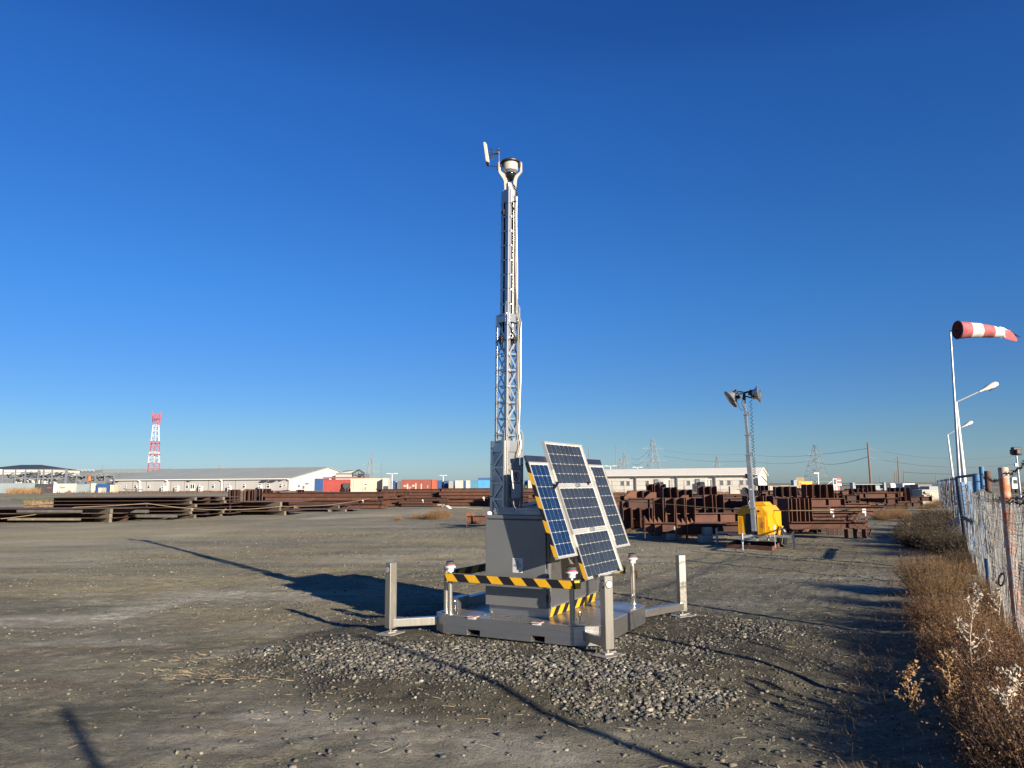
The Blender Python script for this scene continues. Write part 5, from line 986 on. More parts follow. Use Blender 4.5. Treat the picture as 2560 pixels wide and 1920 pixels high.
for x in (298, 314, 712): u, _ = w.at(x, 1212); mb = MB(); mb.box(u - .4, u + .4, -.06, -.01, 1.45, 2.1); wf = build(mb, 'window', 'white_paint', B1); mb = MB(); mb.box(u - .3, u + .3, -.08, -.062, 1.55, 2.0); build(mb, 'pane', 'mid_grey', wf)
u, _ = w.at(481.5, 1215); mb = MB(); mb.box(u - .85, u + .85, -.08, -.01, 0, 2.4); dr = build(mb, 'door', 'white_paint', B1)
for s_ in (-.4, .4): mb = MB(); mb.box(u + s_ - .25, u + s_ + .25, -.1, -.082, .95, 2.2); build(mb, 'pane', 'glass_dark', dr)
for k, x in enumerate((297, 355, 298 + 117, 449, 508, 580, 656)):
    if k == 0: continue
    u, _ = w.at(x, 1215); p_ = w.A + w.d * u + w.n * 1.1; T_ = thing('air_conditioner', 'white outdoor air conditioner standing by the wall of the long grey building', 'air conditioner', p_, w.ang, 'air conditioners along the long grey building')
    mb = MB(); mb.box(-.55, .55, -.35, .35, .1, 1.7); build(mb, 'case', 'white_paint', T_); mb = MB()
    for z in (.5, 1.25): mb.lathe([(.3, 0), (.3, .03)], 14, T=Matrix.Translation((-.05, -.35, z)) @ Matrix.Rotation(R(90), 4, 'X'))
    mb.box(-.62, -.551, -.3, .3, .1, 1.65); build(mb, 'fan_grille', 'mid_grey', T_, kind='stuff')
for x in (297, 476, 705): u, _ = w.at(x, 1201); mb = MB(); mb.box(u - .4, u + .4, -.9, -.1, HB_ - .45, HB_ - .15); build(mb, 'wall_lamp', 'dark_grey', B1)
for x in (664, 685): u, _ = w.at(x, 1198); mb = MB(); mb.box(u - .9, u + .9, -1.2, -.1, HB_ - .7, HB_ - .35); build(mb, 'wall_bracket', 'dark_grey', B1)
mb = MB()
pp = [(285, 1203), (286, 1225), (292, 1230), (470, 1230), (520, 1227), (548, 1229), (555, 1227), (562, 1229), (700, 1229), (722, 1225), (730, 1229), (790, 1229)]
mb.tube([w.A + w.d * w.at(x, y)[0] + w.n * .5 + Vector((0, 0, max(.1, w.at(x, y)[1]))) for x, y in pp], .11, 6); tag(build(mb, 'heating_pipe', 'pipe_red'), 'reddish brown pipe running along the foot of the long grey building', 'pipe')
gw = Wall(BL, (BL[0] + .28 * 44, BL[1] + .96 * 44)); T_ = thing('roller_door', 'blue roller door in the cream gable of the long grey building', 'door', (w.A + w.d * (w.L + .05)).to_tuple(), w.ang)
mb = MB(); mb.box(0, .08, 14, 23, 0, 3.9); build(mb, 'door_leaf', 'cont_blue', T_)
for y_, z_, a_, b_ in ((4.5, 1.2, .5, .7), (8.5, 2.0, 1.0, .5), (7, .7, .6, .9)): mb = MB(); mb.box(w.L + .05, w.L + .12, y_, y_ + a_ * 2, z_, z_ + b_); build(mb, 'vent', 'mid_grey', B1)
# --- white building on the right
AR, BR = (16.5, 164), (48, 150); w2 = Wall(AR, BR); B2 = thing('warehouse', 'long low white building behind the rusty steel on the right', 'building', (AR[0], AR[1], 0), w2.ang); L2 = w2.L; W2_ = 17; e2, r2 = 3.3, 4.75
mb = MB(); mb.box(-2, L2, 0, .25, 0, e2); build(mb, 'long_wall', 'bldg_white', B2)
mb = MB(); mb.prism([(0, 0), (W2_, 0), (W2_, e2), (W2_ / 2, r2 - .1), (0, e2)], 0, .3, 0, Matrix.Translation((L2 - .28, 0, 0)) @ Matrix.Rotation(R(90), 4, 'Z') @ Matrix.Rotation(R(90), 4, 'X')); build(mb, 'gable_wall', 'bldg_cream', B2)
mb = MB()
for y0_, z0_, y1_, z1_ in ((-.5, e2 - .05, W2_ / 2, r2), (W2_ / 2, r2, W2_ + .5, e2 - .05)):
    mb.add([(-2, y0_, z0_), (L2 + .4, y0_, z0_), (L2 + .4, y1_, z1_), (-2, y1_, z1_), (-2, y0_, z0_ + .15), (L2 + .4, y0_, z0_ + .15), (L2 + .4, y1_, z1_ + .15), (-2, y1_, z1_ + .15)], [(0, 3, 2, 1), (4, 5, 6, 7), (0, 1, 5, 4), (1, 2, 6, 5), (2, 3, 7, 6), (3, 0, 4, 7)])
RF = build(mb, 'roof', 'roof_white', B2); mb = MB(); mb.box(-2, L2 + .4, -.64, -.5, e2 - .12, e2 + .02); build(mb, 'gutter', 'mid_grey', RF)
for x in (1590, 1693, 1788, 1876): u, _ = w2.at(x, 1200); mb = MB(); mb.box(u - .1, u + .1, -.3, -.08, 0, e2 - .1); mb.box(u - .3, u + .3, -.6, -.1, e2 - .3, e2 - .12); build(mb, 'downpipe', 'mid_grey', B2)
for x in (1556, 1571, 1619, 1722, 1805, 1823, 1854, 1870): u, _ = w2.at(x, 1205); mb = MB(); mb.box(u - .38, u + .38, -.05, -.01, 1.2, 2.4); wf = build(mb, 'window', 'white_paint', B2); mb = MB(); mb.box(u - .30, u + .30, -.07, -.052, 1.3, 2.3); build(mb, 'pane', 'mid_grey', wf)
for x in (1641, 1744): u, _ = w2.at(x, 1205); mb = MB(); mb.box(u - .45, u + .45, -.09, -.01, .3, 2.6); dd = build(mb, 'door', 'mid_grey', B2); mb = MB(); mb.box(u - .3, u + .3, -.11, -.092, 1.7, 2.4); build(mb, 'pane', 'light_blue_grey', dd)
for x in (1670, 1773): u, _ = w2.at(x, 1205); p_ = w2.A + w2.d * u + w2.n * 1.2; T_ = thing('air_conditioner', 'tall white air unit by the wall of the white building', 'air conditioner', p_, w2.ang, 'air units by the white building'); mb = MB(); mb.box(-.55, .45, -.4, .4, 0, 2.5); build(mb, 'case', 'white_paint', T_); mb = MB(); mb.box(.46, .6, -.38, .38, .1, 2.4); build(mb, 'grille', 'mid_grey', T_)
for x in range(1530, 1900, 21): # wire fence in front of the white building
    pass
T_ = thing('wire_fence', 'thin wire fence in front of the white building above the rusty steel', 'fence', (P(1500, 1210, 90).x, 90, 0)); Lf = P(1890, 1210, 90).x - P(1500, 1210, 90).x
for k in range(14): mb = MB(); mb.tube([(Lf * k / 13, 0, 0), (Lf * k / 13, 0, 2.1)], .035, 5); build(mb, 'post', 'pole_brown', T_)
for z in (1.0, 1.5, 2.0): mb = MB(); mb.tube([(0, 0, z), (Lf, 0, z)], .012, 4); build(mb, 'wire', 'pole_brown', T_)
# stairs of the white building gable
T_ = thing('outdoor_stair', 'small dark stair against the gable of the white building', 'stairs', (P(1905, 1212, 149).x, 149, 0)); mb = MB(); mb.bar((0, 0, 3.0), (2.2, -1, .1), 1.0, .15); mb.bar((0, 0, 3.9), (2.2, -1, 1.1), .06, .06); build(mb, 'flight', 'mid_grey', T_)
# --- containers: corrugated boxes
def container(lab, xl, xr, ytop, Y, m_, H_=2.6, D=2.4, yaw=0.0, group=None, end=None, corr=True, ribs=.28, base=0.0, cat='container', side_end=None, name='shipping_container'):
    a = P(xl, ytop, Y); b_ = P(xr, ytop, Y); Ln = (b_.x - a.x) / math.cos(yaw); H2 = a.z if H_ is None else H_
    T_ = thing(name, lab, cat, (a.x, Y, base), yaw, group); mb = MB(); mb.box(0, Ln, .04, D, 0, H2 - .06)
    if corr:
        n_ = max(4, int(Ln / ribs)); st = Ln / n_
        for i in range(n_): mb.box(i * st + st * .1, i * st + st * .55, 0, .05, .12, H2 - .14)
    build(mb, 'body', m_, T_); mb = MB()
    for x0_, x1_, z0_, z1_ in ((0, Ln, 0, .12), (0, Ln, H2 - .12, H2)): mb.box(x0_, x1_, -.02, .06, z0_, z1_)
    for x0_ in (0, Ln - .12): mb.box(x0_, x0_ + .12, -.02, .06, .12, H2 - .12)
    mb.box(0, Ln, .06, D, H2 - .07, H2); build(mb, 'frame', end or m_, T_); return T_, Ln, H2
CR, l_, h_ = container('bright red shipping container with open hatch in front of the cream gable', 808, 877, 1199, 176, 'cont_red', None)
mb = MB(); mb.box(l_ - 1.6, l_ - .1, -.9, -.2, 1.2, 2.2); mb.box(l_ - 1.3, l_ - .4, -.95, -.8, .2, 1.4); build(mb, 'hatch', 'dark_grey', CR)
CC, l_, h_ = container('cream shipping container with doors and markings next to the red one', 877, 956, 1196, 160, 'cont_cream', None, corr=False)
for a_, b_ in ((.6, 2.4), (2.5, 4.4)): mb = MB(); mb.box(a_, b_, -.05, -.02, .3, h_ - .35); build(mb, 'door', 'cont_cream', CC)
mb = MB(); mb.box(2.9, 3.4, -.07, -.052, 1.75, 1.95); build(mb, 'blue_mark', 'cont_blue', CC); mb = MB(); mb.box(2.95, 3.15, -.07, -.052, .7, 1.3); build(mb, 'red_mark', 'print_red', CC); mb = MB(); mb.box(5.3, 5.7, -.07, -.052, .75, .95); build(mb, 'dark_mark', 'print_black', CC)
CWh, l_, h_ = container('white refrigerated container end standing beside the cream container', 956.5, 973, 1195, 158, 'cont_white', None, corr=False); mb = MB(); mb.box(.25, 1.2, -.1, -.03, .5, 1.5); build(mb, 'cooling_unit', 'dark_grey', CWh)
mb = MB(); mb.box(0, 9, 0, 5, 0, .35); tag(build(mb, 'shed_roof', 'cont_red', loc=P(807, 1196, 200)), 'flat dark red roof edge showing above the red container', 'roof')
CB, l_, h_ = container('long brick red container with pale graffiti behind the long beam pile', 1003, 1079, 1199, 195, 'cont_brick', None)
for k, (a_, b_, z0_, z1_) in enumerate(((.6, 1.4, 1.2, 1.7), (1.5, 1.8, .4, 2.0), (1.9, 2.6, .9, 1.3), (2.8, 3.4, 1.3, 1.7), (3.6, 3.9, .3, 2.1), (5.0, 5.25, .2, 2.0), (6.6, 6.9, .9, 1.6), (2.0, 2.3, .3, .8))): mb = MB(); mb.box(a_, b_, -.035, -.022, z0_, z1_); build(mb, 'graffiti', 'cont_cream' if k % 2 else 'stone_pale', CB)
container('orange red container end at the right of the brick red container', 1079.5, 1091, 1199, 194.8, 'cont_orange', None, ribs=.5)
g_ = 'distant blue and white containers'
for k, (a_, b_, yt, Y, m_) in enumerate(((975, 986, 1202, 235, 'cont_blue'), (987, 992, 1203, 240, 'cont_white'), (993, 1001, 1203, 238, 'mid_grey'), (1092, 1104, 1201, 225, 'cont_blue'), (1105, 1109, 1203, 228, 'cont_white'), (1110, 1121, 1202, 226, 'cont_blue'), (1122, 1132, 1203, 222, 'stone_pale'), (1133, 1137, 1202, 224, 'cont_blue'), (1138, 1157, 1201, 210, 'cont_white'), (1158, 1164, 1202, 220, 'cont_blue'), (1165, 1175, 1201, 212, 'cont_white'), (1176, 1195, 1201, 190, 'cont_teal'), (1196, 1224, 1200.5, 175, 'cont_skyblue'))):
    nm_ = {'cont_blue': 'dark blue', 'cont_white': 'white', 'mid_grey': 'grey', 'stone_pale': 'pale grey', 'cont_teal': 'teal', 'cont_skyblue': 'light blue'}[m_]
    container('small %s container in the distant row %s' % (nm_, 'left of the brick red container' if k < 3 else 'between the brick red container and the mast'), a_, b_, yt, Y, m_, None, group=g_ if k < 11 else None)
mb = MB(); mb.box(0, 2.9, 0, 5, 0, .6); tag(build(mb, 'shed_roof', 'cont_blue', loc=P(1195, 1201, 176)), 'dark blue roof above the light blue container beside the mast', 'roof')
container('dark blue container seen just right of the mast', 1311, 1322, 1200, 180, 'cont_blue', None); container('white container between the mast and the solar panels', 1320, 1350, 1201, 178, 'cont_white', None)
def heap(name, lab, cat, cx_, Y, wpx, hpx, m_, py=1222, kind=None, rough=.4):
    c_ = P(cx_, py, Y); s_ = Y / F; a_, h_ = wpx * s_ / 2, hpx * s_; mb = MB(); vs = []; fs = []; n_ = 14; m2 = 7
    for i in range(m2 + 1):
        for j in range(n_):
            r_ = i / m2; a = 2 * math.pi * j / n_; x_, y_ = r_ * a_ * math.cos(a), r_ * a_ * .7 * math.sin(a); z_ = h_ * (math.cos(r_ * math.pi) * .5 + .5) * (1 + rough * mnoise.noise(Vector((x_ / a_ * 2.3 + cx_, y_ / a_ * 2.3, 2)))); vs.append((x_, y_, z_ - .05))
    fs = [(i * n_ + j, i * n_ + (j + 1) % n_, (i + 1) * n_ + (j + 1) % n_, (i + 1) * n_ + j) for i in range(m2) for j in range(n_)]
    mb.add(vs, [tuple(reversed(f)) for f in fs]); o = build(mb, name, m_, loc=(c_.x, c_.y, 0 if py > 1210 else c_.z), smooth=True); return tag(o, lab, cat, kind=kind)
heap('scrap_heap', 'black covered heap beside the mast in front of the light blue container', 'heap', 1214, 110, 30, 22, 'tarp_black'); heap('scrap_heap', 'dark green heap right of the mast', 'heap', 1332, 105, 48, 20, 'tarp_black')
for i, (x, y, w_) in enumerate(((1345, 1217, 12), (1315, 1216, 6), (1334, 1216, 9))): a = P(x, y, 100); mb = MB(); mb.add([(-w_ * .026, 0, -.2), (w_ * .026, 0, -.2), (0, 0, .25), (0, 1, -.2)], [(0, 1, 2), (1, 3, 2), (3, 0, 2)]); tag(build(mb, 'green_sheet', 'green_mat', loc=a), 'scrap of green sheet on the dark heap right of the mast', 'sheet', 'green sheets on the dark heap')
heap('plastic_bale', 'bundle wrapped in shiny grey plastic in front of the red container', 'bale', 800, 70, 26, 17, 'lamp_glass', py=1230)
# --- open gabled shed
sA = P(839, 1196, 250); SH = thing('open_shed', 'grey open ended shed with dark truss gable behind the cream container', 'shed', (sA.x, sA.y, 0), R(0)); k_ = 250 / F
mb = MB(); Wl = 43 * k_; mb.box(0, Wl, 0, .2, 0, 22 * k_ * .0 + P(839, 1184, 250).z); build(mb, 'side_wall', 'bldg_grey', SH)
zt, ze = P(895, 1174.5, 250).z, P(880, 1183.5, 250).z; gx0, gx1, gp = 41 * k_, 71 * k_, 57 * k_
mb = MB(); mb.add([(0, 0, ze), (gx0, 0, ze), (gp, .1, zt), (13 * k_, 8, zt), (0, 0, ze - .3), (gx0, 0, ze - .3), (gp, .1, zt - .3), (13 * k_, 8, zt - .3)], [(0, 1, 2, 3), (7, 6, 5, 4), (0, 4, 5, 1), (1, 5, 6, 2), (2, 6, 7, 3)]); mb.add([(gp, .1, zt), (gx1, 0, ze), (gx1 - 1, 8, ze), (gp - 1, 8, zt)], [(0, 1, 2, 3)]); build(mb, 'roof', 'roof_grey', SH)
mb = MB(); mb.bar((gx0, 0, ze), (gp, 0, zt), .4, .5); mb.bar((gp, 0, zt), (gx1, 0, ze), .4, .5); mb.bar((gx0, 0, ze - .6), (gx1, 0, ze - .6), .3, .4); mb.box(gx0, gx0 + .3, 0, .3, 0, ze); mb.box(gx1 - .4, gx1, 0, .3, 0, ze); mb.bar((gx0, 0, ze - 3), (gp, 0, ze - .6), .25, .25)
for t_ in (.25, .5, .75): mb.bar((gx0 + (gx1 - gx0) * t_, 0, ze - .6), (gx0 + (gx1 - gx0) * t_, 0, ze + (zt - ze) * (1 - abs(t_ - .5) * 2)), .2, .2)
build(mb, 'truss', 'dark_grey', SH); mb = MB(); mb.box(gx0, gx1, 9, 9.2, 0, ze); build(mb, 'back_wall', 'mid_grey', SH)
# --- far left: hip roofed hall, frames, fences
a = P(6, 1175, 330); k_ = 330 / F; T_ = thing('hall', 'dark grey hip roofed hall at the far left edge', 'building', (a.x - 20 * k_, a.y, 0)); ztop, zeave, zc = P(20, 1159, 330).z, P(50, 1172, 330).z, P(50, 1179, 330).z
mb = MB(); mb.add([(-30 * k_, 0, zeave), (84 * k_, 0, zeave), (84 * k_, 40, zeave), (-30 * k_, 40, zeave), (-10 * k_, 20, ztop), (44 * k_, 20, ztop)], [(0, 1, 5, 4), (1, 2, 5), (2, 3, 4, 5), (3, 0, 4), (3, 2, 1, 0)]); build(mb, 'roof', 'dark_grey', T_); mb = MB(); mb.box(-30 * k_, 82 * k_, .5, 40, P(20, 1186, 330).z, zeave); build(mb, 'upper_wall', 'bldg_cream', T_); mb = MB(); mb.box(-30 * k_, 82 * k_, .7, 40, 0, P(20, 1186, 330).z); build(mb, 'lower_wall', 'mid_grey', T_)
k_ = 420 / F; a = P(88, 1179, 420); T_ = thing('factory', 'large flat roofed blue grey factory behind the steel frame on the left', 'building', (a.x, a.y, 0)); ht = P(200, 1173, 420).z; h2 = P(200, 1183, 420).z
mb = MB(); mb.box(50 * k_, 168 * k_, 0, 60, 0, ht - .5); build(mb, 'left_wing', 'mid_grey', T_); mb = MB(); mb.box(168 * k_, 330 * k_, 0, 60, 0, ht); build(mb, 'right_wing', 'factory_panel', T_); mb = MB(); mb.box(0, 330 * k_, -8, -.2, 0, h2); build(mb, 'front_hall', 'mid_grey', T_)
for i in range(9): x = (86 + i * 9) * k_ ; mb = MB(); mb.tube([(x, -7, h2 + 1.6), (x + 1.8, -7, h2 + .9)], .8, 8); build(mb, 'roof_vent', 'light_blue_grey', T_)
k_ = 245 / F; FRM = thing('building_skeleton', 'bare grey steel building frame with stacked bundles at the far left', 'steel frame', (P(6, 1200, 245).x, 245, 0)); xr_ = lambda x: (x - 6) * k_
zt1, zt2 = P(50, 1173, 245).z, P(50, 1189, 245).z
for i, x in enumerate((6, 37, 62, 94, 107, 128, 162, 165, 190, 213, 237, 260, 284)):
    mb = MB(); mb.box(xr_(x) - .18, xr_(x) + .18, -.15, .15, 0, zt1 if x < 172 else P(x, 1184, 245).z); build(mb, 'column', 'galvanised', FRM)
for z0_, x0_, x1_ in ((zt1, 6, 165), (P(50, 1180, 245).z, 6, 165), (zt2, 162, 284), (P(50, 1184.5, 245).z, 162, 284), (P(50, 1196, 245).z, 6, 165)): mb = MB(); mb.box(xr_(x0_), xr_(x1_), -.1, .1, z0_ - .22, z0_); build(mb, 'cross_beam', 'galvanised', FRM)
for i in range(150):
    x = random.uniform(8, 268); zz_ = P(50, random.uniform(1182, 1196) if x < 165 else random.uniform(1188, 1200), 245).z; mb = MB(); ln = random.uniform(.8, 2.2); a = random.uniform(-.6, .6)
    if i < 90: pass
    mb.bar((xr_(x) - ln / 2, 1 + random.random() * 3, zz_), (xr_(x) + ln / 2, 1 + random.random() * 3, zz_ + math.sin(a) * ln), .28, .28); build(mb, 'stored_profile', random.choice(['mid_grey', 'mid_grey', 'factory_panel', 'dark_grey']), FRM)
for x0_, x1_ in ((8, 10), (12, 23), (26, 36), (41, 52), (55, 67), (71, 82), (85, 91), (93, 101), (109, 118)): mb = MB(); mb.box(xr_(x0_), xr_(x1_), 5, 5.4, 2.2, P(20, 1197, 245).z); build(mb, 'wall_panel', 'bldg_cream', FRM)
a = P(224, 1197, 240); mb = MB(); mb.box(-.35, .35, -.3, .3, -.7, .8); tag(build(mb, 'orange_tank', 'orange', loc=a, bevel=.2), 'small upright orange tank hanging by the steel frame', 'tank')
k_ = 215 / F
for lab, x0_, x1_, yt, m_, nm_ in (('pale blue green sheet fence at the far left', -20, 88.5, 1208, 'light_blue_grey', 'sheet_fence'), ('dark container with a red mark among the far left fences', 89, 134, 1209.5, 'dark_grey', 'shipping_container'), ('pink tinted banner panel between dark container and white banner', 134.3, 144, 1209, 'bldg_white', 'banner'), ('white banner with faint red writing on the far left fence', 144.2, 192, 1209, 'cont_white', 'banner'), ('grey sheet fence right of the white banner', 192.3, 225, 1210, 'light_blue_grey', 'sheet_fence'), ('pale sheet fence left of the blue container', 228, 241, 1208, 'cont_white', 'sheet_fence')):
    T_, l_, h_ = container(lab, x0_, x1_, yt, 215 if x0_ > 0 else 216, m_, None, D=2.4 if nm_ == 'shipping_container' else .12, corr=nm_ != 'banner', ribs=.6, cat='container' if nm_ == 'shipping_container' else nm_.split('_')[-1], name=nm_)
    if 'red mark' in lab: mb = MB(); mb.box(3.3, 4.5, -.05, -.025, 1.3, 1.55); build(mb, 'red_mark', 'print_red', T_); mb = MB(); mb.box(1.3, 1.7, -.06, -.025, .1, 1.2); build(mb, 'door_gap', 'black', T_)
    if 'faint red' in lab:
        for k in range(5): mb = MB(); mb.box(.7 + k * .3, .92 + k * .3, -.03, -.022, 1.35, 1.62); build(mb, 'letter', 'cont_orange', T_)
container('blue container at the left end of the long grey building', 241.5, 275, 1210, 214, 'cont_blue', None, ribs=.7); container('small cream cabin between blue container and grey building', 275.5, 286, 1212, 213, 'cont_cream', None, corr=False, cat='cabin', name='cabin'); container('white box cabin in front of the blue container', 246, 254.5, 1219, 209, 'cont_white', None, corr=False, cat='cabin', name='cabin')
mb = MB(); mb.box(0, 4, 0, 1.6, .7, .95); mb.box(.3, .4, 0, .1, 0, .8); mb.box(3.5, 3.6, 0, .1, 0, .8); mb.bar((-.6, .5, 1.2), (.6, .5, .7), .8, .1); tag(build(mb, 'flat_trailer', 'mid_grey', loc=(P(312, 1226, 205).x, 205, 0)), 'low grey flat trailer in front of the left end of the grey building', 'trailer')
# ================================================================== towers, pylons, poles, wires
def lattice(lab, cat, x, ytop, Y, wb, wt, ybase=None, bands=None, nseg=8, arms=(), rr=.1, name='pylon', group=None, spike=0):
    t_ = P(x, ytop, Y); b0 = P(x, 1210, Y); Hh = t_.z; T_ = thing(name, lab, cat, (b0.x, Y, 0), R(20), group); mb = MB(); zs = [Hh * (1 - (1 - i / nseg) ** 1.0) for i in range(nseg + 1)]
    for i in range(nseg):
        z0_, z1_ = zs[i], zs[i + 1]; a0_, a1_ = wb + (wt - wb) * z0_ / Hh, wb + (wt - wb) * z1_ / Hh; mi = bands(i / nseg) if bands else 0; c0 = [(s_ * a0_ / 2, u * a0_ / 2, z0_) for s_, u in ((-1, -1), (1, -1), (1, 1), (-1, 1))]; c1 = [(s_ * a1_ / 2, u * a1_ / 2, z1_) for s_, u in ((-1, -1), (1, -1), (1, 1), (-1, 1))]
        for k in range(4):
            mb.bar(c0[k], c1[k], rr * 1.6, rr * 1.6, mi); mb.bar(c0[k], c1[(k + 1) % 4], rr, rr, mi) if (i + k) % 2 or bands else mb.bar(c0[(k + 1) % 4], c1[k], rr, rr, mi); mb.bar(c1[k], c1[(k + 1) % 4], rr, rr, mi)
        if bands: mb.bar((0, 0, z0_), (0, 0, z1_), rr * 2.2, rr * 2.2, mi)
    if spike: mb.bar((0, 0, Hh), (0, 0, Hh + spike), rr, rr)
    build(mb, 'lattice_body', ['pylon_steel'] if not bands else ['tower_red', 'tower_white'], T_)
    for (fz, hw) in arms:
        for s_ in (-1, 1): mb = MB(); z = Hh * fz; a_ = wb + (wt - wb) * fz; mb.bar((0, 0, z), (s_ * hw, 0, z + .2), rr * 1.3, rr * 1.3); mb.bar((0, 0, z + hw * .35), (s_ * hw, 0, z + .2), rr, rr); mb.bar((s_ * hw, 0, z + .2), (s_ * hw, 0, z - 1.2), rr, rr); build(mb, 'cross_arm', 'pylon_steel', T_)
    return T_, Hh
bands = lambda f: 0 if f > .80 else 1 if f > .62 else 0 if f > .47 else 1 if f > .30 else 0 if f > .14 else 1
TW2, Hh = lattice('tall red and white lattice communications tower behind the long grey building', 'tower', 382, 1036, 330, 5.6, 1.7, bands=bands, nseg=14, rr=.13, name='lattice_tower')
mb = MB(); mb.box(-1.6, 1.6, -1.6, 1.6, Hh - 2.0, Hh - 1.8); 
for s_ in (-1, 1):
    for u_ in (-1, 1): mb.box(s_ * 1.6 - .1, s_ * 1.6 + .1, u_ * 1.6 - .1, u_ * 1.6 + .1, Hh - 3.5, Hh + 1.2)
build(mb, 'top_platform', 'tower_red', TW2)
for fz in (.47, .62, .14): mb = MB(); z = Hh * fz; a_ = 5.6 + (1.7 - 5.6) * fz; mb.box(-a_ / 2 - .3, a_ / 2 + .3, -a_ / 2 - .3, a_ / 2 + .3, z - .15, z + .15); build(mb, 'ring_platform', 'tower_red', TW2)
lattice('large lattice pylon with cross arms above the middle of the white building', 'pylon', 1635, 1099, 420, 8, 1.2, nseg=9, arms=((.55, 8), (.80, 6.5)), rr=.10)
lattice('tall narrow pylon standing on the open plain right of the light tower', 'pylon', 2042, 1112, 330, 8.6, .6, nseg=8, arms=((.62, 4.5), (.76, 4)), rr=.085)
for x, yt, Y, lab in ((1563, 1133, 560, 'slim pylon beside the solar panels, nearer of a close pair'), (1552, 1146, 700, 'slim pylon beside the solar panels, farther of a close pair'), (1795, 1141, 650, 'small distant pylon left of the light tower mast'), (546, 1151, 700, 'faint distant pylon above the long grey building'), (925, 1141, 480, 'pale pylon behind the thin mast near the open shed'), (253, 1160, 900, 'tiny faint pylon above the blue grey factory')):
    lattice(lab, 'pylon', x, yt, Y, 6, .9, nseg=6, arms=((.5, 6), (.72, 5)), rr=.10 if Y < 600 else .13, spike=8 if x == 1563 else 0)
def tpole(lab, x, ytop, Y, r_, m_='pole_brown', xb=None, cross=0, group=None, cat='pole', name='utility_pole'):
    xb = xb if xb is not None else x; t_ = P(x, ytop, Y); b_ = P(xb, 1212, Y); b_.z = 0; T_ = thing(name, lab, cat, b_, 0, group); mb = MB(); mb.tube([(0, 0, 0), t_ - b_], [r_, r_ * .6], 8); build(mb, 'shaft', m_, T_)
    if cross: mb = MB(); q = t_ - b_; mb.bar(q + Vector((-cross, 0, -.5)), q + Vector((cross, 0, -.5)), .15, .15); build(mb, 'cross_arm', m_, T_)
tpole('tall leaning wooden pole alone on the plain', 2169, 1106, 130, .24, xb=2178)
tpole('thinner pole right of the tall wooden pole', 2244, 1142, 150, .16, xb=2248, cross=.4)
for x, yt in ((2236, 1177), (2241, 1178), (2259, 1178)): tpole('small distant utility pole near the right fence', x, yt, 230, .14, cross=.6, group='small utility poles on the right')
tpole('thin pale mast rising behind the cream container', 931, 1128, 170, .10, 'pylon_steel', name='mast', cat='mast'); tpole('tapered pale pole right of the thin mast', 954, 1156, 260, .2, 'pylon_steel', name='mast', cat='mast')
tpole('thin grey mast left of the pylon pair behind the panels', 1540, 1113, 180, .09, 'pylon_steel', name='mast', cat='mast'); tpole('thin pale mast at the shoulder of the right solar panel', 1472, 1120, 180, .13, 'pylon_steel', name='mast', cat='mast'); tpole('thin mast in front of the white gable', 1918, 1138, 140, .06, 'pylon_steel', name='mast', cat='mast')
for x, yt in ((429, 1166), (670, 1162), (2028, 1188), (2066, 1190), (2138, 1188), (2340, 1188), (2200, 1192)): tpole('very faint distant pole on the horizon', x, yt, 700, .35, 'pylon_steel', group='faint poles on the horizon')
def dlamp(lab, x, yt, Y, w_):
    b_ = P(x, 1212, Y); t_ = P(x, yt, Y); b_.z = 0; T_ = thing('street_lamp', lab, 'street lamp', b_); mb = MB(); mb.tube([(0, 0, 0), (0, 0, t_.z)], .12, 8); mb.bar((-w_, 0, t_.z + .2), (w_, 0, t_.z + .2), .12, .1); build(mb, 'pole', 'white_paint', T_)
    for s_ in (-1, 1): mb = MB(); mb.cbox((s_ * (w_ + .4), 0, t_.z + .25), (1.2, .4, .22)); build(mb, 'lamp_head', 'white_paint', T_, bevel=.08)
dlamp('white double armed street lamp left of the brick red container', 980, 1186, 230, .7); dlamp('small double lamp above the left end of the white building', 1527, 1167, 230, .9); dlamp('small double lamp left of the large pylon', 1595, 1170, 260, .8); dlamp('short double lamp above the distant containers', 1108, 1190, 300, .5)
T_ = thing('street_lamp', 'slim white lamp post beside the tall narrow pylon', 'street lamp', (P(2047, 1222, 90).x, 90, 0)); mb = MB(); zt = P(2045, 1183, 90).z; mb.tube([(0, 0, 0), (0, 0, zt)], .07, 8); mb.cbox((-.2, 0, zt), (.6, .2, .12)); build(mb, 'pole', 'white_paint', T_); mb = MB(); mb.tube([(0, 0, 0), (0, 0, .9)], .13, 8); build(mb, 'dark_base', 'dark_steel', T_)
def wire(lab, pts, sag, r_=.05, grp='power lines across the sky on the right'):
    full = []
    for (a, b_) in zip(pts[:-1], pts[1:]):
        a_, c_ = P(*a), P(*b_)
        for i in range(10): tt = i / 10; p_ = a_.lerp(c_, tt); p_.z -= sag * 4 * tt * (1 - tt); full.append(p_)
    full.append(P(*pts[-1])); mb = MB(); mb.tube(full, r_, 4); tag(build(mb, 'power_line', 'pylon_steel'), lab, 'power line', grp)
wire('thin upper power line from the large pylon past the wooden pole', [(1658, 1125, 420), (1876, 1134, 380), (2170, 1121, 130), (2600, 1130, 130)], 1.5, .03)
wire('thicker lower power line from the large pylon past the wooden pole', [(1660, 1140, 420), (1876, 1152, 380), (2030, 1151, 330), (2170, 1142, 130), (2600, 1150, 130)], 1.5, .045)
wire('power line sagging left from the large pylon to the pylon pair', [(1620, 1140, 420), (1578, 1157, 560)], 3, .07); wire('upper power line sagging left from the large pylon to the pylon pair', [(1622, 1124, 420), (1578, 1144, 560)], 3, .07)
wire('short low power line near the right utility poles', [(2259, 1180, 230), (2420, 1184, 220)], .3, .05)
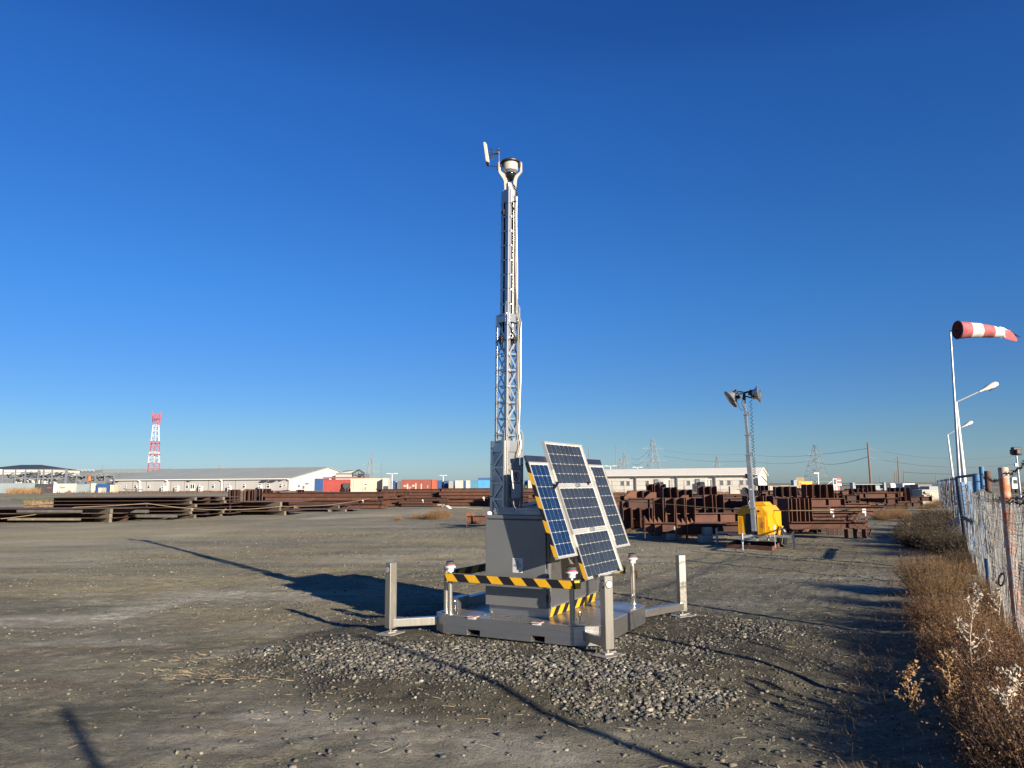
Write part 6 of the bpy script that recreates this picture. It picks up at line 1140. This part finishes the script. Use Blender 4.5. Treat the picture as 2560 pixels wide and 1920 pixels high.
# ================================================================== things on the right plain
a = P(1825, 1228, 70); b_ = P(2048, 1228, 70); n_ = 9; Lb = (b_.x - a.x) / n_
T_ = thing('concrete_wall', 'low grey concrete block wall behind the rusty steel right of the light tower', 'wall', (a.x, 70, 0)); zt = P(1950, 1214, 70).z
for k in range(n_): mb = MB(); mb.box(k * Lb + .01, (k + 1) * Lb - .01, 0, .5, 0, zt + random.uniform(-.05, .02)); build(mb, 'block', 'concrete', T_, bevel=.03)
T_ = thing('generator', 'yellow generator unit with wire cage on top standing on the concrete blocks', 'generator', (P(1993, 1215, 95).x, 95, P(1993, 1214, 95).z)); k_ = 95 / F; hh = 10.5 * k_
mb = MB(); mb.box(3 * k_, 41 * k_, 0, 1, 0, hh); build(mb, 'body', 'yellow_paint', T_, bevel=.04); mb = MB(); mb.box(38 * k_, 40.4 * k_, -.02, 0, .05, hh - .05); mb.box(6 * k_, 10 * k_, -.02, 0, hh * .3, hh * .6); build(mb, 'vent', 'dark_grey', T_); mb = MB()
for x in np.linspace(-1, 18, 6): mb.box(x * k_, x * k_ + .03, .1, .13, hh, hh + 9 * k_)
for z in (3, 6, 9): mb.box(-1 * k_, 18 * k_, .1, .13, hh + z * k_ - .03, hh + z * k_)
build(mb, 'cage', 'yellow_paint', T_); mb = MB(); mb.box(-8 * k_, 1 * k_, 0, 1, 0, hh * 1.3); build(mb, 'grey_box', 'light_blue_grey', T_)
T_ = thing('barrier', 'red and white striped concrete barrier beside a round red sign', 'barrier', (P(2069, 1222, 75).x, 75, 0)); k_ = 75 / F; z0_, z1_ = P(2080, 1221, 75).z, P(2080, 1210.5, 75).z; mb = MB(); n_ = 9
for k in range(n_): 
    x0_, x1_ = k * 31.0 / n_ * k_, (k + 1) * 31.0 / n_ * k_; s0, s1_ = 2.0 * k_, 0; mb.add([(x0_, 0, 0), (x1_, 0, 0), (x1_ * .86 + .1, .3, z1_), (x0_ * .86 + .1, .3, z1_), (x0_, .9, 0), (x1_, .9, 0), (x1_ * .86 + .1, .6, z1_), (x0_ * .86 + .1, .6, z1_)], [(0, 1, 2, 3), (7, 6, 5, 4), (0, 3, 7, 4), (1, 5, 6, 2), (3, 2, 6, 7)], k % 2)
build(mb, 'striped_body', ['red_paint', 'white_paint'], T_)
T_ = thing('stop_sign', 'round red sign on a post behind the striped barrier', 'sign', (P(2098, 1222, 80).x, 80, 0)); zc = P(2098, 1201, 80).z; mb = MB(); mb.tube([(0, 0, 0), (0, 0, zc)], .03, 6); build(mb, 'post', 'white_paint', T_); mb = MB(); mb.lathe([(.28, -.01), (.28, .01)], 8, 0, Matrix.Translation((0, -.04, zc)) @ Matrix.Rotation(R(90), 4, 'X')); mb.box(-.2, .2, -.06, -.052, zc - .04, zc + .04, 1); build(mb, 'disc', ['red_paint', 'white_paint'], T_); mb = MB(); mb.box(-.25, .25, -.05, -.03, zc - .55, zc - .33); build(mb, 'lower_plate', 'white_paint', T_)
T_ = thing('booth', 'small white framed booth top beside the round red sign', 'booth', (P(2080, 1222, 85).x, 85, 0)); mb = MB(); q = lambda x, y: (P(x, y, 85).x - P(2080, 1222, 85).x, P(x, y, 85).z)
for x in (2082, 2090): a_, z_ = q(x, 1198); mb.box(a_, a_ + .06, 0, .06, 0, z_)
a_, z_ = q(2082, 1198); mb.box(a_, a_ + .45, 0, .4, z_, z_ + .06); mb.bar((q(2071, 1209)[0], 0, q(2071, 1209)[1]), (q(2080, 1203)[0], 0, q(2080, 1203)[1]), .05, .05); build(mb, 'frame', 'white_paint', T_)
for i, (x, yt, w_, hp, Y, m_, lab) in enumerate(((2240, 1208, 24, 12, 85, 'white_fabric', 'pale canvas tent by the utility poles'), (2272, 1209, 30, 11, 80, 'white_paint', 'white truck box near the right fence'), (2290, 1212, 22, 10, 78, 'light_blue_grey', 'grey cabin right of the white truck box'), (2312, 1211, 34, 16, 74, 'mid_grey', 'dark grey machine parts near the right fence'), (2334, 1216, 22, 14, 66, 'light_blue_grey', 'pale stacked crates nearest the right fence'), (2325, 1224, 40, 8, 60, 'concrete', 'low concrete slab stack near the right fence'), (2195, 1220, 16, 6, 90, 'stone_pale', 'pale rubble beside the painted girder'))):
    a = P(x - w_ / 2, yt, Y); k_ = Y / F; mb = MB()
    if i == 0: mb.add([(0, 0, 0), (w_ * k_, 0, 0), (w_ * k_, 1.5, 0), (0, 1.5, 0), (w_ * k_ * .25, .7, a.z), (w_ * k_ * .7, .7, a.z)], [(0, 1, 5, 4), (1, 2, 5), (2, 3, 4, 5), (3, 0, 4)])
    else:
        mb.box(0, w_ * k_, 0, 1.5, 0, a.z)
        for k in range(5): u = random.uniform(0, w_ * k_ * .8); zz_ = a.z * random.uniform(.3, .9); mb.box(u, u + random.uniform(.2, .5), -.15, -.01, zz_ - .15, zz_)
    tag(build(mb, ('tent', 'truck_box', 'cabin', 'machine_parts', 'crate_stack', 'slab_stack', 'rubble')[i], m_, loc=(a.x, Y, 0)), lab, ('tent', 'truck', 'cabin', 'machinery', 'crates', 'slabs', 'rubble')[i])
mb = MB(); a = P(1400, 1211, 420); mb.prism([(0, 0), (3, 1.4), (40, 1.4), (43, 0)], -60, 400, 0, Matrix.Translation((a.x + 120, 420, -1.2)) @ Matrix.Rotation(R(90), 4, 'Z') @ Matrix.Rotation(R(90), 4, 'X')); build(mb, 'embankment', 'dark_grey', kind='structure')
T_ = thing('van', 'small white van far beyond the fence', 'van', (P(2518, 1207, 110).x, 110, 0)); k_ = 110 / F; za, zb = .35, P(2525, 1194, 110).z
mb = MB(); mb.prism([(0, .4), (14 * k_, .4), (14 * k_, zb), (2.5 * k_, zb), (0, (zb + .4) / 2)], -1, 1, 0, Matrix.Rotation(R(90), 4, 'X')); build(mb, 'body', 'white_paint', T_, bevel=.05); mb = MB(); mb.box(4 * k_, 13 * k_, -1.03, -1.005, zb * .62, zb * .86); build(mb, 'window', 'glass_dark', T_)
for x in (3, 11): mb = MB(); mb.lathe([(.38, -.1), (.38, .1)], 12, T=Matrix.Translation((x * k_, -1, .38)) @ Matrix.Rotation(R(90), 4, 'X')); build(mb, 'wheel', 'rubber', T_)
for i, (cx_, cy_, rx_, ry_, h_) in enumerate(((14.5, 21, 4.5, 3.0, 1.35), (10.6, 13.5, 2.6, 2.2, .75), (18, 16, 4, 3, 1.5), (25, 34, 7, 5, 1.5), (12.0, 9.5, 3, 2.5, .5))):
    mb = MB(); vs = []; n_, m2 = 28, 12
    for k in range(m2 + 1):
        for j in range(n_): r_ = k / m2; a = 2 * math.pi * j / n_; x_, y_ = rx_ * r_ * math.cos(a), ry_ * r_ * math.sin(a); vs.append((x_, y_, h_ * (math.cos(r_ * math.pi) * .5 + .5) * (1 + .3 * mnoise.noise(Vector((x_ * .6, y_ * .6, i)))) + .12 * mnoise.noise(Vector((x_ * 2, y_ * 2, i))) - .06))
    mb.add(vs, [((k + 1) * n_ + j, (k + 1) * n_ + (j + 1) % n_, k * n_ + (j + 1) % n_, k * n_ + j) for k in range(m2) for j in range(n_)]); tag(build(mb, 'earth_mound', 'earth_pale', loc=(cx_, cy_, 0), smooth=True), ('large pale earth mound behind the brown fence post', 'low earth mound just behind the orange fence post', 'pale earth mound at the right edge behind the fence', 'far pale earth mound behind the blue posts', 'flat spill of earth behind the near fence')[i], 'earth mound')
# ================================================================== dry bushes and weeds
def bush_mesh(name, mats, n, h, spread, seed, leaf=.5, up=.6, thick=.0022, lsize=.012):
    """many curved twigs fanning from the root with small seed heads / leaf scraps"""
    rg = np.random.default_rng(seed); V = []; Fc = []; MI = []; nv = 0
    for i in range(n):
        az = rg.random() * 6.283; el = math.acos(1 - rg.random() * (1 - up)) if rg.random() < .9 else rg.random() * 1.4; L_ = h * (.45 + .6 * rg.random()); r0_ = rg.random() ** .5 * spread * .6
        p_ = np.array([r0_ * math.cos(az + rg.normal() * .6), r0_ * math.sin(az + rg.normal() * .6), 0.]); d = np.array([math.sin(el) * math.cos(az), math.sin(el) * math.sin(az), math.cos(el)]); seg = 4; pts = [p_.copy()]
        for s_ in range(seg): d = d + rg.normal(size=3) * .22 + np.array([0, 0, .05]); d /= np.linalg.norm(d); p_ = p_ + d * L_ / seg; p_[2] = max(p_[2], .01); pts.append(p_.copy())
        side = np.cross(d, [rg.normal(), rg.normal(), rg.normal()]); side /= np.linalg.norm(side) + 1e-9; w_ = thick * (.7 + .8 * rg.random())
        for s_, q in enumerate(pts): ww = w_ * (1 - .7 * s_ / seg); V.append(q - side * ww); V.append(q + side * ww)
        for s_ in range(seg): a = nv + s_ * 2; Fc.append((a, a + 1, a + 3, a + 2)); MI.append(0)
        nv += (seg + 1) * 2; k = int(leaf * 8)
        for _ in range(k):
            j = 1 + int(rg.random() * seg * .999); c_ = pts[j] * rg.random() + pts[j - 1] * (1 - rg.random()) if False else pts[j - 1] + (pts[j] - pts[j - 1]) * rg.random(); c_ = c_ + rg.normal(size=3) * .014; u_ = rg.normal(size=3); u_ /= np.linalg.norm(u_); v_ = np.cross(u_, rg.normal(size=3)); v_ /= np.linalg.norm(v_) + 1e-9; sz_ = lsize * (.5 + rg.random())
            V += [c_ - u_ * sz_, c_ + v_ * sz_ * .45, c_ + u_ * sz_, c_ - v_ * sz_ * .45]; Fc.append((nv, nv + 1, nv + 2, nv + 3)); MI.append(1 if rg.random() < .75 else 0); nv += 4
    me = bpy.data.meshes.new(name); me.from_pydata([tuple(v) for v in V], [], Fc)
    for m_ in mats: me.materials.append(M[m_])
    me.polygons.foreach_set('material_index', MI); me.update(); return me
BR_ = [bush_mesh('dry_bush', ['dry_brown', 'dry_tan'], 1500, .52, .42, s_, 1.1, .5, .0016, .009) for s_ in (1, 2)] ; BT = [bush_mesh('dry_bush', ['dry_tan', 'dry_tan'], 1300, .66, .34, s_, .9, .78, .0015, .008) for s_ in (3, 4)]
BG = [bush_mesh('dry_bush', ['dark_plant', 'dry_green'], 1500, .85, .65, s_, 1.1, .4, .003, .018) for s_ in (5, 6)]; BD_ = [bush_mesh('dry_bush', ['dark_plant', 'dry_brown'], 1200, .5, .42, s_, 1.0, .45, .0016, .009) for s_ in (7, 8)]
rb = random.Random(5)
def bush(p_, me, sc, lab, grp, kz=1.0): o = obj('dry_bush', me, None, (p_.x, p_.y, gzf(p_.x, p_.y) - .02), (rb.uniform(-.1, .1), rb.uniform(-.1, .1), rb.uniform(0, 6.28)), label=lab, cat='bush', group=grp); o.scale = (sc, sc, sc * kz); return o
spots = [(2275, 1490, 'T', 1.0), (2320, 1500, 'T', .9), (2290, 1530, 'T', .85), (2300, 1590, 'B', .85), (2345, 1560, 'B', .8), (2395, 1590, 'D', .8), (2365, 1640, 'T', .8), (2330, 1660, 'B', .8), (2390, 1690, 'B', .85), (2440, 1640, 'B', .8), (2480, 1610, 'B', .8), (2420, 1740, 'D', .85), (2370, 1760, 'B', .75), (2330, 1770, 'D', .6), (2470, 1700, 'B', .85), (2500, 1760, 'D', .85), (2440, 1810, 'B', .8), (2380, 1840, 'D', .7), (2500, 1850, 'B', .9), (2550, 1800, 'B', .9), (2300, 1850, 'D', .5), (2330, 1900, 'D', .6), (2400, 1910, 'B', .75), (2480, 1920, 'B', .8), (2560, 1900, 'B', .9), (2270, 1780, 'D', .4), (2250, 1900, 'D', .35), (2540, 1690, 'B', .7), (2275, 1560, 'D', .7), (2262, 1420, 'B', .45), (2320, 1440, 'T', .4), (2350, 1425, 'D', .6), (2385, 1440, 'B', .5), (2400, 1470, 'B', .55), (2420, 1500, 'B', .7), (2440, 1540, 'B', .75), (2365, 1500, 'D', .5), (2500, 1560, 'T', .7), (2290, 1450, 'D', .35), (2310, 1700, 'D', .55), (2560, 2000, 'B', 1), (2450, 2000, 'B', .9), (2350, 2000, 'D', .7)]
for x, y, k, sc in [s_ for i_, s_ in enumerate(spots) if i_ not in (4, 5, 8, 10, 13, 16, 21, 26, 29, 33, 36)]:
    g = G(x + (65 if k != 'D' else 85) * (y - 1210) / 400 + max(0, y - 1640) * .16, y); me_, lab = {'T': (rb.choice(BT), 'tan upright dry bush in the verge left of the fence'), 'B': (rb.choice(BR_), 'brown dry bush in the verge beside the fence'), 'D': (rb.choice(BD_), 'dark low dry bush at the edge of the gravel near the fence')}[k]; bush(g, me_, sc * 1.0, lab, {'T': 'tan dry bushes by the fence', 'B': 'brown dry bushes by the fence', 'D': 'dark dry bushes by the fence'}[k])
for Y in np.arange(1.6, 3.4, .5):
    for off in (.35, 1.0): p_ = fpt(Y, 0, off + rb.uniform(-.2, .2)); 
    bush(fpt(Y, 0, .35 + rb.uniform(-.25, .35)), rb.choice(BR_), .85, 'brown dry bush in the verge beside the fence', 'brown dry bushes by the fence')
for x, y, sc in ((2300, 1372, 1.3), (2335, 1362, 1.5), (2365, 1378, 1.2), (2392, 1395, 1.1), (2320, 1340, 1.5), (2350, 1330, 1.5), (2378, 1350, 1.3), (2290, 1345, 1.1), (2340, 1305, 1.4), (2372, 1318, 1.3), (2310, 1318, 1.3), (2385, 1385, .9), (2405, 1412, .8)): bush(G(x, y), rb.choice(BG), sc * .72 * rb.uniform(.8, 1.15), 'dark green brown bush in the thicket before the blue gate', 'bushes of the dark thicket by the gate', .8)
for x, y, sc in ((2330, 1270, 1.3), (2350, 1262, 1.4), (2312, 1278, 1.1), (2372, 1268, 1.3), (2200, 1300, 1.2), (2222, 1298, 1.3), (2245, 1296, 1.3), (2262, 1298, 1.1), (2232, 1285, 1.2), (2255, 1282, 1.2), (2208, 1290, 1.0), (2345, 1248, 1.6), (2330, 1250, 1.5)): bush(G(x, y), rb.choice(BT), sc * .85, 'tawny dry bush at the right end of the rusty steel', 'tawny bushes beyond the thicket', .75)
for x, y, sc in ((1087, 1299, .8), (1095, 1297, .9), (1108, 1296, .8), (1070, 1297, .6), (1040, 1297, .5), (995, 1301, .4)): bush(P(x, y, 50).xy.to_3d() if False else G(x, y + 0), rb.choice(BT), sc * 1.3, 'pale dry weed at the foot of the low middle beam pile', 'pale weeds by the beam pile', .8)
for x, y in ((1575, 1330), (1640, 1338), (1652, 1334), (1712, 1342), (1722, 1339), (1733, 1341)): bush(G(x, y), rb.choice(BT), .5, 'pale dry tuft under the rusty girder', 'pale tufts under the girders', .6)
# tall pale weed
def weed(p_, h, lab, seed, m_='dry_white'):
    rw_ = random.Random(seed); T_ = thing('dry_weed', lab, 'weed', (p_.x, p_.y, gzf(p_.x, p_.y))); mb = MB(); lf = MB(); main = [Vector((.06 * math.sin(i * .7 + seed) * i / 6, .0, h * i / 6)) for i in range(7)]; mb.tube(main, [.008 - .001 * i for i in range(7)], 5)
    def leafs(q, n_, s_):
        for _ in range(n_): c_ = q + Vector((rw_.gauss(0, .014), rw_.gauss(0, .014), rw_.gauss(0, .014))); u = Vector((rw_.gauss(0, 1), rw_.gauss(0, 1), rw_.gauss(0, 1))).normalized() * s_; v = u.cross(Vector((rw_.gauss(0, 1), rw_.gauss(0, 1), rw_.gauss(0, 1)))).normalized() * s_ * .5; lf.add([c_ - u, c_ + v, c_ + u, c_ - v], [(0, 1, 2, 3)])
    for k in range(11):
        t_ = .15 + .8 * k / 11; q = main[min(5, int(t_ * 6))].lerp(main[min(6, int(t_ * 6) + 1)], t_ * 6 % 1); a = rw_.uniform(0, 6.28) if k % 3 else (0 if k % 2 else 3.14); L_ = h * (.42 - .30 * t_) * rw_.uniform(.6, 1.25); pts = [q]; d = Vector((math.cos(a), math.sin(a) * .6, .55)).normalized()
        for s_ in range(5): d = (d + Vector((rw_.gauss(0, .25), rw_.gauss(0, .25), .16))).normalized(); pts.append(pts[-1] + d * L_ / 5); leafs(pts[-1], 5, .014)
        mb.tube(pts, [.005, .0045, .004, .003, .0025, .002], 4)
    leafs(main[-1], 20, .016); leafs(main[-2], 12, .015); build(mb, 'stem', m_, T_); build(lf, 'seed_heads', m_, T_, kind='stuff')
weed(G(2440, 1745), .78, 'tall pale dry weed with branching seed heads among the brown bushes', 4); weed(G(2545, 1925), .48, 'pale dry weed at the bottom right corner', 9); weed(G(2500, 1565), .5, 'small white dry weed close to the fence foot', 12); weed(G(2290, 1830), .38, 'short tan dry weed at the lower edge of the bushes', 15, 'dry_tan'); weed(G(2372, 1835), .42, 'twiggy tan weed standing in the dark bushes', 18, 'dry_tan'); weed(G(2272, 1360), .55, 'little pale weed before the dark thicket', 22, 'dry_white')
# half buried tyre
tp = G(2352, 1500); mb = MB(); T2 = Matrix.Translation((tp.x, tp.y, .14)) @ Matrix.Rotation(R(35), 4, 'Z') @ Matrix.Rotation(R(75), 4, 'X'); mb.lathe([(.17, -.07), (.26, -.09), (.30, -.05), (.30, .05), (.26, .09), (.17, .07)], 28, 0, T2, cap=False); tag(build(mb, 'tyre', 'rubber', smooth=True), 'old black tyre half hidden among the bushes by the fence', 'tyre')
# far grasses on the left
def grass_patch(name, x0, x1, y0_, y1_, n, ln, wd, m_):
    xs_, ys_ = [], []
    for _ in range(n): g = G(random.uniform(x0, x1), random.uniform(y0_, y1_)); xs_.append(g.x); ys_.append(g.y)
    pts = np.stack([np.array(xs_), np.array(ys_), np.zeros(n)], -1); return blades(name, pts, ln, wd, m_, zup=1.5)
grass_patch('dry_grass', 60, 190, 1252, 1275, 4000, .26, .010, 'dry_tan'); grass_patch('dry_grass', 60, 190, 1256, 1272, 700, .26, .010, 'straw'); grass_patch('green_grass', 30, 170, 1247, 1252, 1800, .16, .012, 'green_grass'); grass_patch('dry_grass', 20, 100, 1232, 1236, 2200, 1.3, .04, 'dry_tan'); grass_patch('dry_grass', 100, 700, 1231, 1234, 2200, .5, .05, 'dry_brown'); grass_patch('dry_grass', 1530, 1900, 1226, 1234, 1500, .6, .03, 'dry_tan')
xx = rng.uniform(2.2, 6.5, 7000); yy = xx * 0 + 4 + 13 * rng.random(7000); lx = 4.99 + (yy - 7.77) * .543; xx = lx - .1 - 1.5 * rng.random(7000) ** 1.3; blades('dry_grass', np.stack([xx, yy, gz(xx, yy)], -1), .08, .0018, 'dry_tan', zup=1.3)
heap('earth_heap', 'small brown earth heap before the white banner', 'earth heap', 172, 190, 22, 9, 'dry_brown', py=1232); heap('earth_heap', 'low rust coloured tuft heap in front of the blue container', 'earth heap', 237, 120, 14, 6, 'dry_brown', py=1240)

# ------------------------------------------------------------------ labels: count alike things from the left (or from the camera along the fence)
byl = {}
for o in S.objects:
    if o.parent is None and 'label' in o and 'category' in o: byl.setdefault(o['label'], []).append(o)
for lab, os_ in byl.items():
    if len(os_) < 2: continue
    fence_side = 'bush' in lab and 'steel' not in lab
    key = (lambda o: o.location.y) if fence_side else (lambda o: PX(o.location) if o.location.y > .5 else 9999)
    for k, o in enumerate(sorted(os_, key=key)):
        l2 = lab + (', %s from the camera' % ORD[k] if fence_side else ', %s from the left' % ORD[k]); w_ = l2.split()
        if len(w_) > 16: l2 = ' '.join([x_ for x_ in w_ if x_ not in ('the', 'rusty', 'a', 'rust')][:16])
        o['label'] = l2
